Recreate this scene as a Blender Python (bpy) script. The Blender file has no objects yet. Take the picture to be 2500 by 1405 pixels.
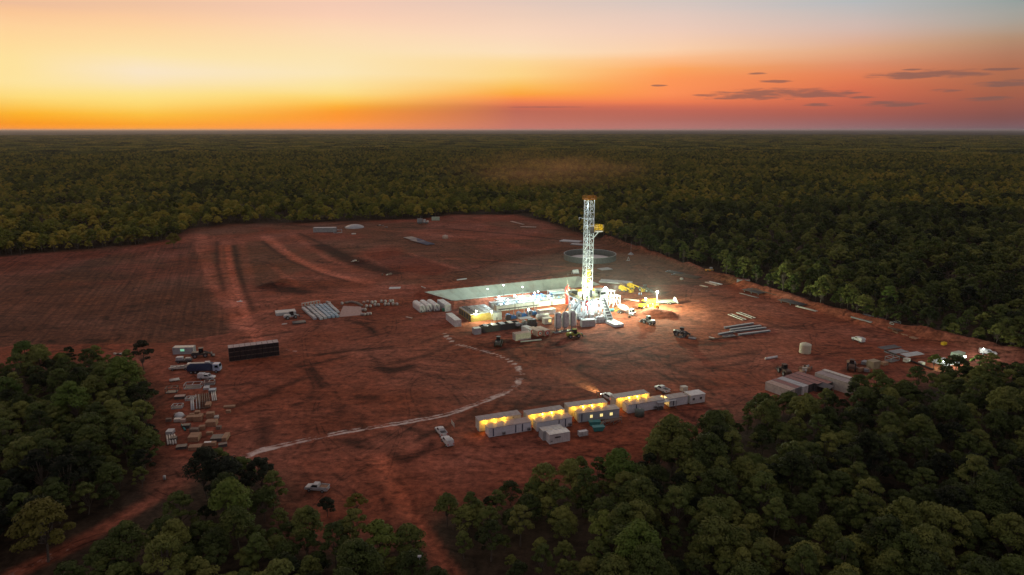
import bpy, bmesh, math, random
import numpy as np
from mathutils import Vector, Matrix

random.seed(7)
R = math.radians
scene = bpy.context.scene
COL = scene.collection

# ------------------------------------------------------------------ camera
CAM_H = 75.0
FPX = 1667.0                      # focal length in pixels of a 2500 px wide frame
PITCH = math.atan(386.5 / FPX)
cam_d = bpy.data.cameras.new("camera")
cam_d.sensor_fit = 'HORIZONTAL'
cam_d.sensor_width = 36.0
cam_d.lens = 36.0 * FPX / 2500.0
cam_d.clip_start = 1.0
cam_d.clip_end = 120000.0
cam = bpy.data.objects.new("camera", cam_d)
COL.objects.link(cam)
cam.location = (0, 0, CAM_H)
cam.rotation_euler = (math.pi / 2 - PITCH, 0, 0)
scene.camera = cam

# ------------------------------------------------------------------ render / exposure
scene.render.engine = 'CYCLES'
scene.view_settings.view_transform = 'Standard'
scene.view_settings.look = 'None'
scene.view_settings.gamma = 1.0
scene.view_settings.exposure = 0.0
scene.view_settings.use_curve_mapping = False
cy = scene.cycles
cy.max_bounces = 5
cy.diffuse_bounces = 2
cy.glossy_bounces = 2
cy.transmission_bounces = 2
cy.volume_bounces = 0
cy.caustics_reflective = False
cy.caustics_refractive = False
cy.sample_clamp_indirect = 4.0
cy.use_denoising = True


def lin(c):
    out = []
    for v in c[:3]:
        v = v / 255.0
        out.append(v / 12.92 if v <= 0.04045 else ((v + 0.055) / 1.055) ** 2.4)
    return tuple(out)


# ------------------------------------------------------------------ sky (after-glow of a sun just below the horizon)
SUN_AZ = R(-28.9)                 # to the left of the view axis (+Y)
world = bpy.data.worlds.new("World")
scene.world = world
world.use_nodes = True
wn = world.node_tree
wn.nodes.clear()


def N(tree, typ, **kw):
    n = tree.nodes.new(typ)
    for k, v in kw.items():
        setattr(n, k, v)
    return n


def link(tree, a, b):
    tree.links.new(a, b)


def M(tree, op, a, b=None, clamp=False):
    n = tree.nodes.new('ShaderNodeMath')
    n.operation = op
    n.use_clamp = clamp
    for i, v in enumerate((a, b)):
        if v is None:
            continue
        if isinstance(v, (int, float)):
            n.inputs[i].default_value = v
        else:
            tree.links.new(v, n.inputs[i])
    return n.outputs[0]


# colours of the evening sky read off at several bearings: bearing from the sunset in degrees -> [(elevation, colour)]
SKYPIX = {
    40: [(2, (238, 190, 155)), (25, (250, 198, 150)), (50, (254, 207, 155)), (90, (255, 216, 155)), (150, (254, 226, 158)), (200, (254, 228, 158)), (235, (254, 220, 125)), (255, (253, 203, 90)), (275, (253, 181, 50)), (300, (252, 155, 30)), (316, (253, 153, 55))],
    340: [(2, (238, 194, 162)), (40, (252, 204, 160)), (80, (254, 216, 162)), (130, (253, 228, 172)), (175, (250, 230, 200)), (205, (251, 228, 180)), (235, (254, 226, 135)), (260, (253, 212, 105)), (280, (252, 192, 68)), (305, (253, 163, 45)), (316, (253, 163, 65))],
    820: [(2, (243, 202, 180)), (40, (251, 208, 180)), (80, (253, 218, 180)), (130, (252, 227, 178)), (180, (252, 230, 182)), (220, (253, 226, 150)), (240, (253, 210, 105)), (258, (253, 178, 60)), (275, (252, 150, 48)), (295, (253, 152, 60)), (312, (254, 150, 85))],
    1260: [(2, (226, 200, 188)), (40, (241, 208, 186)), (80, (250, 215, 188)), (130, (253, 224, 185)), (150, (253, 217, 155)), (185, (253, 212, 135)), (210, (252, 190, 90)), (232, (252, 162, 62)), (245, (252, 138, 82)), (258, (208, 110, 85)), (270, (190, 106, 86)), (300, (194, 116, 98)), (313, (196, 120, 108))],
    1640: [(2, (212, 198, 192)), (40, (228, 202, 190)), (80, (240, 205, 185)), (125, (252, 208, 170)), (145, (253, 190, 140)), (170, (253, 166, 95)), (195, (253, 150, 88)), (225, (253, 146, 88)), (250, (238, 125, 82)), (265, (196, 104, 86)), (290, (178, 104, 92)), (312, (178, 118, 112))],
    2090: [(2, (180, 185, 188)), (30, (196, 186, 182)), (60, (210, 185, 175)), (90, (218, 178, 158)), (120, (224, 168, 132)), (160, (222, 142, 105)), (190, (226, 128, 86)), (220, (216, 112, 80)), (250, (196, 102, 80)), (275, (168, 92, 80)), (300, (150, 98, 96)), (314, (145, 110, 112))],
    2460: [(2, (150, 160, 158)), (35, (165, 162, 154)), (65, (174, 156, 140)), (95, (178, 142, 115)), (130, (178, 125, 98)), (165, (176, 110, 82)), (200, (170, 104, 78)), (230, (164, 96, 74)), (260, (150, 88, 76)), (285, (130, 82, 78)), (305, (125, 90, 92)), (314, (118, 95, 100))],
}
UPPER = [(18, (186, 176, 174)), (32, (168, 156, 156)), (60, (146, 136, 140)), (90, (136, 128, 134))]


def bearing(px, py):
    x = (px - 1250) / FPX
    y = (702.5 - py) / FPX
    dy = math.cos(PITCH) + y * math.sin(PITCH)
    dz = -math.sin(PITCH) + y * math.cos(PITCH)
    return math.degrees(math.atan2(x, dy)), math.degrees(math.atan2(dz, math.hypot(x, dy)))


SKYCOL = {}
for px_, lst in SKYPIX.items():
    key = bearing(px_, 160)[0] - math.degrees(SUN_AZ)
    SKYCOL[key] = sorted([(max(0.0, bearing(px_, y_)[1]), c_) for y_, c_ in lst]) + UPPER
ks = sorted(SKYCOL)
SKYCOL[-36.0] = SKYCOL[ks[3]]                 # the far side of the glow mirrors this one
SKYCOL[-66.0] = SKYCOL[ks[6]]
for s_ in (-1, 1):
    SKYCOL[105.0 * s_] = [(0, (104, 96, 112)), (3, (118, 100, 108)), (8, (136, 122, 128)), (14, (140, 140, 150))] + UPPER[1:]
    SKYCOL[180.0 * s_] = [(0, (98, 110, 142)), (4, (116, 122, 150)), (10, (130, 134, 158)), (18, (136, 138, 158))] + UPPER[1:]
tc = N(wn, 'ShaderNodeTexCoord')
nrm = N(wn, 'ShaderNodeVectorMath', operation='NORMALIZE')
link(wn, tc.outputs['Generated'], nrm.inputs[0])
sep = N(wn, 'ShaderNodeSeparateXYZ')
link(wn, nrm.outputs[0], sep.inputs[0])
elev = M(wn, 'MULTIPLY', M(wn, 'ARCSINE', sep.outputs[2]), 180 / math.pi)      # degrees
flat = N(wn, 'ShaderNodeCombineXYZ')
link(wn, sep.outputs[0], flat.inputs[0])
link(wn, sep.outputs[1], flat.inputs[1])
fn = N(wn, 'ShaderNodeVectorMath', operation='NORMALIZE')
link(wn, flat.outputs[0], fn.inputs[0])
azim = M(wn, 'MULTIPLY', M(wn, 'ARCTAN2', sep.outputs[0], sep.outputs[1]), 180 / math.pi)

dang = M(wn, 'SUBTRACT', azim, math.degrees(SUN_AZ))
dang = M(wn, 'SUBTRACT', M(wn, 'FLOORED_MODULO', M(wn, 'ADD', dang, 180.0), 360.0), 180.0)

# slow wavering of the colour bands
bn = N(wn, 'ShaderNodeTexNoise')
bn.inputs['Scale'].default_value = 1.0
bn.inputs['Detail'].default_value = 3
bv = N(wn, 'ShaderNodeCombineXYZ')
link(wn, M(wn, 'MULTIPLY', azim, 0.05), bv.inputs[0])
link(wn, M(wn, 'MULTIPLY', elev, 0.45), bv.inputs[1])
link(wn, bv.outputs[0], bn.inputs['Vector'])
wob = M(wn, 'MULTIPLY', M(wn, 'SUBTRACT', bn.outputs['Fac'], 0.5), 0.9)
elev_w = M(wn, 'MAXIMUM', M(wn, 'ADD', elev, M(wn, 'MULTIPLY', wob, M(wn, 'MULTIPLY', elev, 0.35, clamp=True))), 0.0)
efac = M(wn, 'DIVIDE', elev_w, 90.0)
prev = None
prev_a = None
for a in sorted(SKYCOL):
    ramp = N(wn, 'ShaderNodeValToRGB')
    cr = ramp.color_ramp
    cr.interpolation = 'LINEAR'
    stops = SKYCOL[a]
    while len(cr.elements) < len(stops):
        cr.elements.new(0.5)
    for i, (e, c) in enumerate(stops):
        cr.elements[i].position = e / 90.0
    for i, (e, c) in enumerate(stops):
        cr.elements[i].color = (*lin(c), 1)
    link(wn, efac, ramp.inputs[0])
    if prev is None:
        prev = ramp.outputs[0]
    else:
        mr = N(wn, 'ShaderNodeMapRange', interpolation_type='LINEAR')
        mr.inputs['From Min'].default_value = prev_a
        mr.inputs['From Max'].default_value = a
        link(wn, dang, mr.inputs['Value'])
        mx = N(wn, 'ShaderNodeMix', data_type='RGBA')
        link(wn, mr.outputs[0], mx.inputs[0])
        link(wn, prev, mx.inputs[6])
        link(wn, ramp.outputs[0], mx.inputs[7])
        prev = mx.outputs[2]
    prev_a = a

# thin dark stratus streaks low in the sky: (azimuth, elevation, half width, half height) in degrees
CLOUDS = [(20.2, 2.6, 6.2, 0.5), (23.6, 2.5, 3.6, 0.36), (17.6, 2.35, 2.2, 0.18), (29.8, 3.72, 4.2, 0.36), (32.2, 3.62, 2.2, 0.26),
          (20.4, 3.5, 1.5, 0.18), (35.0, 2.95, 2.4, 0.3), (37.2, 3.2, 1.6, 0.3), (31.5, 2.6, 1.4, 0.14), (34.4, 3.85, 1.3, 0.14),
          (28.3, 1.75, 2.4, 0.26), (33.8, 2.0, 1.8, 0.2), (19.0, 4.1, 0.9, 0.12), (11.7, 3.35, 0.7, 0.09), (26.2, 2.25, 1.2, 0.12),
          (15.4, 2.6, 1.5, 0.1), (23.5, 1.75, 1.3, 0.14), (3, 1.75, 4.0, 0.05), (29.2, 4.05, 0.8, 0.08)]
best = None
for (a, e, w, h) in CLOUDS:
    da = M(wn, 'DIVIDE', M(wn, 'SUBTRACT', azim, a), w)
    de = M(wn, 'DIVIDE', M(wn, 'SUBTRACT', elev, e), h)
    v = M(wn, 'SUBTRACT', 1.0, M(wn, 'ADD', M(wn, 'MULTIPLY', da, da), M(wn, 'MULTIPLY', de, de)))
    best = v if best is None else M(wn, 'MAXIMUM', best, v)
cn = N(wn, 'ShaderNodeTexNoise')
cn.inputs['Scale'].default_value = 1.0
cn.inputs['Detail'].default_value = 6
cn.inputs['Roughness'].default_value = 0.62
cv = N(wn, 'ShaderNodeCombineXYZ')
link(wn, M(wn, 'MULTIPLY', azim, 0.5), cv.inputs[0])
link(wn, M(wn, 'MULTIPLY', elev, 5.5), cv.inputs[1])
link(wn, cv.outputs[0], cn.inputs['Vector'])
cl = M(wn, 'ADD', M(wn, 'MAXIMUM', best, -2.0), M(wn, 'MULTIPLY', M(wn, 'SUBTRACT', cn.outputs['Fac'], 0.5), 3.0))
cmask = N(wn, 'ShaderNodeMapRange', interpolation_type='SMOOTHSTEP')
cmask.inputs['From Min'].default_value = 0.15
cmask.inputs['From Max'].default_value = 1.0
cmask.inputs['To Max'].default_value = 0.72
link(wn, cl, cmask.inputs['Value'])
cmx = N(wn, 'ShaderNodeMix', data_type='RGBA')
link(wn, cmask.outputs[0], cmx.inputs[0])
link(wn, prev, cmx.inputs[6])
cmx.inputs[7].default_value = (*lin((124, 92, 86)), 1)
bg = N(wn, 'ShaderNodeBackground')
bg.inputs['Strength'].default_value = 1.0
link(wn, cmx.outputs[2], bg.inputs['Color'])
wo = N(wn, 'ShaderNodeOutputWorld')
link(wn, bg.outputs[0], wo.inputs[0])

# the last directional glow from where the sun went down
sun_d = bpy.data.lights.new("sun", 'SUN')
sun_d.energy = 0.3
sun_d.angle = R(25)
sun_d.color = (1.0, 0.66, 0.36)
sun = bpy.data.objects.new("sun", sun_d)
COL.objects.link(sun)
se = R(7)
sdir = Vector((math.sin(SUN_AZ) * math.cos(se), math.cos(SUN_AZ) * math.cos(se), math.sin(se)))
sun.rotation_euler = sdir.to_track_quat('Z', 'Y').to_euler()

# ------------------------------------------------------------------ measuring helpers
CP, SP = math.cos(PITCH), math.sin(PITCH)


def G(px, py, z=0.0):
    """ground point (at height z) seen at a photo pixel"""
    x = (px - 1250) / FPX
    y = (702.5 - py) / FPX
    dy = CP + y * SP
    dz = -SP + y * CP
    t = (z - CAM_H) / dz
    return Vector((x * t, dy * t, z))


def PROJ(x, y, z):
    """photo pixel of world points (arrays welcome)"""
    depth = y * CP - (z - CAM_H) * SP
    up = y * SP + (z - CAM_H) * CP
    return 1250 + FPX * x / depth, 702.5 - FPX * up / depth, depth


def ang(A, B):
    a, b = G(*A), G(*B)
    return math.atan2(b.y - a.y, b.x - a.x)


SITE = R(25)

# ------------------------------------------------------------------ numpy noise and polyline distance
_rng = np.random.default_rng(11)
_tab = _rng.random((256, 256))


def vnoise(x, y, s):
    x = np.asarray(x, float) / s
    y = np.asarray(y, float) / s
    xi = np.floor(x).astype(int)
    yi = np.floor(y).astype(int)
    fx = x - xi
    fy = y - yi
    fx = fx * fx * (3 - 2 * fx)
    fy = fy * fy * (3 - 2 * fy)
    a = _tab[xi % 256, yi % 256]
    b = _tab[(xi + 1) % 256, yi % 256]
    c = _tab[xi % 256, (yi + 1) % 256]
    d = _tab[(xi + 1) % 256, (yi + 1) % 256]
    return (a * (1 - fx) + b * fx) * (1 - fy) + (c * (1 - fx) + d * fx) * fy


def fbm(x, y, s, o=4):
    v = 0
    a = 0.5
    t = 0
    for k in range(o):
        v = v + a * vnoise(np.asarray(x) + 37.1 * k, np.asarray(y) + 11.7 * k, s)
        t += a
        a *= 0.5
        s *= 0.5
    return v / t


def pdist(x, y, pts):
    """distance to a polyline"""
    best = np.full(np.shape(x), 1e9)
    for (a, b) in zip(pts[:-1], pts[1:]):
        dx, dy = b[0] - a[0], b[1] - a[1]
        L2 = dx * dx + dy * dy + 1e-9
        t = np.clip(((x - a[0]) * dx + (y - a[1]) * dy) / L2, 0, 1)
        d = np.hypot(x - a[0] - t * dx, y - a[1] - t * dy)
        best = np.minimum(best, d)
    return best


def gp(pts):
    return [(G(*p).x, G(*p).y) for p in pts]


def smooth(pts, n=5):
    """Catmull-Rom through points"""
    out = []
    P = [pts[0]] + list(pts) + [pts[-1]]
    for i in range(1, len(P) - 2):
        for k in range(n):
            t = k / n
            q = []
            for c in range(2):
                p0, p1, p2, p3 = P[i - 1][c], P[i][c], P[i + 1][c], P[i + 2][c]
                q.append(0.5 * (2 * p1 + (p2 - p0) * t + (2 * p0 - 5 * p1 + 4 * p2 - p3) * t * t + (3 * p1 - p0 - 3 * p2 + p3) * t ** 3))
            out.append(tuple(q))
    out.append(tuple(pts[-1]))
    return out


def inpoly(x, y, poly):
    x = np.asarray(x)
    y = np.asarray(y)
    r = np.zeros(x.shape, bool)
    n = len(poly)
    for i in range(n):
        x1, y1 = poly[i]
        x2, y2 = poly[(i + 1) % n]
        if y1 == y2:
            continue
        c = ((y1 > y) != (y2 > y)) & (x < (x2 - x1) * (y - y1) / (y2 - y1) + x1)
        r ^= c
    return r


def sstep(a, b, v):
    t = np.clip((v - a) / (b - a), 0, 1)
    return t * t * (3 - 2 * t)


# ------------------------------------------------------------------ the lie of the land
CLEAR = gp([(-260, 655), (0, 628), (230, 608), (340, 598), (420, 585), (470, 560), (560, 548), (760, 545), (860, 540), (1030, 535), (1100, 525),
            (1260, 525), (1340, 545), (1420, 575), (1500, 592), (1640, 645), (1790, 690), (1960, 742), (2130, 792), (2330, 840), (2480, 872),
            (2640, 905), (2640, 930), (2500, 920), (2330, 934), (2200, 950), (2110, 966), (2060, 986), (1960, 996), (1850, 1006), (1760, 1052), (1690, 1092), (1480, 1170), (1250, 1225),
            (1090, 1240), (1040, 1262), (1000, 1300), (960, 1335), (880, 1325), (760, 1325), (705, 1290), (692, 1200), (672, 1165), (560, 1150), (470, 1160), (425, 1200),
            (390, 1190), (392, 1130), (378, 1100), (372, 1000), (362, 950), (330, 910), (250, 898), (150, 892), (60, 905), (-260, 925)])
TRACK_R = smooth(gp([(930, 1120), (950, 1170), (1000, 1250), (1050, 1330), (1120, 1440), (1190, 1560)]))
TRACK_L = smooth(gp([(440, 1175), (380, 1215), (300, 1262), (200, 1322), (30, 1405), (-150, 1500)]))
FIELD = gp([(-280, 660), (0, 632), (230, 612), (345, 604), (470, 590), (490, 640), (510, 700), (560, 770), (560, 815), (400, 838), (120, 842), (-280, 860)])
fa = ang((108, 760), (208, 660))
HAUL = [
    (smooth(gp([(548, 590), (550, 620), (566, 680), (588, 740), (612, 805), (640, 840)])), 4.2, 0.4),
    (smooth(gp([(492, 575), (500, 640), (520, 700), (555, 760), (600, 800)])), 4.5, 0.55),
    (smooth(gp([(590, 590), (600, 640), (612, 690), (620, 730)])), 2.6, 0.4),
    (smooth(gp([(650, 578), (700, 620), (760, 650), (830, 675), (900, 690)])), 4.0, 0.9),
    (smooth(gp([(715, 575), (760, 605), (800, 630), (850, 652)])), 2.8, 0.6),
    (smooth(gp([(660, 645), (700, 680), (730, 700)])), 2.0, 0.5),
    (smooth(gp([(600, 745), (760, 720), (950, 704), (1130, 690), (1300, 672), (1430, 655)])), 5.0, 0.5),
    (smooth(gp([(640, 765), (760, 737), (900, 722), (1040, 712)])), 2.6, 0.6),
    (smooth(gp([(1000, 620), (1060, 640), (1110, 655)])), 2.2, 0.6),
    (smooth(gp([(1090, 632), (1200, 636), (1320, 648), (1420, 655)])), 2.4, 0.6),
    (smooth(gp([(900, 560), (1080, 575), (1220, 590), (1300, 610), (1360, 600)])), 3.0, 0.4),
    (smooth(gp([(556, 600), (562, 650), (580, 715), (600, 775), (614, 806), (630, 835)])), 1.7, 1.2),
    (smooth(gp([(536, 600), (540, 650), (552, 700), (574, 745)])), 1.3, 0.6),
    (smooth(gp([(670, 590), (720, 628), (790, 662), (880, 688)])), 1.5, 0.7),
    (TRACK_R, 2.0, 0.85),
    (TRACK_L, 2.2, 0.6),
]
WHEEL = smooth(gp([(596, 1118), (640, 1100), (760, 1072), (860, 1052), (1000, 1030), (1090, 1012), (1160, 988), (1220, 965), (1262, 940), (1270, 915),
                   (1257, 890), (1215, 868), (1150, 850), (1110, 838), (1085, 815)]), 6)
BERM = gp([(1480, 585), (1560, 612), (1640, 642), (1790, 690), (1960, 742), (2130, 792), (2330, 838), (2480, 868), (2640, 900)])
# lined pit behind the rig
u = Vector((math.cos(SITE), math.sin(SITE)))
v = Vector((-math.sin(SITE), math.cos(SITE)))
PIT0 = G(1040, 713, 2.3).to_2d()                       # far left corner of the rim
PIT_W, PIT_D, PIT_H = 80.0, 20.5, 4.2
RIM = 2.3


PSK = 6.0                                         # the left end is cut on the skew


def skx(x, y):
    return x + PSK * (-y / PIT_D) * (1 - x / PIT_W)


def pitloc(x, y):
    dx = np.asarray(x) - PIT0.x
    dy = np.asarray(y) - PIT0.y
    return dx * u.x + dy * u.y, dx * v.x + dy * v.y     # 0..W, -D..0


PATCHES = []
prng = np.random.default_rng(5)
for k in range(260):                                  # curved damp and scraped smears left by machines
    px, py = prng.uniform(560, 2200), prng.uniform(600, 1120)
    p = G(px, py)
    a0 = prng.choice([SITE, SITE + 0.4, SITE - 0.5, SITE + math.pi / 2]) + prng.normal() * 0.25
    L = prng.uniform(6, 30)
    cur = prng.normal() * 0.03
    pts = []
    xx, yy = p.x, p.y
    for s in range(7):
        pts.append((xx, yy))
        xx += math.cos(a0) * L / 6
        yy += math.sin(a0) * L / 6
        a0 += cur * L / 6
    PATCHES.append((pts, prng.uniform(0.4, 1.5), prng.uniform(-1, 0.35)))
PATCHES += [(gp([(760, 900), (775, 930), (790, 945)]), 1.6, -1.2), (gp([(930, 900), (960, 905), (1000, 895)]), 2.6, -1.3), (gp([(880, 970), (910, 972)]), 2.2, -1.0),
            (gp([(640, 1030), (650, 1060), (640, 1080)]), 2.2, -1.0), (gp([(860, 1075), (880, 1090)]), 2.5, -0.7), (gp([(1600, 870), (1720, 880), (1850, 860)]), 1.6, -0.8),
            (gp([(940, 1090), (990, 1125), (1040, 1100), (1060, 1075)]), 1.2, -1.0), (gp([(1690, 845), (1800, 838)]), 1.2, -0.8),
            (gp([(1560, 850), (1600, 880), (1660, 905), (1750, 940)]), 0.9, -0.8), (gp([(780, 600), (880, 645), (960, 668)]), 6.0, -1.4), (gp([(530, 590), (533, 650), (548, 710)]), 1.6, -1.0), (gp([(572, 600), (580, 650), (600, 715), (618, 760)]), 1.5, -1.0), (gp([(640, 590), (700, 634), (780, 668), (850, 688)]), 1.6, -0.9), (gp([(730, 570), (790, 598), (860, 640)]), 2.2, -0.9),
            (gp([(640, 700), (700, 705), (740, 715)]), 5.0, -1.2), (gp([(600, 540), (760, 555), (860, 545)]), 4.0, -0.6),
            (gp([(960, 555), (1100, 560), (1250, 572), (1400, 590)]), 2.2, -0.9)]
MOUNDS = [((690, 690), 9, 2.0), ((655, 700), 6, 1.4), ((1610, 770), 7.0, 1.9), ((1585, 768), 4.0, 1.3), ((1640, 773), 4.5, 1.1), ((1815, 683), 5, 1.6), ((1405, 668), 7, 1.8), ((1360, 672), 8, 1.2),
          ((880, 637), 7, 1.0), ((1560, 650), 6, 1.2), ((340, 590), 8, 1.0)]


def height(x, y):
    x = np.asarray(x, float)
    y = np.asarray(y, float)
    z = (fbm(x, y, 9.0, 3) - 0.5) * 0.22
    inc = inpoly(x, y, CLEAR)
    z = np.where(inc, z, z * 2)
    f = inpoly(x, y, FIELD)
    q = -x * math.sin(fa) + y * math.cos(fa)
    z = z + np.where(f, 0.0 * np.sin(q * 2 * math.pi / 6.2 + 2.5 * fbm(x, y, 40.0, 2)), 0)
    d = pdist(x, y, BERM)
    z = z + 2.9 * np.exp(-(d / 2.9) ** 2) * (0.55 + 0.9 * fbm(x, y, 7.0, 3))
    for (pp, rad, h) in MOUNDS:
        c = G(*pp)
        dd = np.hypot(x - c.x, (y - c.y))
        z = z + h * np.exp(-(dd / rad * 1.5) ** 2) * (0.5 + fbm(x, y, 3.5, 3))
    for pts, w, k in HAUL:
        dd = pdist(x, y, pts)
        z = z - 0.16 * k * np.exp(-(dd / w) ** 4) + 0.22 * k * np.exp(-((dd - w * 1.25) / 0.9) ** 2) * fbm(x, y, 4.0, 2)
    # pit: raised bank round a hollow
    a, b = pitloc(x, y)
    out = np.maximum(np.maximum(PSK * np.clip(-b / PIT_D, -0.3, 1.3) - a, a - PIT_W), np.maximum(b, -PIT_D - b))      # >0 outside
    bank = (RIM - 0.12) * sstep(5.0, 0.9, out) * (out > 0)
    z = np.where(out < 30, z * sstep(-0.2, 3.0, np.abs(out)) + bank, z)
    ridge = 2.4 * np.exp(-((b - 6.0) / 3.6) ** 2) * sstep(-8, 4, a) * sstep(PIT_W + 26, PIT_W + 8, a) * (0.6 + 0.7 * fbm(x, y, 11.0, 3))
    z = z + np.where(out > 0, ridge, 0)
    z = np.where(out <= 0, np.maximum(-PIT_H - 0.9, RIM - 0.55 + out * 1.05), z)
    return z


def ter(x, y):
    return float(height(np.array([x]), np.array([y]))[0])


# ------------------------------------------------------------------ materials
MATS = {}


def new_mat(name):
    m = bpy.data.materials.new(name)
    m.use_nodes = True
    nt = m.node_tree
    b = nt.nodes['Principled BSDF']
    return m, nt, b


def mat(name, col, rough=0.6, metal=0.0, dirt=0.35, scale=0.9, dust=0.25, spec=0.4, bump=0.0):
    """painted, dusty, uneven surface"""
    if name in MATS:
        return MATS[name]
    m, nt, b = new_mat(name)
    t = N(nt, 'ShaderNodeTexCoord')
    oi = N(nt, 'ShaderNodeObjectInfo')
    ad = N(nt, 'ShaderNodeVectorMath', operation='ADD')
    link(nt, t.outputs['Object'], ad.inputs[0])
    rs = N(nt, 'ShaderNodeVectorMath', operation='SCALE')
    link(nt, oi.outputs['Location'], rs.inputs[0])
    rs.inputs['Scale'].default_value = 0.37
    link(nt, rs.outputs[0], ad.inputs[1])
    n1 = N(nt, 'ShaderNodeTexNoise')
    n1.inputs['Scale'].default_value = scale
    n1.inputs['Detail'].default_value = 6
    n1.inputs['Roughness'].default_value = 0.65
    link(nt, ad.outputs[0], n1.inputs['Vector'])
    r1 = N(nt, 'ShaderNodeMapRange')
    r1.inputs['From Min'].default_value = 0.3
    r1.inputs['From Max'].default_value = 0.7
    r1.inputs['To Min'].default_value = 1.0 - dirt
    r1.inputs['To Max'].default_value = 1.0
    link(nt, n1.outputs['Fac'], r1.inputs['Value'])
    hv = N(nt, 'ShaderNodeHueSaturation')
    hv.inputs['Color'].default_value = (*col, 1)
    link(nt, r1.outputs[0], hv.inputs['Value'])
    n2 = N(nt, 'ShaderNodeTexNoise')
    n2.inputs['Scale'].default_value = scale * 2.3
    n2.inputs['Detail'].default_value = 5
    link(nt, ad.outputs[0], n2.inputs['Vector'])
    r2 = N(nt, 'ShaderNodeMapRange')
    r2.inputs['From Min'].default_value = 0.45
    r2.inputs['From Max'].default_value = 0.75
    r2.inputs['To Max'].default_value = dust
    link(nt, n2.outputs['Fac'], r2.inputs['Value'])
    mx = N(nt, 'ShaderNodeMix', data_type='RGBA')
    link(nt, r2.outputs[0], mx.inputs[0])
    link(nt, hv.outputs[0], mx.inputs[6])
    mx.inputs[7].default_value = (0.24, 0.115, 0.07, 1)
    link(nt, mx.outputs[2], b.inputs['Base Color'])
    b.inputs['Roughness'].default_value = rough
    b.inputs['Metallic'].default_value = metal
    b.inputs['Specular IOR Level'].default_value = spec
    MATS[name] = m
    return m


def emit(name, col, s):
    if name in MATS:
        return MATS[name]
    m, nt, b = new_mat(name)
    b.inputs['Base Color'].default_value = (*col, 1)
    b.inputs['Emission Color'].default_value = (*col, 1)
    b.inputs['Emission Strength'].default_value = s
    m.cycles.emission_sampling = 'NONE'
    MATS[name] = m
    return m


WHITE = mat('white_paint', (0.74, 0.74, 0.73), 0.45)
CREAM = mat('cream_paint', (0.66, 0.62, 0.54), 0.5)
LGREY = mat('light_grey_paint', (0.5, 0.52, 0.53), 0.5)
GREY = mat('grey_steel', (0.26, 0.27, 0.28), 0.45)
DGREY = mat('dark_grey_steel', (0.07, 0.07, 0.075), 0.5)
BLACK = mat('black_rubber', (0.02, 0.02, 0.021), 0.8, dust=0.3)
RIGW = mat('rig_white_steel', (0.72, 0.76, 0.77), 0.4, dust=0.08, dirt=0.25)
YELLOW = mat('yellow_paint', (0.78, 0.5, 0.02), 0.4, dust=0.15)
ORANGE = mat('orange_paint', (0.72, 0.33, 0.03), 0.45, dust=0.15)
BLUE = mat('blue_paint', (0.05, 0.22, 0.55), 0.4, dust=0.12)
LBLUE = mat('pale_blue_sheet', (0.36, 0.5, 0.6), 0.5)
TEAL = mat('teal_paint', (0.04, 0.26, 0.25), 0.5)
RED = mat('red_paint', (0.62, 0.04, 0.03), 0.4, dust=0.1)
PINK = mat('faded_red_roof', (0.34, 0.16, 0.14), 0.6)
NAVY = mat('navy_paint', (0.03, 0.045, 0.1), 0.4, dust=0.1)
WOOD = mat('raw_timber', (0.42, 0.24, 0.14), 0.75, dirt=0.5, scale=2.0)
DWOOD = mat('weathered_timber', (0.24, 0.17, 0.13), 0.8, dirt=0.5, scale=2.0)
PIPE = mat('bare_pipe_steel', (0.36, 0.33, 0.31), 0.4, 0.5, dirt=0.5)
RUST = mat('rusty_pipe_steel', (0.14, 0.085, 0.06), 0.6, 0.2, dirt=0.5)
BAG = mat('pale_woven_bag', (0.55, 0.5, 0.45), 0.85, dirt=0.4)
BAGP = mat('pinkish_woven_bag', (0.6, 0.44, 0.36), 0.85, dirt=0.4)
TARP = mat('pale_tarpaulin', (0.6, 0.62, 0.62), 0.6, dirt=0.3, dust=0.2)
GLASS = mat('dark_window_glass', (0.015, 0.018, 0.022), 0.08, dirt=0.1, dust=0.0, spec=0.7)
GALV = mat('galvanised_sheet', (0.42, 0.44, 0.45), 0.4, 0.5, dirt=0.4)
POLY = mat('cream_polythene', (0.62, 0.57, 0.42), 0.5, dirt=0.2, dust=0.1)
LINER = mat('pit_liner', (0.44, 0.48, 0.41), 0.45, dirt=0.35, scale=0.12, dust=0.25)
LINER2 = mat('pit_liner_darker', (0.405, 0.445, 0.38), 0.45, dirt=0.4, scale=0.12, dust=0.3)
BARK = mat('pale_bark', (0.17, 0.14, 0.11), 0.9, dirt=0.6, scale=3.0, dust=0.2)
COOL = emit('white_lamp', (0.82, 1.0, 0.98), 40.0)
WARM = emit('amber_lamp', (1.0, 0.42, 0.05), 28.0)
LITW = emit('lit_window', (1.0, 0.8, 0.3), 1.1)
TAIL = emit('red_tail_lamp', (1.0, 0.05, 0.03), 3.0)
HEAD = emit('head_lamp', (1.0, 0.86, 0.6), 15.0)


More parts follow.
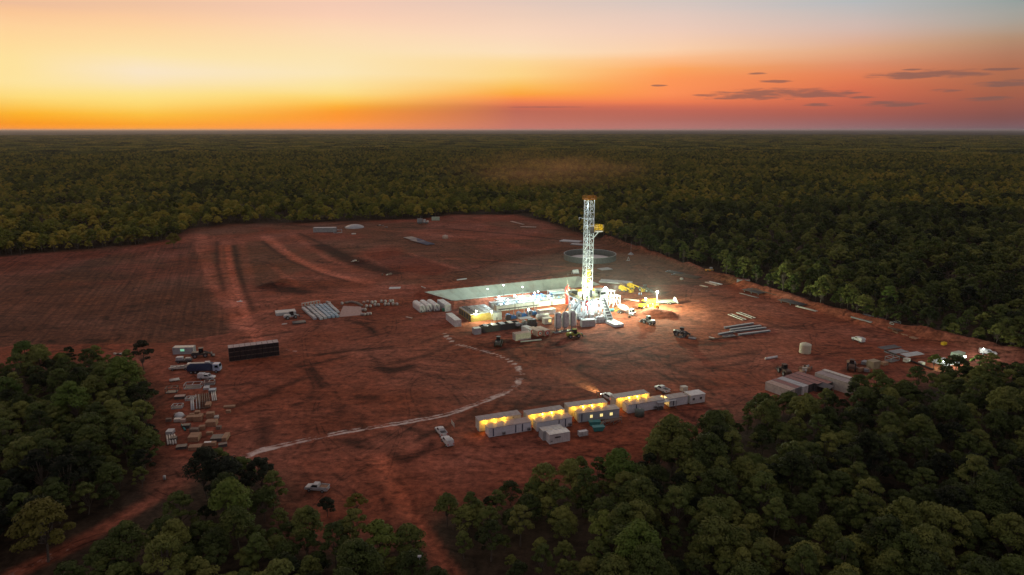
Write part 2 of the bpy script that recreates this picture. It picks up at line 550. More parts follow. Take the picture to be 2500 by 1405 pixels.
def soil_material():
    m, nt, b = new_mat('red_soil')
    at = N(nt, 'ShaderNodeAttribute')
    at.attribute_name = 'soil'
    geo = N(nt, 'ShaderNodeNewGeometry')
    sx = N(nt, 'ShaderNodeSeparateXYZ')
    link(nt, geo.outputs['Position'], sx.inputs[0])
    n1 = N(nt, 'ShaderNodeTexNoise')
    n1.inputs['Scale'].default_value = 0.55
    n1.inputs['Detail'].default_value = 9
    n1.inputs['Roughness'].default_value = 0.72
    link(nt, geo.outputs['Position'], n1.inputs['Vector'])
    # drag marks along the site's own directions
    mp = N(nt, 'ShaderNodeMapping')
    mp.inputs['Rotation'].default_value = (0, 0, -SITE)
    mp.inputs['Scale'].default_value = (0.1, 0.19, 1)
    link(nt, geo.outputs['Position'], mp.inputs['Vector'])
    n2 = N(nt, 'ShaderNodeTexNoise')
    n2.inputs['Scale'].default_value = 1.0
    n2.inputs['Detail'].default_value = 7
    n2.inputs['Distortion'].default_value = 0.9
    n2.inputs['Roughness'].default_value = 0.7
    link(nt, mp.outputs[0], n2.inputs['Vector'])
    n3 = N(nt, 'ShaderNodeTexNoise')
    n3.inputs['Scale'].default_value = 0.025
    n3.inputs['Detail'].default_value = 4
    link(nt, geo.outputs['Position'], n3.inputs['Vector'])

    def mr(src, a, bb, c, d):
        r = N(nt, 'ShaderNodeMapRange')
        r.inputs['From Min'].default_value = a
        r.inputs['From Max'].default_value = bb
        r.inputs['To Min'].default_value = c
        r.inputs['To Max'].default_value = d
        link(nt, src, r.inputs['Value'])
        return r.outputs[0]
    val = M(nt, 'MULTIPLY', M(nt, 'MULTIPLY', mr(n1.outputs['Fac'], 0.34, 0.66, 0.42, 1.42), mr(n2.outputs['Fac'], 0.36, 0.6, 0.62, 1.16)), mr(n3.outputs['Fac'], 0.3, 0.7, 0.82, 1.15))
    # winding tyre tracks: thin level lines of a slow noise, in pairs
    tracks = None
    for sc_, lv in ((0.011, 0.5), (0.016, 0.44), (0.02, 0.56), (0.008, 0.47)):
        nt_ = N(nt, 'ShaderNodeTexNoise')
        nt_.inputs['Scale'].default_value = sc_
        nt_.inputs['Detail'].default_value = 1.0
        nt_.inputs['Distortion'].default_value = 0.6
        link(nt, geo.outputs['Position'], nt_.inputs['Vector'])
        for o_ in (-0.009, 0.009):
            ln = mr(M(nt, 'ABSOLUTE', M(nt, 'SUBTRACT', nt_.outputs['Fac'], lv + o_ * sc_ / 0.011)), 0.0, 0.36 * sc_, 1.0, 0.0)
            tracks = ln if tracks is None else M(nt, 'MAXIMUM', tracks, ln)
    tracks = M(nt, 'MULTIPLY', tracks, mr(n2.outputs['Fac'], 0.4, 0.6, 0.75, 0.1))
    val = M(nt, 'MULTIPLY', val, M(nt, 'SUBTRACT', 1.0, M(nt, 'MULTIPLY', tracks, 0.8)))
    # plough lines, only inside the field
    atf = N(nt, 'ShaderNodeAttribute')
    atf.attribute_name = 'field'
    mf = N(nt, 'ShaderNodeMapping')
    mf.vector_type = 'TEXTURE'
    mf.inputs['Rotation'].default_value = (0, 0, fa)
    mf.inputs['Scale'].default_value = (60.0, 1.7, 1.0)
    link(nt, geo.outputs['Position'], mf.inputs['Vector'])
    nf = N(nt, 'ShaderNodeTexNoise')
    nf.inputs['Scale'].default_value = 1.0
    nf.inputs['Detail'].default_value = 3
    nf.inputs['Roughness'].default_value = 0.6
    link(nt, mf.outputs[0], nf.inputs['Vector'])
    fm = M(nt, 'ADD', 1.0, M(nt, 'MULTIPLY', atf.outputs['Fac'], mr(nf.outputs['Fac'], 0.35, 0.68, -0.26, 0.38)))
    val = M(nt, 'MULTIPLY', val, fm)
    hv = N(nt, 'ShaderNodeHueSaturation')
    link(nt, at.outputs['Color'], hv.inputs['Color'])
    link(nt, val, hv.inputs['Value'])
    link(nt, mr(n3.outputs['Fac'], 0.3, 0.7, 1.08, 0.92), hv.inputs['Saturation'])
    # pale ruts: sky shine of the wet tracks painted clay-pale, in short dashes
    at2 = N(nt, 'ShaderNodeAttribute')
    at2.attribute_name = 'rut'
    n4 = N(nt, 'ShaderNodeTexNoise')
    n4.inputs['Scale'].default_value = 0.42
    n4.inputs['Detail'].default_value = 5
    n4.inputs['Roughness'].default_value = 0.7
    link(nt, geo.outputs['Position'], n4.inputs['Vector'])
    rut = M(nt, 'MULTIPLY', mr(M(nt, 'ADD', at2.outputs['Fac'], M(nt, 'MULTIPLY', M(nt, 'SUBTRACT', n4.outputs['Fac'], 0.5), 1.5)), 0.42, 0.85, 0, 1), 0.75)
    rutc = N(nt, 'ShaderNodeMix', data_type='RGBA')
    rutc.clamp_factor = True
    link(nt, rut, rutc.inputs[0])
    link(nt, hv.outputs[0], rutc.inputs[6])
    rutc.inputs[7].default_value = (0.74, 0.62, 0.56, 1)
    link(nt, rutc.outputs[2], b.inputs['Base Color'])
    b.inputs['Roughness'].default_value = 0.95
    b.inputs['Specular IOR Level'].default_value = 0.15
    bp = N(nt, 'ShaderNodeBump')
    bp.inputs['Strength'].default_value = 0.8
    bp.inputs['Distance'].default_value = 0.35
    link(nt, M(nt, 'ADD', n1.outputs['Fac'], n2.outputs['Fac']), bp.inputs['Height'])
    link(nt, bp.outputs[0], b.inputs['Normal'])
    return m


def leaf_material(name, dark, mid, warm, trans=0.15):
    m, nt, b = new_mat(name)
    oi = N(nt, 'ShaderNodeObjectInfo')
    geo = N(nt, 'ShaderNodeNewGeometry')
    n0 = N(nt, 'ShaderNodeTexNoise')
    n0.inputs['Scale'].default_value = 0.012
    n0.inputs['Detail'].default_value = 4
    n0.inputs['Roughness'].default_value = 0.65
    link(nt, geo.outputs['Position'], n0.inputs['Vector'])
    n1 = N(nt, 'ShaderNodeTexNoise')
    n1.inputs['Scale'].default_value = 0.34
    n1.inputs['Detail'].default_value = 5
    n1.inputs['Roughness'].default_value = 0.7
    link(nt, geo.outputs['Position'], n1.inputs['Vector'])
    mixv = M(nt, 'ADD', M(nt, 'MULTIPLY', oi.outputs['Random'], 0.46), M(nt, 'ADD', M(nt, 'SUBTRACT', M(nt, 'MULTIPLY', n0.outputs['Fac'], 0.9), 0.27), M(nt, 'MULTIPLY', n1.outputs['Fac'], 0.62)))
    cr = N(nt, 'ShaderNodeValToRGB')
    e = cr.color_ramp.elements
    e[0].position = 0.45
    e[0].color = (*dark, 1)
    e[1].position = 0.72
    e[1].color = (*mid, 1)
    k = e.new(0.99)
    k.color = (*warm, 1)
    link(nt, mixv, cr.inputs[0])
    link(nt, cr.outputs[0], b.inputs['Base Color'])
    b.inputs['Roughness'].default_value = 0.7
    b.inputs['Specular IOR Level'].default_value = 0.2
    tr = N(nt, 'ShaderNodeBsdfTranslucent')
    link(nt, cr.outputs[0], tr.inputs['Color'])
    ms = N(nt, 'ShaderNodeMixShader')
    ms.inputs[0].default_value = trans
    out = nt.nodes['Material Output']
    link(nt, b.outputs[0], ms.inputs[1])
    link(nt, tr.outputs[0], ms.inputs[2])
    link(nt, ms.outputs[0], out.inputs['Surface'])
    return m


LEAF = leaf_material('woodland_leaf', (0.007, 0.012, 0.004), (0.07, 0.095, 0.021), (0.19, 0.2, 0.045))
LEAF_BRIGHT = leaf_material('fresh_leaf', (0.06, 0.1, 0.018), (0.1, 0.155, 0.026), (0.14, 0.17, 0.03))
LEAF_YELLOW = leaf_material('yellowish_leaf', (0.12, 0.11, 0.02), (0.17, 0.14, 0.025), (0.2, 0.15, 0.03))
LEAF_DARK = leaf_material('dark_leaf', (0.012, 0.016, 0.008), (0.02, 0.026, 0.012), (0.03, 0.03, 0.015))
LEAF_FRESH = leaf_material('lighter_woodland_leaf', (0.03, 0.045, 0.01), (0.095, 0.128, 0.028), (0.17, 0.17, 0.04))
LEAF_OLIVE_LIFTED = leaf_material('olive_leaf_lifted', (0.035, 0.048, 0.01), (0.19, 0.205, 0.03), (0.4, 0.31, 0.05))  # olive savanna foliage, with the lighter tone of distance added to its colour
SOIL = soil_material()

# ------------------------------------------------------------------ mesh helpers


def arr_mesh(name, verts, faces, mats, midx=None):
    """faces: (n, k) int array, all the same size"""
    me = bpy.data.meshes.new(name)
    verts = np.asarray(verts, np.float32)
    faces = np.asarray(faces, np.int32)
    n, k = faces.shape
    me.vertices.add(len(verts))
    me.vertices.foreach_set('co', verts.ravel())
    me.loops.add(n * k)
    me.loops.foreach_set('vertex_index', faces.ravel())
    me.polygons.add(n)
    me.polygons.foreach_set('loop_start', np.arange(0, n * k, k, dtype=np.int32))
    if midx is not None:
        me.polygons.foreach_set('material_index', np.asarray(midx, np.int32))
    for mm in mats:
        me.materials.append(mm)
    me.update(calc_edges=True)
    return me


class MB:
    def __init__(self):
        self.v = []
        self.f = []

    def add(self, vs, fs):
        o = len(self.v)
        self.v += [tuple(p) for p in vs]
        self.f += [tuple(i + o for i in q) for q in fs]
        return self

    def mm(self, x0, y0, z0, x1, y1, z1):
        vs = [(x, y, z) for z in (z0, z1) for y in (y0, y1) for x in (x0, x1)]
        return self.add(vs, [(0, 2, 3, 1), (4, 5, 7, 6), (0, 1, 5, 4), (2, 6, 7, 3), (0, 4, 6, 2), (1, 3, 7, 5)])

    def beam(self, p, q, w, h=None):
        p, q = Vector(p), Vector(q)
        h = h or w
        d = (q - p).normalized()
        ref = Vector((0, 0, 1)) if abs(d.z) < 0.95 else Vector((1, 0, 0))
        s = d.cross(ref).normalized() * (w / 2)
        t = s.cross(d).normalized() * (h / 2)
        vs = [p - s - t, p + s - t, p + s + t, p - s + t, q - s - t, q + s - t, q + s + t, q - s + t]
        return self.add(vs, [(0, 1, 2, 3), (7, 6, 5, 4), (0, 4, 5, 1), (1, 5, 6, 2), (2, 6, 7, 3), (3, 7, 4, 0)])

    def cyl(self, p, q, r0, r1=None, n=12):
        p, q = Vector(p), Vector(q)
        r1 = r0 if r1 is None else r1
        d = (q - p).normalized()
        ref = Vector((0, 0, 1)) if abs(d.z) < 0.95 else Vector((1, 0, 0))
        s = d.cross(ref).normalized()
        t = s.cross(d).normalized()
        vs = []
        for c, r in ((p, r0), (q, r1)):
            for i in range(n):
                a = 2 * math.pi * i / n
                vs.append(c + s * (r * math.cos(a)) + t * (r * math.sin(a)))
        fs = [(i, (i + 1) % n, n + (i + 1) % n, n + i) for i in range(n)]
        fs += [tuple(range(n))[::-1], tuple(range(n, 2 * n))]
        return self.add(vs, fs)

    def lathe(self, prof, n=20, o=(0, 0, 0), cap=True):
        vs = []
        for r, z in prof:
            for i in range(n):
                a = 2 * math.pi * i / n
                vs.append((o[0] + r * math.cos(a), o[1] + r * math.sin(a), o[2] + z))
        fs = []
        for k in range(len(prof) - 1):
            for i in range(n):
                j = (i + 1) % n
                fs.append((k * n + i, k * n + j, (k + 1) * n + j, (k + 1) * n + i))
        if cap:
            fs.append(tuple(range(n))[::-1])
            fs.append(tuple((len(prof) - 1) * n + i for i in range(n)))
        return self.add(vs, fs)

    def prism(self, prof, w, inset=None):
        """profile in x,z pushed out to +-w/2; inset narrows single points"""
        n = len(prof)
        vs = []
        for s in (-1, 1):
            for i, (x, z) in enumerate(prof):
                k = inset[i] if inset else 0
                vs.append((x, s * (w / 2 - k), z))
        fs = [tuple(range(n)), tuple(range(2 * n - 1, n - 1, -1))]
        fs += [(i, n + i, n + (i + 1) % n, (i + 1) % n) for i in range(n)]
        return self.add(vs, fs)

    def ball(self, c, r, n=10, m=6, sz=1.0):
        prof = [(max(1e-3, math.sin(math.pi * k / m)) * r, -math.cos(math.pi * k / m) * r * sz) for k in range(m + 1)]
        return self.lathe(prof, n, c, cap=False)

    def mesh(self, name, material, smooth=False):
        me = bpy.data.meshes.new(name)
        me.from_pydata(self.v, [], self.f)
        bm = bmesh.new()
        bm.from_mesh(me)
        bmesh.ops.recalc_face_normals(bm, faces=bm.faces)
        bm.to_mesh(me)
        bm.free()
        me.materials.append(material)
        if smooth:
            for p in me.polygons:
                p.use_smooth = True
        return me

    def build(self, name, material, parent=None, smooth=False):
        return put(name, self.mesh(name, material, smooth), parent)


def put(name, me, parent=None, loc=None, rotz=None):
    o = bpy.data.objects.new(name, me)
    COL.objects.link(o)
    o.parent = parent
    if loc is not None:
        o.location = loc
    if rotz is not None:
        o.rotation_euler = (0, 0, rotz)
    return o


def tag(o, label=None, cat=None, group=None, kind=None):
    if label:
        o['label'] = label
    if cat:
        o['category'] = cat
    if group:
        o['group'] = group
    if kind or cat:
        o['kind'] = kind or 'thing'
    return o


def thing(name, label, cat, loc, rotz=0.0, group=None):
    o = bpy.data.objects.new(name, None)
    o.empty_display_size = 0.5
    COL.objects.link(o)
    o.location = loc
    o.rotation_euler = (0, 0, rotz)
    return tag(o, label, cat, group)


def at(px, py, dz=0.0):
    p = G(px, py)
    p.z = ter(p.x, p.y) + dz
    return p


def copy_thing(src, label, loc, rotz, group=None):
    c = src.copy()
    COL.objects.link(c)
    c.location = loc
    c.rotation_euler = (0, 0, rotz)
    tag(c, label, None, group)
    for ch in src.children:
        d = ch.copy()
        COL.objects.link(d)
        d.parent = c
        for g in ch.children:
            e = g.copy()
            COL.objects.link(e)
            e.parent = d
    return c


def lamp(name, parent, loc, watts, col, radius=0.25):
    d = bpy.data.lights.new(name, 'POINT')
    d.energy = watts
    d.color = col
    d.shadow_soft_size = radius
    o = bpy.data.objects.new(name, d)
    COL.objects.link(o)
    o.parent = parent
    o.location = loc
    return o

# ------------------------------------------------------------------ ground: one sheet from the pad to the horizon
def axis(lo, hi, step, far_lo, far_hi, grow=1.28):
    a = []
    x = lo
    while x < hi:
        a.append(x)
        x += step(x)
    a.append(hi)
    s = step(hi)
    x = hi
    while x < far_hi:
        s *= grow
        x += s
        a.append(min(x, far_hi))
    s = step(lo)
    x = lo
    pre = []
    while x > far_lo:
        s *= grow
        x -= s
        pre.append(max(x, far_lo))
    return np.array(pre[::-1] + a)


gx = axis(-430, 330, lambda t: 1.25, -60000, 60000)
gy = axis(80, 680, lambda t: 0.62 * (max(t, 100) / 110.0) ** 0.6, -3000, 60000)
GX, GY = np.meshgrid(gx, gy)
fx, fy = GX.ravel(), GY.ravel()
inner = (np.abs(fx + 50) < 420) & (fy > 60) & (fy < 720)
fz = np.zeros_like(fx)
fz[inner] = height(fx[inner], fy[inner])
soil = np.zeros((len(fx), 4), np.float32)
soil[:, 3] = 1
rut = np.zeros(len(fx), np.float32)
base = np.array([0.262, 0.076, 0.042])
forest_floor = np.array([0.055, 0.036, 0.022])
canopy_far = np.array([0.028, 0.03, 0.012])
dist = np.hypot(fx, fy)
far = sstep(5000, 9000, dist)[:, None]
c = forest_floor[None, :] * (1 - far) + canopy_far[None, :] * far
xi, yi = fx[inner], fy[inner]
cl = inpoly(xi, yi, CLEAR)
edge = pdist(xi, yi, CLEAR + [CLEAR[0]])
wgt = np.where(cl, 0.5 + 0.5 * sstep(0, 7, edge + 4 * (fbm(xi, yi, 6, 3) - 0.5)), 0.5 - 0.5 * sstep(0, 5, edge))
ci = np.tile(base, (len(xi), 1))
tone = np.ones(len(xi))
tone *= 0.8 + 0.45 * fbm(xi, yi, 30, 4)
fld = inpoly(xi, yi, FIELD)
q = -xi * math.sin(fa) + yi * math.cos(fa)
fur = np.sin(q * 2 * math.pi / 6.2 + 2.5 * fbm(xi, yi, 40.0, 2))
tone = np.where(fld, tone * (0.66 + 0.4 * (fbm(xi, yi, 12, 3) - 0.5)), tone)
grassy = np.where(fld, 0.35, 0.0)
far_pad = (yi > 330) & cl
grassy = np.where(far_pad, 0.5 * sstep(0.42, 0.62, fbm(xi, yi, 45, 3)), grassy)
for pts, w, s in PATCHES:
    bx = np.array(pts)
    sel = np.nonzero((xi > bx[:, 0].min() - 12) & (xi < bx[:, 0].max() + 12) & (yi > bx[:, 1].min() - 12) & (yi < bx[:, 1].max() + 12))[0]
    if len(sel) == 0:
        continue
    d = pdist(xi[sel], yi[sel], pts) + 1.6 * (fbm(xi[sel], yi[sel], 3.0, 3) - 0.5)
    tone[sel] *= 1 + 0.68 * s * np.exp(-(d / w) ** 2)
for pts, w, s in HAUL:
    d = pdist(xi, yi, pts) + 0.8 * (fbm(xi, yi, 4.0, 3) - 0.5)
    k = np.exp(-(d / w) ** 4) * s
    tone = tone * (1 + 0.72 * k)
    grassy = grassy * (1 - k)
    wgt = np.maximum(wgt, np.clip(k * 1.3, 0, 1) * 0.85)
d = pdist(xi, yi, BERM)
tone *= 1 + 0.85 * np.exp(-(d / 4) ** 2)
red = gp([(890, 620), (960, 612), (1040, 630), (1100, 655), (1060, 675), (960, 660)])
rp = inpoly(xi, yi, red)
ci = np.where(rp[:, None], np.array([0.2, 0.045, 0.022])[None, :], ci)
ci = ci * (1 - grassy[:, None]) + np.array([0.085, 0.06, 0.03])[None, :] * grassy[:, None]
ci = ci * np.clip(tone, 0.25, 2.0)[:, None]
ci = forest_floor[None, :] * (1 - wgt[:, None]) + ci * wgt[:, None]
c[inner] = ci
soil[:, :3] = c
# the wheel ruts, pale with the wet ground's sky reflection painted in
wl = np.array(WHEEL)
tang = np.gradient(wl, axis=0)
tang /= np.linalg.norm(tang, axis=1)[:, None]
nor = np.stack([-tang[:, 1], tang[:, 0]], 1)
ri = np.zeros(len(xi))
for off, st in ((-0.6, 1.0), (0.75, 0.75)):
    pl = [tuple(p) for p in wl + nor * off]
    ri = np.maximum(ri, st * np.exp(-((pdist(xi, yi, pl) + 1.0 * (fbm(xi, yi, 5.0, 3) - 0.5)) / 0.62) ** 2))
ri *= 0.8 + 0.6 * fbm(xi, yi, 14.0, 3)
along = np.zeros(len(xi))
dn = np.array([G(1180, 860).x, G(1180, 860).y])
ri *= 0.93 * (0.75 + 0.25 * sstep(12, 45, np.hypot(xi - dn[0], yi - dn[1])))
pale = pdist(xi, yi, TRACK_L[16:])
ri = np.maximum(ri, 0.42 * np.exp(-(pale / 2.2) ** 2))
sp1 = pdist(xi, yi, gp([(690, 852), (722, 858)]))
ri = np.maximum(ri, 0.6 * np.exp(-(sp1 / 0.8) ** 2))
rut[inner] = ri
nxg, nyg = len(gx), len(gy)
idx = np.arange(nxg * nyg).reshape(nyg, nxg)
quads = np.stack([idx[:-1, :-1].ravel(), idx[:-1, 1:].ravel(), idx[1:, 1:].ravel(), idx[1:, :-1].ravel()], 1)
gm = arr_mesh('ground', np.stack([fx, fy, fz], 1), quads, [SOIL])
a_ = gm.attributes.new('soil', 'FLOAT_COLOR', 'POINT')
a_.data.foreach_set('color', soil.ravel())
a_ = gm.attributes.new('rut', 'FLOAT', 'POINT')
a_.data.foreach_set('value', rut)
fieldv = np.zeros(len(fx), np.float32)
fieldv[inner] = fld
a_ = gm.attributes.new('field', 'FLOAT', 'POINT')
a_.data.foreach_set('value', fieldv)
gm.polygons.foreach_set('use_smooth', np.ones(len(gm.polygons), bool))
ground = put('ground', gm)
tag(ground, 'red bare earth of the cleared pad running out under the woodland', None, None, 'structure')

# ------------------------------------------------------------------ trees


def leaf_quads(rng, centers, radii, per, leaf, flat=0.62):
    P = []
    D_ = []
    for c_, r_ in zip(centers, radii):
        n = per
        d = rng.normal(size=(n, 3))
        d /= np.linalg.norm(d, axis=1)[:, None]
        d[:, 2] = np.where(d[:, 2] < -0.25, -d[:, 2], d[:, 2])
        rad = r_ * rng.uniform(0.72, 1.06, (n, 1))
        D_.append(d)
        P.append(np.asarray(c_)[None, :] + d * rad * np.array([1, 1, flat]))
    P = np.concatenate(P)
    n = len(P)
    nr = rng.normal(size=(n, 3)) * 0.38 + np.concatenate(D_) + np.array([0, 0, 0.3])
    nr /= np.linalg.norm(nr, axis=1)[:, None]
    t = np.cross(nr, rng.normal(size=(n, 3)))
    t /= np.linalg.norm(t, axis=1)[:, None]
    b_ = np.cross(nr, t)
    s1 = leaf * rng.uniform(0.6, 1.35, (n, 1))
    s2 = s1 * rng.uniform(0.45, 0.85, (n, 1))
    V = np.stack([P - t * s1 * 0.5, P + b_ * s2 * 0.5 + t * s1 * 0.05, P + t * s1 * 0.5, P - b_ * s2 * 0.5 + t * s1 * 0.05], 1).reshape(-1, 3)
    F_ = np.arange(n * 4).reshape(n, 4)
    return V, F_


def tree_shape(seed, h, r, nclump, per, leaf):
    rng = np.random.default_rng(seed)
    cs, rs = [], []
    base_z = h * rng.uniform(0.26, 0.36)
    sx_, sy_ = rng.uniform(0.75, 1.25), rng.uniform(0.75, 1.25)
    for k in range(nclump):
        a = k * 2.399 + rng.uniform(-0.6, 0.6)
        t = math.sqrt((k + 0.5) / nclump)
        rr = r * 0.78 * t
        top = h - (t ** 2) * (h - base_z) * rng.uniform(0.45, 0.95)
        cr_ = r * rng.uniform(0.17, 0.36)
        cs.append((rr * math.cos(a) * sx_, rr * math.sin(a) * sy_, top - cr_ * 0.62))
        rs.append(cr_)
    V, F_ = leaf_quads(rng, cs, rs, per, leaf)
    tb = MB()
    lean = Vector((rng.normal() * 0.03 * h, rng.normal() * 0.03 * h, 0))
    fork = Vector((lean.x, lean.y, base_z * 0.8))
    w = 0.03 * h ** 0.9 * 0.55 + 0.06
    tb.cyl((0, 0, -0.3), fork, w, w * 0.7, 6)
    for k in range(0, nclump, 2):
        tb.cyl(fork, (cs[k][0] * 0.92, cs[k][1] * 0.92, cs[k][2]), w * 0.5, w * 0.16, 5)
    return V, F_, tb


NEAR, MIDS, LOWS = [], [], []
specs = [(101, 10.5, 4.6, 28), (102, 12.0, 4.0, 24), (103, 8.4, 4.8, 30), (104, 11.0, 3.4, 20), (105, 7.2, 3.4, 20), (106, 12.6, 5.0, 34), (107, 9.4, 3.8, 24)]
SRC = bpy.data.collections.new('woodland_sources')
for i, (sd, h, r, nc) in enumerate(specs):
    V, F_, tb = tree_shape(sd, h, r, nc, 165, 0.46)
    crown = arr_mesh('crown', V, F_, [LEAF])
    trunk = tb.mesh('trunk', BARK)
    NEAR.append((trunk, crown, h))


def joined(nm, V, F_, tb, lf=None):
    tv = np.array(tb.v)
    tf = [f for f in tb.f if len(f) == 4]
    allv = np.concatenate([V, tv])
    allf = np.concatenate([F_, np.array(tf) + len(V)])
    mi = np.concatenate([np.zeros(len(F_)), np.ones(len(tf))])
    me = arr_mesh(nm, allv, allf, [lf or LEAF, BARK], mi)
    o = bpy.data.objects.new(nm, me)
    SRC.objects.link(o)


for i, (sd, h, r, nc) in enumerate(specs):                       # 0..6 near
    V, F_, tb = tree_shape(sd, h, r, nc, 120, 0.54)
    joined('a%02d' % i, V, F_, tb)
for i, (sd, h, r, nc) in enumerate(specs):                       # 7..13 middle distance
    V, F_, tb = tree_shape(sd + 50, h, r, nc, 30, 0.95)
    joined('b%02d' % i, V, F_, tb)
    joined('b%02dz' % i, V, F_, tb, LEAF_OLIVE_LIFTED)
for i, (sd, h, r, nc) in enumerate(specs[:5]):                   # 14..18 far
    V, F_, tb = tree_shape(sd + 90, h, r, 11, 20, 1.5)
    joined('c%02d' % i, V, F_, tb, LEAF_OLIVE_LIFTED if i != 2 else LEAF)
for i in range(3):                                               # 19..21 whole groves for the last kilometres
    rng = np.random.default_rng(300 + i)
    cs, rs = [], []
    for k in range(95):
        cs.append((rng.uniform(-30, 30), rng.uniform(-30, 30), rng.uniform(4.5, 9.5)))
        rs.append(rng.uniform(1.8, 3.8))
    V, F_ = leaf_quads(rng, cs, rs, 15, 2.3)
    tb = MB().cyl((0, 0, -0.5), (0, 0, 6), 0.3, 0.15, 5)
    joined('d%02d' % i, V, F_, tb, LEAF_OLIVE_LIFTED if i != 2 else LEAF)

# trees that stand out, one by one: pixel of the foot, variant, scale, foliage, label
HERO = [
    ((575, 1318), 5, 1.0, LEAF_BRIGHT, 'bright fresh green tree below the dark clump beside the junction'),
    ((118, 1372), 0, 1.15, LEAF_YELLOW, 'yellowish tree with pale trunk leaning over the lower left track'),
    ((508, 1222), 5, 0.95, LEAF_DARK, 'very dark dense tree at the left end of the pale wheel ruts'),
    ((560, 1232), 0, 1.0, LEAF_DARK, 'very dark broad tree, middle one of the clump hiding the rut end'),
    ((640, 1212), 6, 0.95, LEAF_DARK, 'very dark tree, right one of the clump hiding the rut end'),
    ((425, 605), 2, 1.15, LEAF_YELLOW, 'lone rounded yellowish tree at the far corner of the ploughed field'),
    ((320, 598), 4, 1.0, LEAF_YELLOW, 'low yellowish tree on the far edge of the ploughed field'),
    ((305, 985), 5, 1.1, LEAF_BRIGHT, 'broad bright green tree left of the dark tank truck'),
    ((185, 1050), 5, 1.05, LEAF_BRIGHT, 'wide bright green tree inside the left woodland with a rounded top'),
    ((20, 1010), 0, 1.0, LEAF_BRIGHT, 'bright green tree cut by the left picture edge'),
    ((65, 905), 0, 0.95, LEAF_BRIGHT, 'green tree at the near edge of the ploughed field, left end'),
    ((98, 888), 4, 0.9, LEAF_YELLOW, 'small brownish yellow tree at the near edge of the ploughed field'),
    ((352, 905), 1, 0.85, LEAF_DARK, 'small dark tree beside the grey shed with the green window'),
    ((930, 1372), 4, 1.1, LEAF_BRIGHT, 'small bright green tree left of the lower right dirt track'),
    ((1510, 1218), 5, 0.9, LEAF_BRIGHT, 'bright green tree in front of the camp row of cabins'),
    ((1475, 1345), 4, 1.1, LEAF_BRIGHT, 'small bright green tree in the middle of the bottom woodland'),
    ((2165, 770), 3, 1.15, LEAF_BRIGHT, 'tall bright green tree on the far side of the right earth bank'),
    ((1555, 1440), 5, 1.0, LEAF_BRIGHT, 'bright green treetop at the bottom edge right of centre'),
    ((870, 1255), 4, 0.62, LEAF_YELLOW, 'low scrubby yellowish tree below the parked tray truck'),
    ((800, 1262), 4, 0.58, LEAF_DARK, 'low dark shrub-like tree just below the parked tray truck'),
    ((1860, 1030), 2, 0.95, LEAF, 'rounded tree in front of the row of long pink roofs'),
    ((2280, 902), 4, 0.7, LEAF_BRIGHT, 'small tree lit from below by the right work lamp'),
    ((2390, 905), 4, 0.75, LEAF_BRIGHT, 'small tree beside the right work lamp'),
]
taken = []
for (bx_, by_, br_) in ((1900, 962, 8.5), (1925, 950, 9), (2010, 945, 6), (2045, 952, 6.5), (2030, 940, 6)):
    p = G(bx_, by_)
    taken.append((p.x, p.y, br_))
mcache = {}
for (pp, vi, sc_, lf, lb) in HERO:
    p = at(*pp)
    taken.append((p.x, p.y, 2.6 * sc_))
    tr, cr_, h = NEAR[vi]
    t = thing('tree', lb, 'tree', p, random.uniform(0, 6.28), 'trees that stand out from the woodland')
    t.scale = (sc_, sc_, sc_)
    put('trunk', tr, t)
    if (vi, lf.name) not in mcache:
        m2 = cr_.copy()
        m2.materials.clear()
        m2.materials.append(lf)
        mcache[(vi, lf.name)] = m2
    put('crown', mcache[(vi, lf.name)], t)

# every other tree: jittered positions outside the clearing
frng = np.random.default_rng(21)


def scatter(d0, d1, cell):
    lim = math.tan(R(41))
    X = []
    Y = []
    n = int(d1 / cell) + 2
    ys = np.arange(max(60, d0 * 0.6), d1, cell)
    for y in ys:
        w = y * lim + 60
        xs = np.arange(-w, w, cell)
        X.append(xs)
        Y.append(np.full(len(xs), y))
    X = np.concatenate(X)
    Y = np.concatenate(Y)
    X = X + frng.uniform(-0.5, 0.5, len(X)) * cell * 0.95
    Y = Y + frng.uniform(-0.5, 0.5, len(Y)) * cell * 0.95
    D = np.hypot(X, Y)
    k = (D >= d0) & (D < d1)
    return X[k], Y[k]


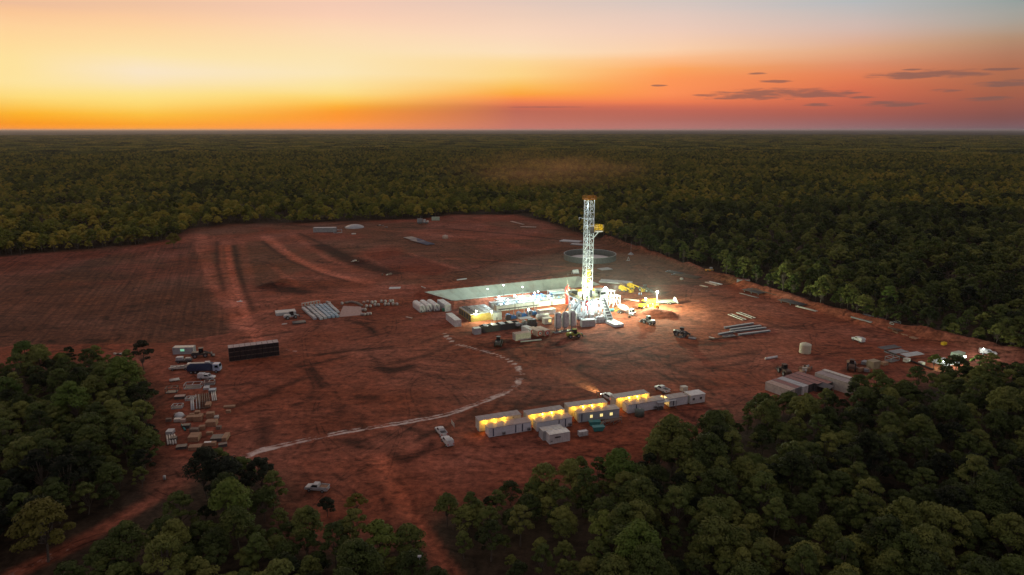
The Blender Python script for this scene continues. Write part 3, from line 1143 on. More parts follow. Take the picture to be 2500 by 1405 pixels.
pts, ids, scl = [], [], []
for (d0, d1, cell, lo, hi, s0, s1) in [(0, 300, 4.3, 0, 7, 0.4, 0.92), (300, 720, 6.0, 7, 14, 0.6, 1.1), (720, 2300, 7.3, 21, 26, 0.5, 1.1), (2300, 9500, 50, 26, 29, 0.9, 1.15)]:
    X, Y = scatter(d0, d1, cell)
    keep = ~inpoly(X, Y, CLEAR) & (pdist(X, Y, TRACK_R) > 3.6) & (pdist(X, Y, TRACK_L) > 5.0) & (pdist(X - 3.5, Y + 8.0, TRACK_L) > 7.5 + 0 * X) & (pdist(X - 2.0, Y + 4.0, TRACK_L) > 5.0)
    if d1 < 1000:
        e_ = pdist(X, Y, CLEAR + [CLEAR[0]])
        keep &= e_ > 1.0
        # a few openings
        keep &= (fbm(X, Y, 28, 3) + frng.uniform(-0.12, 0.12, len(X))) > (0.3 if d0 == 0 else 0.36)
    for (hx, hy, hr) in taken:
        keep &= np.hypot(X - hx, Y - hy) > hr
    X, Y = X[keep], Y[keep]
    Z = np.zeros(len(X))
    nn = (np.abs(X + 50) < 415) & (Y > 65) & (Y < 700)
    if nn.any():
        Z[nn] = height(X[nn], Y[nn])
    s_ = frng.uniform(s0, s1, len(X)) * (0.8 + 0.4 * vnoise(X, Y, 35.0))
    pts.append(np.stack([X, Y, Z], 1))
    id_ = frng.integers(lo, hi, len(X))
    if lo == 7:                       # middle distance: dark belt beside the pad, brightened olive savanna farther out and to the left
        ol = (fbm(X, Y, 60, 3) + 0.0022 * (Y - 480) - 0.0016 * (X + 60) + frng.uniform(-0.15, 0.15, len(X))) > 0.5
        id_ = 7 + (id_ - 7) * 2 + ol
    if lo == 21:                      # darker stands among the olive savanna
        dk = (fbm(X, Y, 170, 4) + frng.uniform(-0.06, 0.06, len(X))) < 0.46
        id_ = np.where(dk & (frng.uniform(0, 1, len(X)) < 0.7), 23, id_)
    ids.append(id_)
    scl.append(s_)
pts = np.concatenate(pts)
ids = np.concatenate(ids)
scl = np.concatenate(scl)
# the 270 that show largest stand as trees of their own
upx, upy, udep = PROJ(pts[:, 0], pts[:, 1], pts[:, 2] + 8)
seen = (upx > -15) & (upx < 2515) & (upy < 1400) & (udep > 0) & (ids < 7)
rank = np.argsort(np.where(seen, udep / scl, 1e9))[:270]
own = np.zeros(len(pts), bool)
own[rank] = True
for k in rank:
    x, y, z = pts[k]
    tx, ty, _ = PROJ(x, y, z)
    tr, cr_, h = NEAR[int(ids[k])]
    if tx < 700 and ty < 1260:
        gl = ('dark leafy tree in the woodland along the left storage yard', 'left yard woodland trees')
    elif tx < 330:
        gl = ('dark leafy tree in the corner beyond the lower left track', 'lower left corner trees')
    elif tx < 1070:
        gl = ('dark leafy tree in the patch between the two lower dirt tracks', 'trees between the two lower tracks')
    elif tx < 1700:
        gl = ('dark leafy tree in the bottom woodland between the camp row and the picture edge', 'bottom middle woodland trees')
    elif ty < 1130:
        gl = ('dark leafy tree in the woodland in front of the right yard buildings', 'trees before the right yard')
    else:
        gl = ('dark leafy tree deep in the lower right corner woodland', 'lower right woodland trees')
    sz = h * float(scl[k])
    gl = (gl[0].replace('dark leafy', 'tall broad dark' if sz > 9.5 else ('small dark' if sz < 7.2 else 'dark leafy')), gl[1])
    t = thing('tree', gl[0], 'tree', (x, y, z), frng.uniform(0, 6.28), gl[1])
    s_ = float(scl[k])
    t.scale = (s_, s_, s_ * frng.uniform(0.9, 1.12))
    put('trunk', tr, t)
    if frng.uniform() < 0.22:
        vi = int(ids[k])
        if (vi, 'fresh') not in mcache:
            m2 = cr_.copy()
            m2.materials.clear()
            m2.materials.append(LEAF_FRESH)
            mcache[(vi, 'fresh')] = m2
        cr_ = mcache[(vi, 'fresh')]
        t['label'] = t['label'].replace('tall broad dark', 'tall lighter green').replace('small dark', 'small lighter green').replace('dark leafy', 'lighter green')
    put('crown', cr_, t)
rest = ~own
fp, fi, fs = pts[rest], ids[rest], scl[rest]
me = bpy.data.meshes.new('woodland')
me.vertices.add(len(fp))
me.vertices.foreach_set('co', fp.astype(np.float32).ravel())
for nm, typ, dat in (('which', 'INT', fi.astype(np.int32)), ('turn', 'FLOAT', frng.uniform(0, 6.283, len(fp)).astype(np.float32)), ('size', 'FLOAT', fs.astype(np.float32))):
    a_ = me.attributes.new(nm, typ, 'POINT')
    a_.data.foreach_set('value', dat)
wood = put('woodland', me)
tag(wood, 'endless dark green savanna woodland reaching to the horizon round the pad', 'woodland', None, 'stuff')
ng = bpy.data.node_groups.new('woodland', 'GeometryNodeTree')
ng.interface.new_socket('Geometry', in_out='INPUT', socket_type='NodeSocketGeometry')
ng.interface.new_socket('Geometry', in_out='OUTPUT', socket_type='NodeSocketGeometry')
gi = ng.nodes.new('NodeGroupInput')
go = ng.nodes.new('NodeGroupOutput')
ci_ = ng.nodes.new('GeometryNodeCollectionInfo')
ci_.inputs['Collection'].default_value = SRC
ci_.inputs['Separate Children'].default_value = True
ci_.inputs['Reset Children'].default_value = True
ip = ng.nodes.new('GeometryNodeInstanceOnPoints')
ip.inputs['Pick Instance'].default_value = True


def named(nm, typ):
    n = ng.nodes.new('GeometryNodeInputNamedAttribute')
    n.data_type = typ
    n.inputs['Name'].default_value = nm
    return n.outputs['Attribute']


rv = ng.nodes.new('ShaderNodeCombineXYZ')
ng.links.new(named('turn', 'FLOAT'), rv.inputs[2])
ng.links.new(gi.outputs[0], ip.inputs['Points'])
ng.links.new(ci_.outputs[0], ip.inputs['Instance'])
ng.links.new(named('which', 'INT'), ip.inputs['Instance Index'])
ng.links.new(rv.outputs[0], ip.inputs['Rotation'])
ng.links.new(named('size', 'FLOAT'), ip.inputs['Scale'])
ng.links.new(ip.outputs[0], go.inputs[0])
md = wood.modifiers.new('woodland', 'NODES')
md.node_group = ng

# ================================================================== built things
CAMP = R(21)


def fr(px, py, rot):
    """foot point of a thing and its turn"""
    p = at(px, py, -0.04)
    return p, rot


# ------------------------------------------------------------------ shipping containers, cabins, crates
_cc = {}


def corrugated(L, D, Ht):
    mb = MB()
    pitch = 0.45

    def side(p, q, nrm_):
        p, q = Vector(p), Vector(q)
        n = max(2, int((q - p).length / pitch))
        vs, fs = [], []
        for i in range(n * 2 + 1):
            t = i / (n * 2)
            o = nrm_ * (-0.05 if (i // 1) % 2 else 0.0)
            c = p.lerp(q, t) + o
            vs += [(c.x, c.y, 0.12), (c.x, c.y, Ht - 0.08)]
        for i in range(n * 2):
            fs.append((2 * i, 2 * i + 2, 2 * i + 3, 2 * i + 1))
        mb.add(vs, fs)
    side((0, 0, 0), (L, 0, 0), Vector((0, -1, 0)))
    side((0, D, 0), (L, D, 0), Vector((0, 1, 0)))
    side((0, 0, 0), (0, D, 0), Vector((-1, 0, 0)))
    return mb


def container(label, px, py, rot, L=6.1, D=2.44, Ht=2.6, m=WHITE, roof=None, cat='container', group=None, name='container', loc=None, frame=None, lay=0.0):
    p = loc if loc is not None else at(px, py, -0.03)
    t = thing(name, label, cat, p, rot, group)
    key = (round(L, 2), round(D, 2), round(Ht, 2), m.name, (roof or m).name, (frame or m).name)
    if key not in _cc:
        w = corrugated(L, D, Ht).mesh('wall', m)
        f = MB()
        for x in (0, L):
            for y in (0, D):
                f.mm(x - 0.07, y - 0.07, 0, x + 0.07, y + 0.07, Ht)
        for z in (0.02, Ht - 0.14):
            f.mm(0.07, -0.06, z, L - 0.07, 0.03, z + 0.14)
            f.mm(0.07, D - 0.03, z, L - 0.07, D + 0.06, z + 0.14)
            f.mm(-0.06, 0.07, z, 0.03, D - 0.07, z + 0.14)
            f.mm(L - 0.03, 0.07, z, L + 0.06, D - 0.07, z + 0.14)
        fm = f.mesh('frame', frame or m)
        r = MB()
        n = max(3, int(L / 0.6))
        for i in range(n):
            x0 = 0.03 + (L - 0.06) * i / n
            x1 = 0.03 + (L - 0.06) * (i + 1) / n
            z = Ht - 0.03 + (0.03 if i % 2 else 0)
            r.mm(x0, 0.0, Ht - 0.1, x1, D, z)
        rm = r.mesh('roof', roof or m)
        d = MB()
        d.mm(L - 0.03, 0.08, 0.17, L + 0.03, D / 2 - 0.02, Ht - 0.15)
        d1 = d.mesh('door', m)
        d = MB()
        d.mm(L - 0.03, D / 2 + 0.02, 0.17, L + 0.03, D - 0.08, Ht - 0.15)
        d2 = d.mesh('door', m)
        h = MB()
        for yy in (D * 0.38, D * 0.62):
            h.cyl((L + 0.06, yy, 0.2), (L + 0.06, yy, Ht - 0.2), 0.03, n=5)
        hm = h.mesh('lock_rod', GREY)
        _cc[key] = (w, fm, rm, d1, d2, hm)
    w, fm, rm, d1, d2, hm = _cc[key]
    put('wall', w, t)
    put('frame', fm, t)
    put('roof', rm, t)
    a = put('door', d1, t)
    put('door', d2, t)
    put('lock_rod', hm, a)
    return t


def window(parent, x, y, z, w, h, lit=False, face=-1, side='y'):
    """a framed window standing a little proud of a wall whose outward normal is face*axis"""
    f = MB()
    s = 0.05
    if side == 'y':
        o = y + face * 0.03
        for (x0, z0, x1, z1) in ((x, z, x + w, z + s), (x, z + h - s, x + w, z + h), (x, z + s, x + s, z + h - s), (x + w - s, z + s, x + w, z + h - s), (x + w / 2 - s / 2, z + s, x + w / 2 + s / 2, z + h - s)):
            f.mm(x0, o - 0.04, z0, x1, o + 0.04, z1)
        fo = f.build('window', WHITE, parent)
        MB().mm(x + s, o - 0.01, z + s, x + w - s, o + 0.01, z + h - s).build('pane', LITW if lit else GLASS, fo)
    else:
        o = x + face * 0.03
        for (y0, z0, y1, z1) in ((y, z, y + w, z + s), (y, z + h - s, y + w, z + h), (y, z + s, y + s, z + h - s), (y + w - s, z + s, y + w, z + h - s)):
            f.mm(o - 0.04, y0, z0, o + 0.04, y1, z1)
        fo = f.build('window', WHITE, parent)
        MB().mm(o - 0.01, y + s, z + s, o + 0.01, y + w - s, z + h - s).build('pane', LITW if lit else GLASS, fo)
    return fo


def cabin(label, px, py, rot, L=12.0, D=3.0, Ht=2.6, m=LGREY, roofm=None, doors=(), wins=(), slots=(), acs=(), group=None, name='cabin', loc=None, lean=0.12, cat='cabin'):
    p = loc if loc is not None else at(px, py, -0.03)
    t = thing(name, label, cat, p, rot, group)
    n = max(3, round(L / 1.2))
    pm = {}
    for i in range(n):                                   # wall panels with open joints
        x0, x1 = L * i / n + 0.008, L * (i + 1) / n - 0.008
        k = round(x1 - x0, 3)
        if k not in pm:
            pm[k] = MB().mm(0, 0, 0.2, x1 - x0, 0.06, Ht - 0.03).mesh('panel', m)
        put('panel', pm[k], t, (x0, 0, 0))
        put('panel', pm[k], t, (x0, D - 0.06, 0))
    for x in (0.0, L - 0.06):
        MB().mm(x, 0.065, 0.2, x + 0.06, D - 0.065, Ht - 0.03).build('end_wall', m, t)
    r = MB()
    nr = max(4, int(L / 0.8))
    for i in range(nr):
        x0 = -0.12 + (L + 0.24) * i / nr
        x1 = -0.12 + (L + 0.24) * (i + 1) / nr
        r.mm(x0, -0.1, Ht - 0.02, x1, D + 0.1, Ht + 0.05 + (0.025 if i % 2 else 0))
    r.build('roof', roofm or m, t)
    s = MB()
    for y in (0.3, D - 0.5):
        s.mm(0.05, y, 0, L - 0.05, y + 0.2, 0.195)
    s.build('skid', DGREY, t)
    for (x, w) in doors:
        d = MB().mm(x, -0.04, 0.24, x + w, 0.02, 2.25).build('door', NAVY if m is not WHITE else GREY, t)
        MB().mm(x + w - 0.14, -0.1, 1.15, x + w - 0.06, -0.042, 1.3).build('handle', GREY, d)
    for (x, z, w, h, lit) in wins:
        window(t, x, 0.0, z, w, h, lit)
    for x in acs:
        a = MB().mm(x, -0.5, 0.55, x + 0.85, -0.045, 1.15).build('air_conditioner', GREY, t)
        MB().cyl((x + 0.42, -0.51, 0.85), (x + 0.42, -0.54, 0.85), 0.24, n=10).build('fan_grille', DGREY, a)
    for x in slots:
        MB().mm(x, -0.03, 0.35, x + 0.28, 0.02, Ht - 0.2).build('cover_strip', NAVY, t)
    return t


def crate(label, px, py, rot, L, D, Ht, m=WOOD, group=None, lid=None, name='crate', cat='crate', loc=None):
    p = loc if loc is not None else at(px, py, -0.02)
    t = thing(name, label, cat, p, rot, group)
    b = MB()
    nb = 3
    for i in range(nb):
        y = D * i / (nb - 1) * 0.9
        b.mm(0, y, 0, L, y + D * 0.1, 0.12)
    b.build('bearer', DWOOD, t)
    MB().mm(0.03, 0.03, 0.12, L - 0.03, D - 0.03, Ht - 0.03).build('body', m, t)
    np_ = max(2, int(L / 0.6))
    pl = MB().mm(0, -0.01, 0, L / np_ - 0.03, D + 0.01, 0.04).mesh('plank', lid or m)
    for i in range(np_):
        put('plank', pl, t, (L * i / np_ + 0.015, 0, Ht - 0.03 + 0.006 * (i % 2)))
    return t


def pipes(label, A, B, n=4, r=0.15, gap=0.12, m=PIPE, group=None, name='pipe_bundle', rows=1, cat='pipes', endm=None):
    a, b = at(*A), at(*B)
    rot = math.atan2(b.y - a.y, b.x - a.x)
    L = math.hypot(b.x - a.x, b.y - a.y)
    t = thing(name, label, cat, a, rot, group)
    me = MB().cyl((0, 0, 0), (L, 0, 0), r, n=8).mesh('pipe', m, True)
    be = MB().mm(0, -0.1, -0.08, 0.18, n * (2 * r + gap), 0.1).mesh('bearer', DWOOD)
    for k in range(3):
        put('bearer', be, t, (L * (0.1 + 0.4 * k), 0, 0.06))
    cap = MB().cyl((-0.12, 0, 0), (0.3, 0, 0), r * 1.12, n=8).mesh('end_cap', endm or m)
    for row in range(rows):
        for k in range(n - row):
            x = random.uniform(-0.25, 0.25)
            z = 0.16 + r + row * r * 1.75
            y = r + k * (2 * r + gap) + row * (r + gap / 2)
            o = put('pipe', me, t, (x, y, z))
            if endm:
                put('end_cap', cap, o)
    return t


def flood(label, foot, hh, watts, col=(0.86, 1.0, 0.97), r=0.35, group='flood lamps on the drilling plant', off=(0, -0.6, -0.5), lens=COOL, name='flood_lamp', mast=GREY):
    """a pole lamp; foot = ground point, hh = lamp height"""
    t = thing(name, label, 'lamp', foot, 0, group)
    MB().cyl((0, 0, 0), (0, 0, hh), 0.07, 0.05, 6).build('pole', mast, t)
    h = MB().mm(-r, -0.05, hh - 0.02, r, 0.25, hh + r * 0.9).build('lamp_head', GREY, t)
    MB().ball((0, -0.08, hh + r * 0.42), r * 0.8, 10, 6, 0.8).build('lens', lens, h, True)
    lamp('lamp_light', t, (off[0], off[1], hh + off[2]), watts, col)
    return t


# ------------------------------------------------------------------ the lined pit
pit = thing('lined_pit', 'grey green sheet-lined pit behind the row of mud tanks', 'pit', (PIT0.x, PIT0.y, 0), SITE)
run = (PIT_H + RIM) * 1.25
npan = 16
for i in range(npan):                              # far bank, sheet by sheet
    x0, x1 = PIT_W * i / npan, PIT_W * (i + 1) / npan
    xs0, xs1 = max(x0, 0.0), min(x1, PIT_W)
    lo0, lo1 = run + (PIT_W - 2 * run) * i / npan, run + (PIT_W - 2 * run) * (i + 1) / npan
    up = 0.012 * (i % 2)
    MB().add([(x0, 0.9, RIM + 0.02 + up), (x1 + 0.06, 0.9, RIM + 0.02 + up), (x1 + 0.06, 0, RIM + up), (x0, 0, RIM + up), (lo1 + 0.05, -run, -PIT_H + up), (lo0, -run, -PIT_H + up)],
             [(0, 1, 2, 3), (3, 2, 4, 5)]).build('liner_sheet', LINER if i % 2 else LINER2, pit)
    MB().add([(x0, -PIT_D - 0.9, RIM + 0.02 + up), (x1 + 0.06, -PIT_D - 0.9, RIM + 0.02 + up), (x1 + 0.06, -PIT_D, RIM + up), (x0, -PIT_D, RIM + up), (lo1 + 0.05, -PIT_D + run, -PIT_H + up), (lo0, -PIT_D + run, -PIT_H + up)],
             [(1, 0, 3, 2), (2, 3, 5, 4)]).build('liner_sheet', LINER if i % 2 else LINER2, pit)
nend = 5
for e in (0, 1):
    for i in range(nend):
        y0, y1 = -PIT_D * i / nend, -PIT_D * (i + 1) / nend
        l0, l1 = -run - (PIT_D - 2 * run) * i / nend, -run - (PIT_D - 2 * run) * (i + 1) / nend
        xo, xi_ = (0, run) if e == 0 else (PIT_W, PIT_W - run)
        xe = -0.9 if e == 0 else PIT_W + 0.9
        up = 0.012 * (i % 2) + 0.004
        MB().add([(xe, y0, RIM + 0.02 + up), (xe, y1, RIM + 0.02 + up), (xo, y1, RIM + up), (xo, y0, RIM + up), (xi_, l1, -PIT_H + up), (xi_, l0, -PIT_H + up)],
                 [(0, 1, 2, 3), (3, 2, 4, 5)]).build('liner_sheet', LINER if i % 2 else LINER2, pit)
for ch in list(pit.children):
    for vv in ch.data.vertices:
        vv.co.x = skx(vv.co.x, vv.co.y)
MB().mm(run + 3.0, -PIT_D + run - 0.2, -PIT_H - 0.2, PIT_W - run + 0.2, -run + 0.2, -PIT_H + 0.03).build('pit_floor', LINER, pit)

# ------------------------------------------------------------------ the drilling rig
RO = at(1432, 772)
rig = thing('drilling_rig', 'tall white floodlit drilling rig with lattice mast and yellow platform', 'drilling rig', RO, SITE)
FL = 8.6            # drill floor
TOPZ = 48.0
HW = 1.42
sub = MB()
for x in (-5.2, 5.2):
    for y in (-5.6, -1.9, 1.9, 5.6):
        sub.beam((x, y, 0.5), (x, y, FL - 0.5), 0.42)
    sub.beam((x, -7, 0.4), (x, 7, 0.4), 0.8, 0.7)
    sub.beam((x, -6.5, FL - 0.45), (x, 6.5, FL - 0.45), 0.5, 0.7)
sub.build('substructure_frame', RIGW, rig)
br = {}
for x in (-5.2, 5.2):
    for (y0, y1) in ((-5.6, -1.9), (-1.9, 1.9), (1.9, 5.6)):
        MB().beam((x, y0, 0.9), (x, y1, FL - 0.9), 0.22).build('brace', RIGW, rig)
        MB().beam((x + 0.02, y1, 0.9), (x + 0.02, y0, FL - 0.9), 0.22).build('brace', RIGW, rig)
for y in (-5.6, 5.6):
    MB().beam((-5.2, y, 0.9), (0, y, FL - 0.9), 0.24).build('brace', RIGW, rig)
    MB().beam((5.2, y, 0.9), (0, y + 0.02, FL - 0.9), 0.24).build('brace', RIGW, rig)
MB().mm(-6.2, -6.8, FL - 0.1, 6.2, 6.8, FL + 0.15).build('drill_floor', GREY, rig)
rl = MB()
for (x0, y0, x1, y1) in ((-6.1, -6.7, -6.1, 6.7), (-6.1, 6.7, 6.1, 6.7), (6.1, 6.7, 6.1, -6.7), (-6.1, -6.7, 1.2, -6.7), (4.6, -6.7, 6.1, -6.7)):
    L_ = math.hypot(x1 - x0, y1 - y0)
    for z in (0.65, 1.2):
        rl.beam((x0, y0, FL + z), (x1, y1, FL + z), 0.08)
    for k in range(int(L_ / 1.5) + 1):
        t_ = k / max(1, int(L_ / 1.5))
        rl.beam((x0 + (x1 - x0) * t_, y0 + (y1 - y0) * t_, FL + 0.15), (x0 + (x1 - x0) * t_, y0 + (y1 - y0) * t_, FL + 1.24), 0.07)
rl.build('railing', YELLOW, rig)
# white cladding, pipework and blow-out stack between the legs
MB().mm(-4.6, 2.2, 0.7, -1.2, 5.2, 5.4).build('accumulator_housing', LGREY, rig)
MB().mm(1.4, 1.2, 0.6, 4.4, 5.0, 6.2).build('equipment_skid', RIGW, rig)
st = MB()
st.cyl((0, 0, 0), (0, 0, 2.2), 0.75, n=12)
st.cyl((0, 0, 2.2), (0, 0, 3.6), 0.5, n=12)
st.mm(-1.3, -0.45, 2.4, 1.3, 0.45, 3.1)
st.mm(-1.3, -0.45, 3.6, 1.3, 0.45, 4.3)
st.cyl((0, 0, 4.3), (0, 0, 6.6), 0.45, n=12)
st.build('blowout_preventer', RED, rig, True)
for (x, y) in ((-3.4, -4.6), (-1.9, -5.0), (2.3, -4.4), (3.6, -4.9), (0.6, -5.1)):
    MB().cyl((x, y, 0.5), (x, y, 5.6), 0.42, n=12).build('vertical_tank', RIGW, rig, True)
pw = MB()
prr = random.Random(3)
for k in range(26):
    x = prr.uniform(-5, 5)
    y = prr.uniform(-5.4, 5)
    z = prr.uniform(0.8, FL - 1.2)
    if k % 3 == 0:
        pw.cyl((x, y, z), (x, y, z + prr.uniform(1, 3)), 0.1, n=5)
    elif k % 3 == 1:
        pw.cyl((x, y, z), (x + prr.uniform(1, 3), y, z), 0.1, n=5)
    else:
        pw.cyl((x, y, z), (x, y + prr.uniform(1, 3), z), 0.1, n=5)
pw.build('pipework', LGREY, rig)
# raising struts on the near left side
for y in (-4.6, 1.0):
    MB().beam((-6.0, y, FL - 0.6), (-11.5, y - 0.6, 1.0), 0.34).build('strut', DGREY, rig)
MB().mm(-13.0, -6.6, 0.1, -9.5, 2.4, 1.2).build('strut_skid', DGREY, rig)
MB().mm(-12.8, -6.4, 1.2, -10.0, -3.2, 1.7).build('winch_box', GREY, rig)
# driller's cabin, dog house and winch on the floor
dh = MB().mm(2.9, -5.4, FL + 0.16, 5.9, -1.0, FL + 2.9).build('drillers_cabin', LGREY, rig)
MB().mm(3.2, -5.44, FL + 1.3, 5.6, -5.39, FL + 2.4).build('pane', GLASS, dh)
MB().mm(2.85, -4.9, FL + 1.3, 2.9, -1.5, FL + 2.4).build('pane', GLASS, dh)
MB().mm(2.7, -5.6, FL + 2.9, 6.1, -0.8, FL + 3.05).build('cabin_roof', GREY, dh)
MB().mm(-5.6, 2.8, FL + 0.16, -2.8, 6.0, FL + 1.9).build('draw_works', DGREY, rig)
MB().cyl((-4.9, -4.6, FL + 0.16), (-4.9, -4.6, FL + 2.4), 0.35, n=10).build('air_winch', DGREY, rig, True)
MB().cyl((-3.4, -5.6, FL + 0.16), (-3.4, -5.6, FL + 1.7), 0.28, n=10).build('air_winch', TEAL, rig, True)
# stairs on the near left
sw = MB()
for s in (-0.5, 0.5):
    sw.beam((-6.4 + s * 0.0, -5.4 + s, FL), (-11.0, -5.4 + s - 0.0, 4.3), 0.14, 0.3)
for k in range(18):
    t_ = k / 18
    sw.mm(-6.4 - 4.6 * t_ - 0.13, -5.9, FL - 4.3 * t_ - 0.25, -6.4 - 4.6 * t_ + 0.13, -4.9, FL - 4.3 * t_ - 0.2)
sw.build('staircase', RIGW, rig)
# pipe ramp and catwalk towards the camera
rp_ = MB()
rp_.beam((2.0, -6.8, FL), (2.0, -12.6, 1.3), 0.3, 0.6)
rp_.beam((4.4, -6.8, FL), (4.4, -12.6, 1.3), 0.3, 0.6)
rp_.add([(2.0, -6.8, FL - 0.05), (4.4, -6.8, FL - 0.05), (4.4, -12.6, 1.25), (2.0, -12.6, 1.25)], [(0, 1, 2, 3)])
for k in range(7):
    t_ = (k + 0.5) / 7
    rp_.beam((2.0, -6.8 - 5.8 * t_, FL - 7.3 * t_ + 0.15), (4.4, -6.8 - 5.8 * t_, FL - 7.3 * t_ + 0.15), 0.16)
rp_.build('pipe_ramp', RIGW, rig)
for (x, y) in ((2.0, -9.4), (4.4, -9.4)):
    MB().beam((x, y, 0.1), (x, y, 5.0), 0.22).build('ramp_leg', RIGW, rig)
cw = MB()
cw.mm(1.2, -19.4, 0.1, 5.2, -12.4, 1.15)
cw.build('catwalk', RIGW, rig)
MB().mm(2.6, -19.0, 1.15, 3.8, -12.8, 1.22).build('catwalk_trough', DGREY, rig)
for k in range(3):
    MB().beam((2.0, -10.6 - k * 0.9, 3.9 - k * 1.1), (4.4, -10.6 - k * 0.9, 4.0 - k * 1.1), 0.3).build('ramp_roller', DGREY, rig)
# mast: four legs and one brace after another
bays = 15
bh = (TOPZ - FL - 0.3) / bays
legm = MB().beam((0, 0, FL), (0, 0, TOPZ), 0.21).mesh('mast_leg', RIGW)
for x in (-HW, HW):
    for y in (-HW, HW):
        put('mast_leg', legm, rig, (x, y, 0))
gx_m = MB().beam((-HW, 0, 0), (HW, 0, 0), 0.15).mesh('girt', RIGW)
gy_m = MB().beam((0, -HW, 0), (0, HW, 0), 0.15).mesh('girt', RIGW)
dxa = MB().beam((-HW, 0, 0), (HW, 0, bh), 0.11).mesh('brace', RIGW)
dxb = MB().beam((HW, 0, 0), (-HW, 0, bh), 0.11).mesh('brace', RIGW)
dya = MB().beam((0, -HW, 0), (0, HW, bh), 0.11).mesh('brace', RIGW)
dyb = MB().beam((0, HW, 0), (0, -HW, bh), 0.11).mesh('brace', RIGW)
for k in range(bays):
    z = FL + 0.2 + k * bh
    for y in (-HW, HW):
        put('girt', gx_m, rig, (0, y, z))
        put('brace', dxa if k % 2 else dxb, rig, (0, y, z))
    for x in (-HW, HW):
        put('girt', gy_m, rig, (x, 0, z))
        put('brace', dya, rig, (x, 0, z))
        if x < 0:
            put('brace', dyb, rig, (x, 0.02, z))
cb = MB()
cb.mm(-2.1, -2.1, TOPZ - 0.1, 2.1, 2.1, TOPZ + 0.25)
cb.build('crown_platform', ORANGE, rig)
cr2 = MB()
for (a_x, a_y, b_x, b_y) in ((-2, -2, 2, -2), (2, -2, 2, 2), (2, 2, -2, 2), (-2, 2, -2, -2)):
    for z in (0.8, 1.35):
        cr2.beam((a_x, a_y, TOPZ + z), (b_x, b_y, TOPZ + z), 0.1)
    for k in range(4):
        cr2.beam((a_x + (b_x - a_x) * k / 4, a_y + (b_y - a_y) * k / 4, TOPZ + 0.2), (a_x + (b_x - a_x) * k / 4, a_y + (b_y - a_y) * k / 4, TOPZ + 1.4), 0.09)
cr2.build('crown_railing', ORANGE, rig)
for y in (-0.5, 0.0, 0.5):
    MB().cyl((-0.1, y - 0.1, TOPZ + 0.85), (0.1, y + 0.1, TOPZ + 0.85), 0.62, n=14).build('sheave', ORANGE, rig)
# derrickman's board
mbz = 35.2
mo = put('racking_board', MB().mm(HW, -2.2, mbz - 0.25, HW + 3.9, 0.6, mbz + 0.1).mesh('racking_board', RIGW), rig)
for k in range(6):
    MB().beam((HW + 0.3 + k * 0.65, -2.1, mbz + 0.16), (HW + 0.3 + k * 0.65, 0.5, mbz + 0.16), 0.1).build('finger', GREY, mo)
rb = MB()
for (a_x, a_y, b_x, b_y) in ((HW, -2.2, HW + 3.9, -2.2), (HW + 3.9, -2.2, HW + 3.9, 0.6), (HW, 0.6, HW + 3.9, 0.6)):
    for z in (0.9, 1.7, 2.5):
        rb.beam((a_x, a_y, mbz + z), (b_x, b_y, mbz + z), 0.15)
    for k in range(5):
        rb.beam((a_x + (b_x - a_x) * k / 4, a_y + (b_y - a_y) * k / 4, mbz), (a_x + (b_x - a_x) * k / 4, a_y + (b_y - a_y) * k / 4, mbz + 2.6), 0.14)
rb.build('board_railing', YELLOW, rig)
MB().beam((HW, -0.9, mbz - 3.0), (HW + 2.8, -0.9, mbz - 0.2), 0.22).build('board_strut', RIGW, rig)
MB().mm(-0.4, -HW - 0.5, mbz - 0.6, HW + 0.2, -HW - 0.15, mbz + 2.0).build('wind_wall', DGREY, rig)
MB().beam((-HW, -HW, 40.0), (-HW - 4.2, -HW - 0.4, 41.3), 0.18).build('gin_pole', RIGW, rig)
MB().beam((-HW - 4.2, -HW - 0.4, 41.3), (-HW - 4.2, -HW - 0.4, 40.4), 0.2).build('gin_pole_tip', RIGW, rig)
# top drive, block and lines inside the mast
td = MB()
td.mm(-0.55, -0.95, 14.2, 0.55, 0.15, 17.4)
td.mm(-0.8, -1.1, 17.4, 0.8, 0.3, 19.6)
td.build('top_drive', YELLOW, rig)
MB().cyl((0, -0.3, FL), (0, -0.3, 14.2), 0.11, n=6).build('drill_pipe', PIPE, rig)
for x in (-0.3, 0.3):
    MB().cyl((x, -0.3, 19.6), (x, -0.3, TOPZ), 0.04, n=4).build('hoist_line', GREY, rig)
MB().mm(0.15, -HW - 0.35, FL + 0.2, HW - 0.1, -HW + 0.2, FL + 5.2).build('wind_screen', RIGW, rig)
MB().cyl((-0.8, 0.9, FL), (-0.8, 0.9, 38), 0.09, n=6).build('stand_pipe', LGREY, rig)
MB().cyl((-6.2, 5.2, 8.8), (-6.2, 5.2, 17.5), 0.05, n=4).build('aerial', GREY, rig)
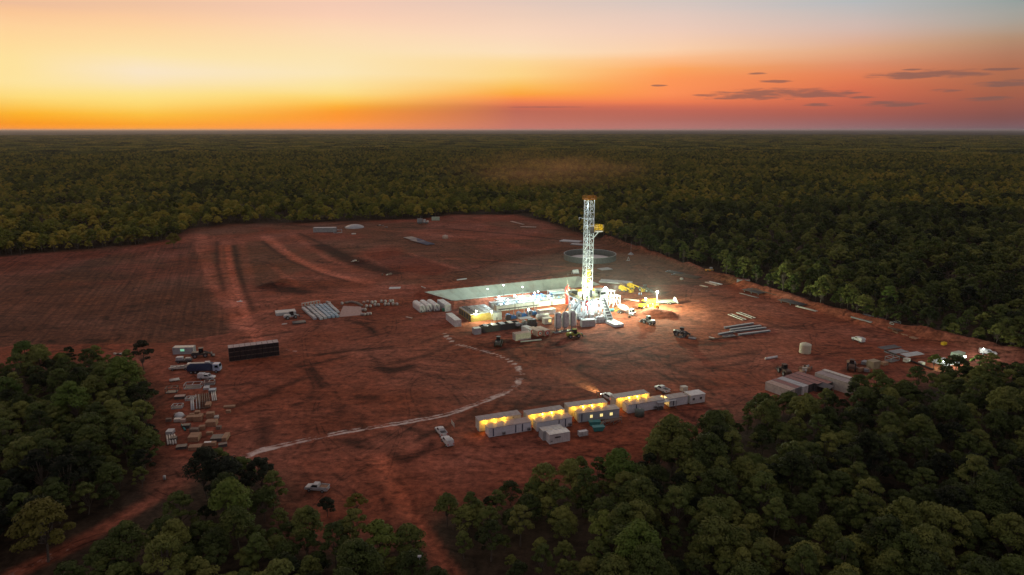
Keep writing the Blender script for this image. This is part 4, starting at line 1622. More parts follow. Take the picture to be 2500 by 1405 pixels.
# lamps fixed along the mast and under the floor
LC = (0.78, 1.0, 1.0)
for i, (x, y, z, wt) in enumerate([(-2.1, -2.3, 11.5, 200), (-2.3, -2.0, 18.5, 190), (-2.3, -2.0, 25.0, 180), (-2.3, -2.0, 31.5, 180), (-2.3, -2.0, 38.0, 190), (-2.2, -2.2, 45.6, 420)]):
    b_ = MB().mm(x + 0.12, y + 0.12, z - 0.16, x + 0.75, y + 0.5, z + 0.16).build('mast_lamp', GREY, rig)
    lamp('mast_lamp_light', rig, (x - 0.2, y - 0.2, z), wt, LC, 0.15)
    MB().mm(0.3, 0.1, z + 2.1, 0.6, 0.3, z + 2.4).build('mast_lamp', GREY, rig)
    lamp('mast_lamp_light', rig, (0.2, -0.1, z + 2.2), wt * 0.35, LC, 0.15)  # added fill light inside the mast, given a box fixture to match
for i, (x, y, z, wt) in enumerate([(-3.6, -6.9, 7.2, 900), (0.4, -7.2, 7.6, 900), (-6.6, 0.5, 6.6, 800), (0.0, -3.5, 6.8, 500)]):
    MB().ball((x, y, z), 0.42 if z > 6.6 and y < -5 else 0.2, 10, 6).build('lamp_globe', COOL, rig, True)
    lamp('floor_lamp_light', rig, (x - 0.4, y - 0.7, z - 0.7), wt, LC, 0.2)
bl = MB().cyl((6.6, -3.2, FL), (6.6, -3.2, FL + 2.6), 0.08, n=6).build('lamp_pole', RIGW, rig)
MB().ball((6.6, -3.4, FL + 2.9), 0.85, 14, 8).build('flood_globe', COOL, bl, True)
lamp('flood_light', rig, (9.5, -6.4, FL + 3.8), 38000, (0.86, 1.0, 0.76), 0.4)
for (x, y) in ((-4.5, 7.4), (4.5, 7.4)):
    MB().mm(x - 0.3, y - 0.2, FL + 2.6, x + 0.3, y, FL + 3.0).build('added_rear_lamp', GREY, rig)
    lamp('added_rear_light', rig, (x, y + 1.5, FL + 3.4), 24000, (0.85, 1.0, 0.62), 0.3)  # added lights that brighten the ground behind the pit
MB().beam((HW + 3.9, -2.2, mbz + 2.6), (HW + 2.4, -4.7, mbz + 2.2), 0.1).build('added_board_arm', RIGW, rig)
lamp('added_board_light', rig, (HW + 2.0, -4.6, mbz + 1.6), 380, (1.0, 0.95, 0.8), 0.15)  # added light to brighten the racking board; its arm is added too

# ------------------------------------------------------------------ plant beside the rig, laid out on the site's own grid
CU, SU = math.cos(SITE), math.sin(SITE)


def SG(a, b, dz=-0.03):
    """point a metres along the tank rows (to the right, away) and b metres away from the camera, from the well"""
    x = RO.x + a * CU - b * SU
    y = RO.y + a * SU + b * CU
    return Vector((x, y, ter(x, y) + dz))


def SP_(px, py):
    p = at(px, py, -0.03)
    return p


# five generator houses side by side
GENR = mat('generator_roof', (0.42, 0.43, 0.44), 0.5, dust=0.1)
GEND = mat('generator_ochre', (0.5, 0.36, 0.1), 0.5)
g0 = SP_(1150, 787)
gl = ['nearest to the camera with brightly lit yellowish long side', 'second behind the lit yellow one', 'middle one of the five', 'fourth behind the lit yellow one', 'rearmost of the five']
for k in range(5):
    loc = g0 + Vector((-SU, CU, 0)) * (2.75 * k)
    t = container('ochre generator house with pale roof, ' + gl[k], 0, 0, SITE, 11.5, 2.6, 3.0, GEND, GENR, 'generator', 'generator houses side by side', 'generator_house', loc)
    MB().mm(1.2, 0.5, 3.0, 3.2, 2.1, 3.35).build('exhaust_box', DGREY, t)
    MB().mm(-0.09, 0.3, 0.4, -0.06, 2.3, 2.6).build('radiator_grille', DGREY, t)
    for j in range(3):
        MB().mm(4.5 + j * 2.2, 0.4, 3.0, 6.0 + j * 2.2, 2.2, 3.12).build('roof_hatch', LGREY, t)
container('grey switch cabin standing between the generator houses and blue pumps', 0, 0, SITE, 3.2, 2.8, 3.1, LGREY, GREY, 'cabin', None, 'switch_cabin', SP_(1207, 783))

# mud pumps: blue power end, grey flywheel, skid


def mud_pump(label, loc, wm):
    t = thing('mud_pump', label, 'pump', loc, SITE, 'blue mud pumps in a row')
    MB().mm(0, 0, 0, 4.4, 2.4, 0.4).build('skid', DGREY, t)
    b = MB()
    b.prism([(0.3, 0.4), (2.2, 0.4), (2.2, 1.4), (1.7, 2.3), (0.6, 2.3), (0.3, 1.6)], 2.0)
    o = b.build('power_end', BLUE, t)
    o.location = (0, 1.2, 0)
    MB().mm(2.3, 0.4, 0.4, 4.2, 2.0, 1.4).build('fluid_end', BLUE, t)
    for k in range(3):
        MB().cyl((2.7 + k * 0.55, 1.2, 1.4), (2.7 + k * 0.55, 1.2, 1.9), 0.2, n=8).build('valve_cap', GREY, t)
    w = MB().cyl((0.4, -0.45, 1.35), (0.4, -0.1, 1.35), 1.25, n=18).build('flywheel', wm, t)
    MB().cyl((0.4, -0.5, 1.35), (0.4, -0.46, 1.35), 0.5, n=12).build('hub', DGREY, w)
    MB().cyl((3.9, 2.0, 1.2), (3.9, 2.0, 3.2), 0.12, n=6).build('riser', LGREY, t)
    return t


mud_pump('blue mud pump with dark flywheel, leftmost of the pump row', SP_(1238, 783), DGREY)
mud_pump('blue mud pump with grey flywheel, second of the pump row', SP_(1264, 778), GREY)
mud_pump('blue mud pump with large grey flywheel, third of the pump row', SP_(1290, 773), GREY)
sh = thing('pipe_gantry', 'long dark pipe carried on posts above the blue pumps', 'gantry', SP_(1226, 779), SITE)
MB().cyl((-0.8, 1.6, 3.5), (17.5, 1.6, 3.5), 0.16, n=8).build('pipe', DGREY, sh)
MB().cyl((-0.8, 2.1, 3.6), (17.5, 2.1, 3.6), 0.1, n=8).build('pipe', GREY, sh)
for k in range(5):
    MB().beam((k * 4.1, 1.8, 0), (k * 4.1, 1.8, 3.5), 0.16).build('post', GREY, sh)

# mud tanks with walkways, agitators and rails


def mud_tank(label, loc, L, canopy=None, deck=GREY, blue=True):
    t = thing('mud_tank', label, 'tank', loc, SITE, 'mud tanks behind the pumps')
    MB().mm(0, 0, 0.1, L, 2.9, 2.6).build('tank_wall', WHITE, t)
    rb_ = MB()
    n = int(L / 1.1)
    rm_ = MB().mm(0, -0.07, 0.15, 0.12, -0.003, 2.55).mesh('rib', WHITE)
    for k in range(n + 1):
        put('rib', rm_, t, (k * (L - 0.12) / n, 0, 0))
    MB().mm(-0.1, -0.35, 2.6, L + 0.1, 3.2, 2.7).build('deck', deck, t)
    rr = MB()
    for y in (-0.3, 3.15):
        for z in (0.55, 1.05):
            rr.beam((0, y, 2.7 + z), (L, y, 2.7 + z), 0.06)
        for k in range(int(L / 1.8) + 1):
            rr.beam((k * L / int(L / 1.8), y, 2.7), (k * L / int(L / 1.8), y, 3.78), 0.06)
    rr.build('railing', RIGW, t)
    for k in range(max(2, int(L / 3))):
        x = 1.2 + k * 2.8
        if x > L - 0.8:
            break
        a = MB().cyl((x, 1.5, 2.7), (x, 1.5, 3.5), 0.32, n=10).build('agitator_motor', BLUE if blue else GREY, t, True)
        MB().mm(x - 0.4, 1.1, 2.7, x + 0.4, 1.9, 2.86).build('gear_box', BLUE if blue else GREY, a)
    if canopy:
        c_ = MB().mm(0.3, -0.4, 5.0, L - 0.3, 3.4, 5.1).build('canopy', canopy, t)
        for x in (0.5, L - 0.5):
            for y in (-0.2, 3.1):
                MB().beam((x, y, 2.7), (x, y, 5.0), 0.1).build('canopy_post', RIGW, c_)
    return t


t0 = SP_(1212, 762)
lab = ['white mud tank with white canopy nearest the generator houses', 'white mud tank with canopy, second from the generator houses', 'white mud tank with blue motors in the middle of the row', 'white mud tank with blue motors nearest the rig']
for k, (L, cp) in enumerate(((8.5, LGREY), (8.5, WHITE), (8.5, None), (8.5, LBLUE))):
    mud_tank(lab[k], t0 + Vector((CU, SU, 0)) * (8.9 * k), L, cp)
# rear row
t1 = t0 + Vector((-SU, CU, 0)) * 5.6
for k, (nm, lb, m_, L, h_) in enumerate([('container', 'white lit container at the left end of the rear plant row', WHITE, 6.1, 2.6), ('container', 'white lit container, second in the rear plant row', WHITE, 6.1, 2.9),
                                         ('container', 'white lit container, third in the rear plant row', WHITE, 6.1, 2.6)]):
    container(lb, 0, 0, SITE, L, 2.44, h_, m_, None, 'container', 'white containers behind the mud tanks', 'container', t1 + Vector((CU, SU, 0)) * (6.6 * k))
t2 = t1 + Vector((CU, SU, 0)) * 20.5
sk = thing('shaker_unit', 'pale blue shaker unit with rails behind the mud tanks', 'machine', t2, SITE)
MB().mm(0, 0, 0, 6.5, 2.6, 2.4).build('tank_wall', WHITE, sk)
for k in range(3):
    s_ = MB().prism([(0, 2.4), (1.7, 2.4), (1.7, 3.2), (0, 3.9)], 2.0).build('shaker_screen', BLUE, sk)
    s_.location = (0.3 + k * 2.05, 1.3, 0)
rr = MB()
for z in (3.2, 3.7):
    rr.beam((0, -0.1, z), (6.5, -0.1, z), 0.07)
for k in range(5):
    rr.beam((k * 1.62, -0.1, 2.4), (k * 1.62, -0.1, 3.74), 0.07)
rr.build('railing', RIGW, sk)
sk2 = thing('pump_house', 'white pump house with blue motors between shakers and the rig', 'machine', t2 + Vector((CU, SU, 0)) * 8.2, SITE)
MB().mm(0, 0, 0, 7.5, 2.8, 2.9).build('wall', WHITE, sk2)
MB().mm(-0.15, -0.15, 4.6, 7.65, 2.95, 4.72).build('canopy', WHITE, sk2)
for x in (0.1, 2.5, 5.0, 7.4):
    for y in (0.1, 2.7):
        MB().beam((x, y, 2.9), (x, y, 4.6), 0.1).build('canopy_post', RIGW, sk2)
for k in range(4):
    MB().cyl((1 + k * 1.8, 0.6, 3.4), (1 + k * 1.8, 2.2, 3.4), 0.45, n=10).build('motor', BLUE, sk2, True)
rs = thing('red_separator', 'tall red tapered vessel behind the rig floor', 'vessel', SP_(1385, 741), SITE)
MB().lathe([(1.15, 0), (1.2, 1.0), (1.2, 6.2), (0.95, 7.2), (0.4, 7.9)], 14).build('shell', RED, rs, True)
MB().cyl((0, 0, 7.8), (0, 0, 8.6), 0.16, n=6).build('vent', RED, rs)
# odds between pumps and rig
ht = thing('horizontal_tank', 'cream horizontal tank lying behind the dark trailer', 'tank', SP_(1314, 785), SITE)
MB().cyl((0, 1.1, 1.5), (5.0, 1.1, 1.5), 1.1, n=16).build('shell', CREAM, ht, True)
for x in (0.8, 3.8):
    MB().mm(x, 0.2, 0, x + 0.4, 2.0, 0.75).build('saddle', DGREY, ht)
cabin('small cream cabin with lit end window left of the silos', 1330, 794, SITE, 3.2, 2.4, 2.5, CREAM, CREAM, wins=((1.6, 0.9, 1.2, 1.2, True),), name='small_cabin')
mud_l = thing('water_tank', 'white oblong tank skid on the lit ground beside the pumps', 'tank', SP_(1318, 772), SITE)
MB().mm(0, 0, 0.2, 7.5, 2.3, 2.3).build('tank_wall', CREAM, mud_l)
MB().mm(-0.1, -0.1, 0, 7.6, 2.4, 0.19).build('skid', GREY, mud_l)
for k in range(4):
    MB().mm(0.6 + k * 1.75, -0.06, 0.6, 1.9 + k * 1.75, -0.003, 1.9).build('side_panel', WHITE, mud_l)

# three cement silos
for k, (px, py, lb) in enumerate([(1362, 808, 'grey domed silo, left one of three beside the rig'), (1380, 806, 'grey domed silo, middle one of three beside the rig'), (1398, 803, 'grey domed silo, right one of three beside the rig')]):
    t = thing('silo', lb, 'silo', SP_(px, py), SITE, 'upright silos beside the rig')
    MB().lathe([(0.6, 0.9), (1.32, 1.6), (1.36, 1.9), (1.36, 6.5), (1.2, 6.95), (0.75, 7.3), (0.2, 7.45)], 20).build('shell', WHITE, t, True)
    for a_ in range(4):
        c_, s_ = math.cos(a_ * math.pi / 2 + 0.78), math.sin(a_ * math.pi / 2 + 0.78)
        MB().beam((1.2 * c_, 1.2 * s_, 0), (1.2 * c_, 1.2 * s_, 2.0), 0.16).build('leg', GREY, t)
    MB().cyl((0.3, -1.36, 5.9), (0.3, -1.44, 5.9), 0.22, n=8).build('hatch', DGREY, t)
    MB().beam((-1.15, -0.85, 0.3), (-1.15, -0.85, 7.0), 0.1, 0.3).build('ladder', GREY, t)
sb = thing('silo_skid', 'dark low skid with hoses under the three silos', 'skid', SP_(1352, 814), SITE)
MB().mm(0, -0.4, 0, 9.5, 1.2, 0.35).build('deck', DGREY, sb)
MB().cyl((0, -0.7, 0.25), (6, -0.9, 0.25), 0.12, n=6).build('hose', LGREY, sb)

# low dark open bin and the covered trailer behind it
bn_ = thing('waste_bin', 'long dark open-topped bin in front of the pumps', 'bin', SP_(1178, 814), SITE)
MB().mm(0, 0, 0.1, 15.5, 0.12, 2.5).build('side_wall', DGREY, bn_)
MB().mm(0, 3.0, 0.1, 15.5, 3.12, 2.5).build('side_wall', DGREY, bn_)
MB().mm(0, 0.125, 0.1, 0.12, 2.995, 2.5).build('end_wall', DGREY, bn_)
MB().mm(15.38, 0.125, 0.1, 15.5, 2.995, 2.5).build('end_wall', DGREY, bn_)
MB().mm(0.13, 0.13, 0.1, 15.37, 2.98, 1.9).build('cuttings', RUST, bn_)
rm_ = MB().mm(0, -0.1, 0.15, 0.14, -0.003, 2.5).mesh('rib', DGREY)
for k in range(11):
    put('rib', rm_, bn_, (0.1 + k * 1.5, 0, 0))
for k in range(4):
    MB().mm(1.0 + k * 3.4, -0.05, 2.5, 2.8 + k * 3.4, 3.15, 2.62).build('cover', CREAM if k % 2 else GREY, bn_)
MB().cyl((6.6, 1.4, 1.9), (6.6, 1.4, 5.2), 0.14, n=6).build('vent_pipe', DGREY, bn_)
container('small grey box container at the left end of the dark bin', 1159, 818, SITE, 2.6, 2.4, 2.4, LGREY, None, 'container', None, 'box_container')
dt = thing('covered_trailer', 'dark machine trailer under a flat grey canopy before the pumps', 'trailer', SP_(1272, 805), SITE)
MB().mm(0, 0, 0.6, 7.0, 2.4, 1.9).build('machine_deck', DGREY, dt)
MB().mm(-0.1, -0.1, 4.0, 5.0, 2.6, 4.12).build('canopy', LGREY, dt)
for x in (0.1, 4.7):
    for y in (0.1, 2.3):
        MB().beam((x, y, 1.9), (x, y, 4.0), 0.12).build('canopy_post', GREY, dt)
MB().cyl((2.0, 0.3, 2.6), (2.0, 2.0, 2.6), 0.7, n=14).build('hose_reel', GREY, dt)
MB().mm(3.6, 0.3, 1.9, 6.8, 2.1, 3.2).build('engine_box', DGREY, dt)
for x in (1.2, 5.2, 6.2):
    MB().cyl((x, -0.05, 0.5), (x, 0.3, 0.5), 0.5, n=12).build('wheel', BLACK, dt)
MB().mm(-1.6, 0.2, 1.4, -0.2, 1.9, 2.5).build('control_desk', LGREY, dt)
container('cream container with pinkish roof standing alone before the dark trailer', 1259, 833, SITE, 6.1, 2.5, 2.6, CREAM, BAGP, 'container', None, 'container')
bm_ = thing('steel_rail', 'long pale steel rail lying in front of the cream container', 'beam', SP_(1271, 836), R(17))
MB().mm(0, 0, 0.05, 8.0, 0.3, 0.4).build('web', LGREY, bm_)
MB().mm(0, -0.1, 0.4, 8.0, 0.4, 0.47).build('flange', LGREY, bm_)
for k, (px, py, lb) in enumerate([(1301, 818, 'white box unit with round red-rimmed end, left of the pair below the silos'), (1318, 822, 'pinkish box unit with round red-rimmed end, middle one below the silos'), (1336, 821, 'pinkish box unit with round red-rimmed end, right one below the silos')]):
    t = thing('cement_unit', lb, 'tank', SP_(px, py), SITE + R(90) + R(8), 'red rimmed units below the silos')
    m_ = [WHITE, BAGP, BAGP][k]
    MB().mm(0, -1.2, 0.2, 6.0, 1.2, 2.3).build('body', m_, t)
    MB().cyl((-0.02, 0, 1.25), (-0.14, 0, 1.25), 1.0, n=16).build('end_rim', RED, t)
    MB().cyl((-0.15, 0, 1.25), (-0.2, 0, 1.25), 0.65, n=16).build('end_plate', WHITE, t)
    MB().cyl((-0.21, 0, 1.25), (-0.26, 0, 1.25), 0.25, n=10).build('valve', DGREY, t)
    MB().mm(0, -1.0, 0, 6.0, 1.0, 0.19).build('skid', RUST, t)

# right of the silos
container('grey ribbed container at the foot of the rig right of the silos', 1421, 799, SITE - R(14), 5.3, 2.6, 2.7, LGREY, LGREY, 'container', None, 'ribbed_container')
for k, (px, py, L, lb) in enumerate([(1404, 781, 9.0, 'white lit skid module under the rig floor, left one'), (1455, 790, 6.0, 'low white lit skid in front of the rig, beside the catwalk')]):
    t = thing('white_skid', lb, 'skid', SP_(px, py), SITE - R(8))
    MB().mm(0, 0, 0.05, L, 2.4, 1.5).build('body', RIGW, t)
    MB().mm(0.3, 0.3, 1.5, L * 0.6, 2.0, 2.4).build('top_box', WHITE, t)
    for j in range(4):
        MB().mm(0.2 + j * L / 4, -0.05, 0.2, 0.1 + (j + 0.8) * L / 4, -0.003, 1.3).build('side_panel', LGREY, t)
    MB().cyl((L * 0.75, 1.2, 1.5), (L * 0.75, 1.2, 2.7), 0.4, n=12).build('pressure_vessel', RIGW, t, True)
for k, (px, py, lb) in enumerate([(1487, 745, 'white braced steel stand right of the rig, left one'), (1501, 748, 'white braced steel stand right of the rig, right one')]):
    t = thing('steel_stand', lb, 'stand', SP_(px, py), SITE, 'white steel stands right of the rig')
    hh = 6.4 if k == 0 else 4.6
    for x in (-1.6, 1.6):
        for y in (-1.3, 1.3):
            MB().beam((x * 1.15, y, 0), (x, y, hh), 0.24).build('leg', RIGW, t)
    MB().mm(-1.9, -1.6, hh, 1.9, 1.6, hh + 0.25).build('top', RIGW, t)
    for y in (-1.3, 1.3):
        MB().beam((-1.8, y, 0.5), (0, y, hh - 0.1), 0.16).build('brace', RIGW, t)
        MB().beam((1.8, y, 0.5), (0, y, hh - 0.1), 0.16).build('brace', RIGW, t)
    for x in (-1.6, 1.6):
        MB().beam((x, -1.3, 1.0), (x, 1.3, hh - 0.3), 0.16).build('brace', RIGW, t)

# four white tankers left of the generators, and the lone container
for k, (px, py, lb) in enumerate([(1032, 764, 'white tank with rounded top, leftmost of four left of the generators'), (1049, 762, 'white tank with rounded top, second of four left of the generators'), (1067, 761, 'white tank with rounded top, third of four left of the generators'), (1087, 762, 'white box container, rightmost of the four left of the generators')]):
    lo_ = SP_(px, py)
    if k == 3:
        container(lb, 0, 0, SITE + R(90), 10.0, 2.6, 3.0, WHITE, None, 'container', 'white tanks left of the generators', 'container', lo_ + Vector((CU, SU, 0)) * 2.6)
        continue
    t = thing('storage_tank', lb, 'tank', lo_, SITE + R(90), 'white tanks left of the generators')
    pr = [(-1.25, 0.4), (1.25, 0.4), (1.25, 2.3), (1.0, 2.8), (0.5, 3.05), (-0.5, 3.05), (-1.0, 2.8), (-1.25, 2.3)]
    mb = MB()
    n = len(pr)
    vs = [(0, a_, b_) for a_, b_ in pr] + [(10.0, a_, b_) for a_, b_ in pr]
    mb.add(vs, [tuple(range(n))[::-1], tuple(range(n, 2 * n))] + [(i, (i + 1) % n, n + (i + 1) % n, n + i) for i in range(n)])
    mb.build('shell', WHITE, t)
    MB().mm(0.2, -1.2, 0, 9.8, 1.2, 0.39).build('skid', GREY, t)
    MB().beam((-0.08, -0.9, 0.4), (-0.08, 0.3, 2.9), 0.1, 0.25).build('ladder', GREY, t)
    MB().cyl((3, 0, 3.04), (3, 0, 3.2), 0.4, n=10).build('hatch', LGREY, t)
    MB().mm(-0.12, 0.35, 0.5, -0.003, 0.9, 1.0).build('valve_box', DGREY, t)
gb = crate('small green box in front of the four white tanks', 1081, 762, SITE, 1.6, 1.2, 1.3, mat('green_paint', (0.04, 0.3, 0.16), 0.5), name='green_box', cat='box')
container('lone white container standing at an angle left of the generator houses', 1112, 797, SITE + R(88), 11.5, 2.5, 2.7, WHITE, None, 'container', None, 'container', SP_(1126, 797))

# pole lamps over the plant
for k, (px, py, hh, wt, lb) in enumerate([
        (1218, 757, 5.6, 2600, 'glaring white pole lamp over the left end of the mud tanks'),
        (1257, 751, 5.2, 2600, 'glaring white pole lamp on a thin post over the second mud tank'),
        (1277, 752, 3.6, 1500, 'lower white lamp over the second mud tank canopy'),
        (1305, 748, 5.8, 2600, 'upper of two close white lamps over the mud tanks'),
        (1301, 752, 4.8, 1300, 'lower of two close white lamps over the mud tanks'),
        (1240, 756, 4.2, 1500, 'white lamp half hidden between the mud tank canopies'),
        (1163, 785, 4.0, 2200, 'white lamp on the near generator house corner'),
        (1345, 758, 5.0, 2200, 'white lamp between the mud tanks and the rig'),
        (1200, 789, 4.6, 2400, 'white lamp in front of the generator houses by the switch cabin'),
        (1290, 783, 4.4, 1300, 'white lamp over the third mud pump')]):
    flood(lb, at(px, py), hh, wt * (1.0 if k in (6, 8) else 0.28), (0.88, 1.0, 0.62) if k in (6, 8) else LC, 0.38)
for k, (px, py, lb) in enumerate([(1218, 757, 'added pole lamp on the near pit bank behind the left mud tank'), (1257, 751, 'added pole lamp on the near pit bank, second from the left'), (1305, 748, 'added pole lamp on the near pit bank, third from the left'), (1345, 758, 'added pole lamp on the near pit bank nearest the rig')]):
    q = at(px, py)
    fx_, fy_ = q.x - SU * 12.0, q.y + CU * 12.0
    flood(lb, Vector((fx_, fy_, ter(fx_, fy_))), 5.6, 4200, LC, 0.24, 'added pole lamps along the pit bank', (-SU * 1.2, CU * 1.2, 0.6))  # added fill lights for the pit, set on poles
flood('tall mobile light tower glaring white beside the red dirt mound', at(1603, 752), 6.8, 56000, (0.86, 1.0, 0.68), 0.62, None, (-0.6, -1.5, 0.3), COOL, 'light_tower')
ltb = thing('light_tower_trailer', 'small yellow generator trailer at the foot of the light tower', 'trailer', at(1603, 754), SITE)
MB().mm(-0.9, -0.6, 0.4, 0.9, 0.6, 1.7).build('body', YELLOW, ltb)
for x in (-0.75, 0.75):
    MB().cyl((x * 0.6, -0.72, 0.35), (x * 0.6, -0.6, 0.35), 0.34, n=10).build('wheel', BLACK, ltb)
MB().beam((0.9, 0, 0.5), (2.0, 0, 0.4), 0.12).build('tow_bar', GREY, ltb)

# ------------------------------------------------------------------ vehicles


def wheels(t, xs, y, r=0.38, w=0.26, rim=GREY):
    key = ('wheel', r, w)
    if key not in _cc:
        ty = MB()
        ty.cyl((0, -w / 2, 0), (0, w / 2, 0), r, n=14)
        rm2 = MB()
        rm2.cyl((0, -w / 2 - 0.02, 0), (0, w / 2 + 0.02, 0), r * 0.55, n=10)
        _cc[key] = (ty.mesh('wheel', BLACK), rm2.mesh('rim', rim))
    a, b = _cc[key]
    for x in xs:
        for s in (-1, 1):
            o = put('wheel', a, t, (x, s * y, r))
            put('rim', b, o)


def car(label, px, py, rot, kind='suv', m=WHITE, tray=DGREY, group=None, tail=False, head=False):
    """front towards +x"""
    t = thing('parked_car' if kind == 'suv' else 'utility_truck', label, 'car' if kind == 'suv' else 'utility truck', at(px, py), rot, group)
    if kind == 'suv':
        lo = [(-2.35, 0.5), (2.35, 0.45), (2.4, 0.8), (2.25, 1.0), (1.1, 1.1), (-2.3, 1.15)]
        MB().prism(lo, 1.85, [0.05, 0.1, 0.12, 0.1, 0.02, 0.02]).build('body', m, t)
        cabp = [(-2.25, 1.15), (1.05, 1.1), (0.35, 1.78), (-2.0, 1.82)]
        MB().prism(cabp, 1.7, [0, 0, 0.16, 0.16]).build('cabin', m, t)
        for s in (-1, 1):
            MB().add([(-1.9, s * 0.84, 1.2), (0.8, s * 0.84, 1.18), (0.25, s * 0.73, 1.66), (-1.85, s * 0.73, 1.68)], [(0, 1, 2, 3)]).build('side_window', GLASS, t)
        MB().add([(1.03, -0.75, 1.17), (1.03, 0.75, 1.17), (0.42, 0.64, 1.74), (0.42, -0.64, 1.74)], [(0, 1, 2, 3)]).build('windscreen', GLASS, t)
        MB().add([(-2.28, -0.72, 1.2), (-2.28, 0.72, 1.2), (-2.1, 0.62, 1.7), (-2.1, -0.62, 1.7)], [(0, 1, 2, 3)]).build('rear_window', GLASS, t)
    else:
        lo = [(-2.55, 0.55), (2.5, 0.5), (2.55, 0.85), (2.4, 1.02), (1.35, 1.1), (-2.55, 1.05)]
        MB().prism(lo, 1.85, [0.02, 0.1, 0.12, 0.1, 0.02, 0.02]).build('body', m, t)
        cabp = [(-0.55, 1.06), (1.3, 1.1), (0.7, 1.74), (-0.45, 1.76)]
        MB().prism(cabp, 1.68, [0, 0, 0.15, 0.15]).build('cabin', m, t)
        for s in (-1, 1):
            MB().add([(-0.4, s * 0.83, 1.18), (1.1, s * 0.83, 1.18), (0.62, s * 0.72, 1.64), (-0.35, s * 0.72, 1.64)], [(0, 1, 2, 3)]).build('side_window', GLASS, t)
        MB().add([(1.28, -0.72, 1.16), (1.28, 0.72, 1.16), (0.76, 0.62, 1.7), (0.76, -0.62, 1.7)], [(0, 1, 2, 3)]).build('windscreen', GLASS, t)
        if kind == 'ute':
            tr_ = MB()
            tr_.mm(-2.5, -0.86, 1.05, -0.6, -0.8, 1.35)
            tr_.mm(-2.5, 0.8, 1.05, -0.6, 0.86, 1.35)
            tr_.mm(-2.56, -0.86, 1.05, -2.5, 0.86, 1.35)
            tr_.build('tray_side', m, t)
            MB().mm(-2.5, -0.8, 1.05, -0.6, 0.8, 1.1).build('tray_floor', tray, t)
        else:
            c_ = MB().prism([(-2.55, 1.06), (-0.62, 1.06), (-0.68, 1.9), (-2.45, 1.9)], 1.8, [0, 0, 0.08, 0.08]).build('canopy', m, t)
            MB().mm(-2.2, -0.6, 1.9, -0.9, 0.6, 1.96).build('roof_rack', LGREY, c_)
    wheels(t, (-1.5, 1.5), 0.8)
    xb = -2.36 if kind == 'suv' else -2.58
    for s in (-0.72, 0.72):
        MB().mm(xb - 0.05, s - 0.1, 0.8, xb + 0.02, s + 0.1, 1.15).build('tail_light', TAIL if tail else RED, t)
        MB().mm(2.3, s - 0.16, 0.72, 2.44, s + 0.16, 0.88).build('headlight', HEAD if head else LGREY, t)
    if head:
        for s in (-0.6, 0.6):
            d = bpy.data.lights.new('headlight_beam', 'SPOT')
            d.energy = 15000
            d.color = (0.9, 1.0, 0.5)
            d.spot_size = R(30)
            d.spot_blend = 0.6
            d.shadow_soft_size = 0.1
            o = bpy.data.objects.new('headlight_beam', d)
            COL.objects.link(o)
            o.parent = t
            o.location = (2.7, s, 0.8)
            o.rotation_euler = (0, R(-90 + 2.6), 0)
    if tail:
        lamp('tail_light_glow', t, (-2.9, 0, 1.0), 30, (1, 0.08, 0.04), 0.1)
    return t


va = ang((1095, 1088), (1063, 1050))
car('white open-tray utility truck parked first in line beside the wheel ruts', 1077, 1060, va, 'ute')
car('white utility truck with boxy canopy parked behind the open-tray one', 1092, 1084, va, 'canopy')
car('white car with open red tail lights shining its headlights across the pad', 1484, 974, ang((1500, 980), (1430, 938)), 'suv', WHITE, tail=True, head=True)
car('white car glowing orange at its tail behind the camp row', 1616, 956, ang((1636, 962), (1598, 945)), 'ute', WHITE)
car('white utility truck parked alone near the right earth bank', 2095, 834, ang((2110, 838), (2080, 826)), 'canopy')
car('bluish white vehicle half hidden by trees at the far right edge', 2411, 866, R(-20), 'canopy')
car('pale utility truck with timber load parked alone above the lower trees', 775, 1198, R(170), 'ute', LGREY, WOOD)


def loader(label, px, py, rot, m=YELLOW, fork=False, cat='loader', name='wheel_loader'):
    t = thing(name, label, cat, at(px, py), rot)
    MB().prism([(-3.0, 0.9), (-0.6, 0.9), (-0.4, 1.9), (-2.6, 2.0), (-3.0, 1.7)], 1.9, [0.1] * 5).build('engine_cover', m, t)
    MB().mm(-0.6, -0.7, 0.8, 1.6, 0.7, 1.35).build('front_frame', m, t)
    c_ = MB().prism([(-0.7, 1.5), (0.8, 1.5), (0.7, 3.1), (-0.6, 3.1)], 1.5, [0, 0, 0.12, 0.12]).build('cab', GLASS, t)
    MB().mm(-0.75, -0.72, 3.1, 0.85, 0.72, 3.24).build('cab_roof', m, c_)
    wheels(t, (-1.9, 1.3), 1.05, 0.75, 0.5)
    for s in (-0.5, 0.5):
        MB().beam((0.9, s, 1.9), (3.1, s, 0.9), 0.2, 0.3).build('lift_arm', m, t)
    if fork:
        for s in (-0.5, 0.5):
            MB().mm(3.1, s - 0.08, 0.25, 4.6, s + 0.08, 0.35).build('fork_tine', DGREY, t)
        MB().mm(3.0, -0.8, 0.25, 3.12, 0.8, 1.3).build('fork_carriage', DGREY, t)
    else:
        MB().prism([(3.0, 0.2), (4.1, 0.15), (4.2, 0.3), (3.5, 0.5), (3.3, 1.2), (3.0, 1.3)], 2.4).build('bucket', m, t)
    return t


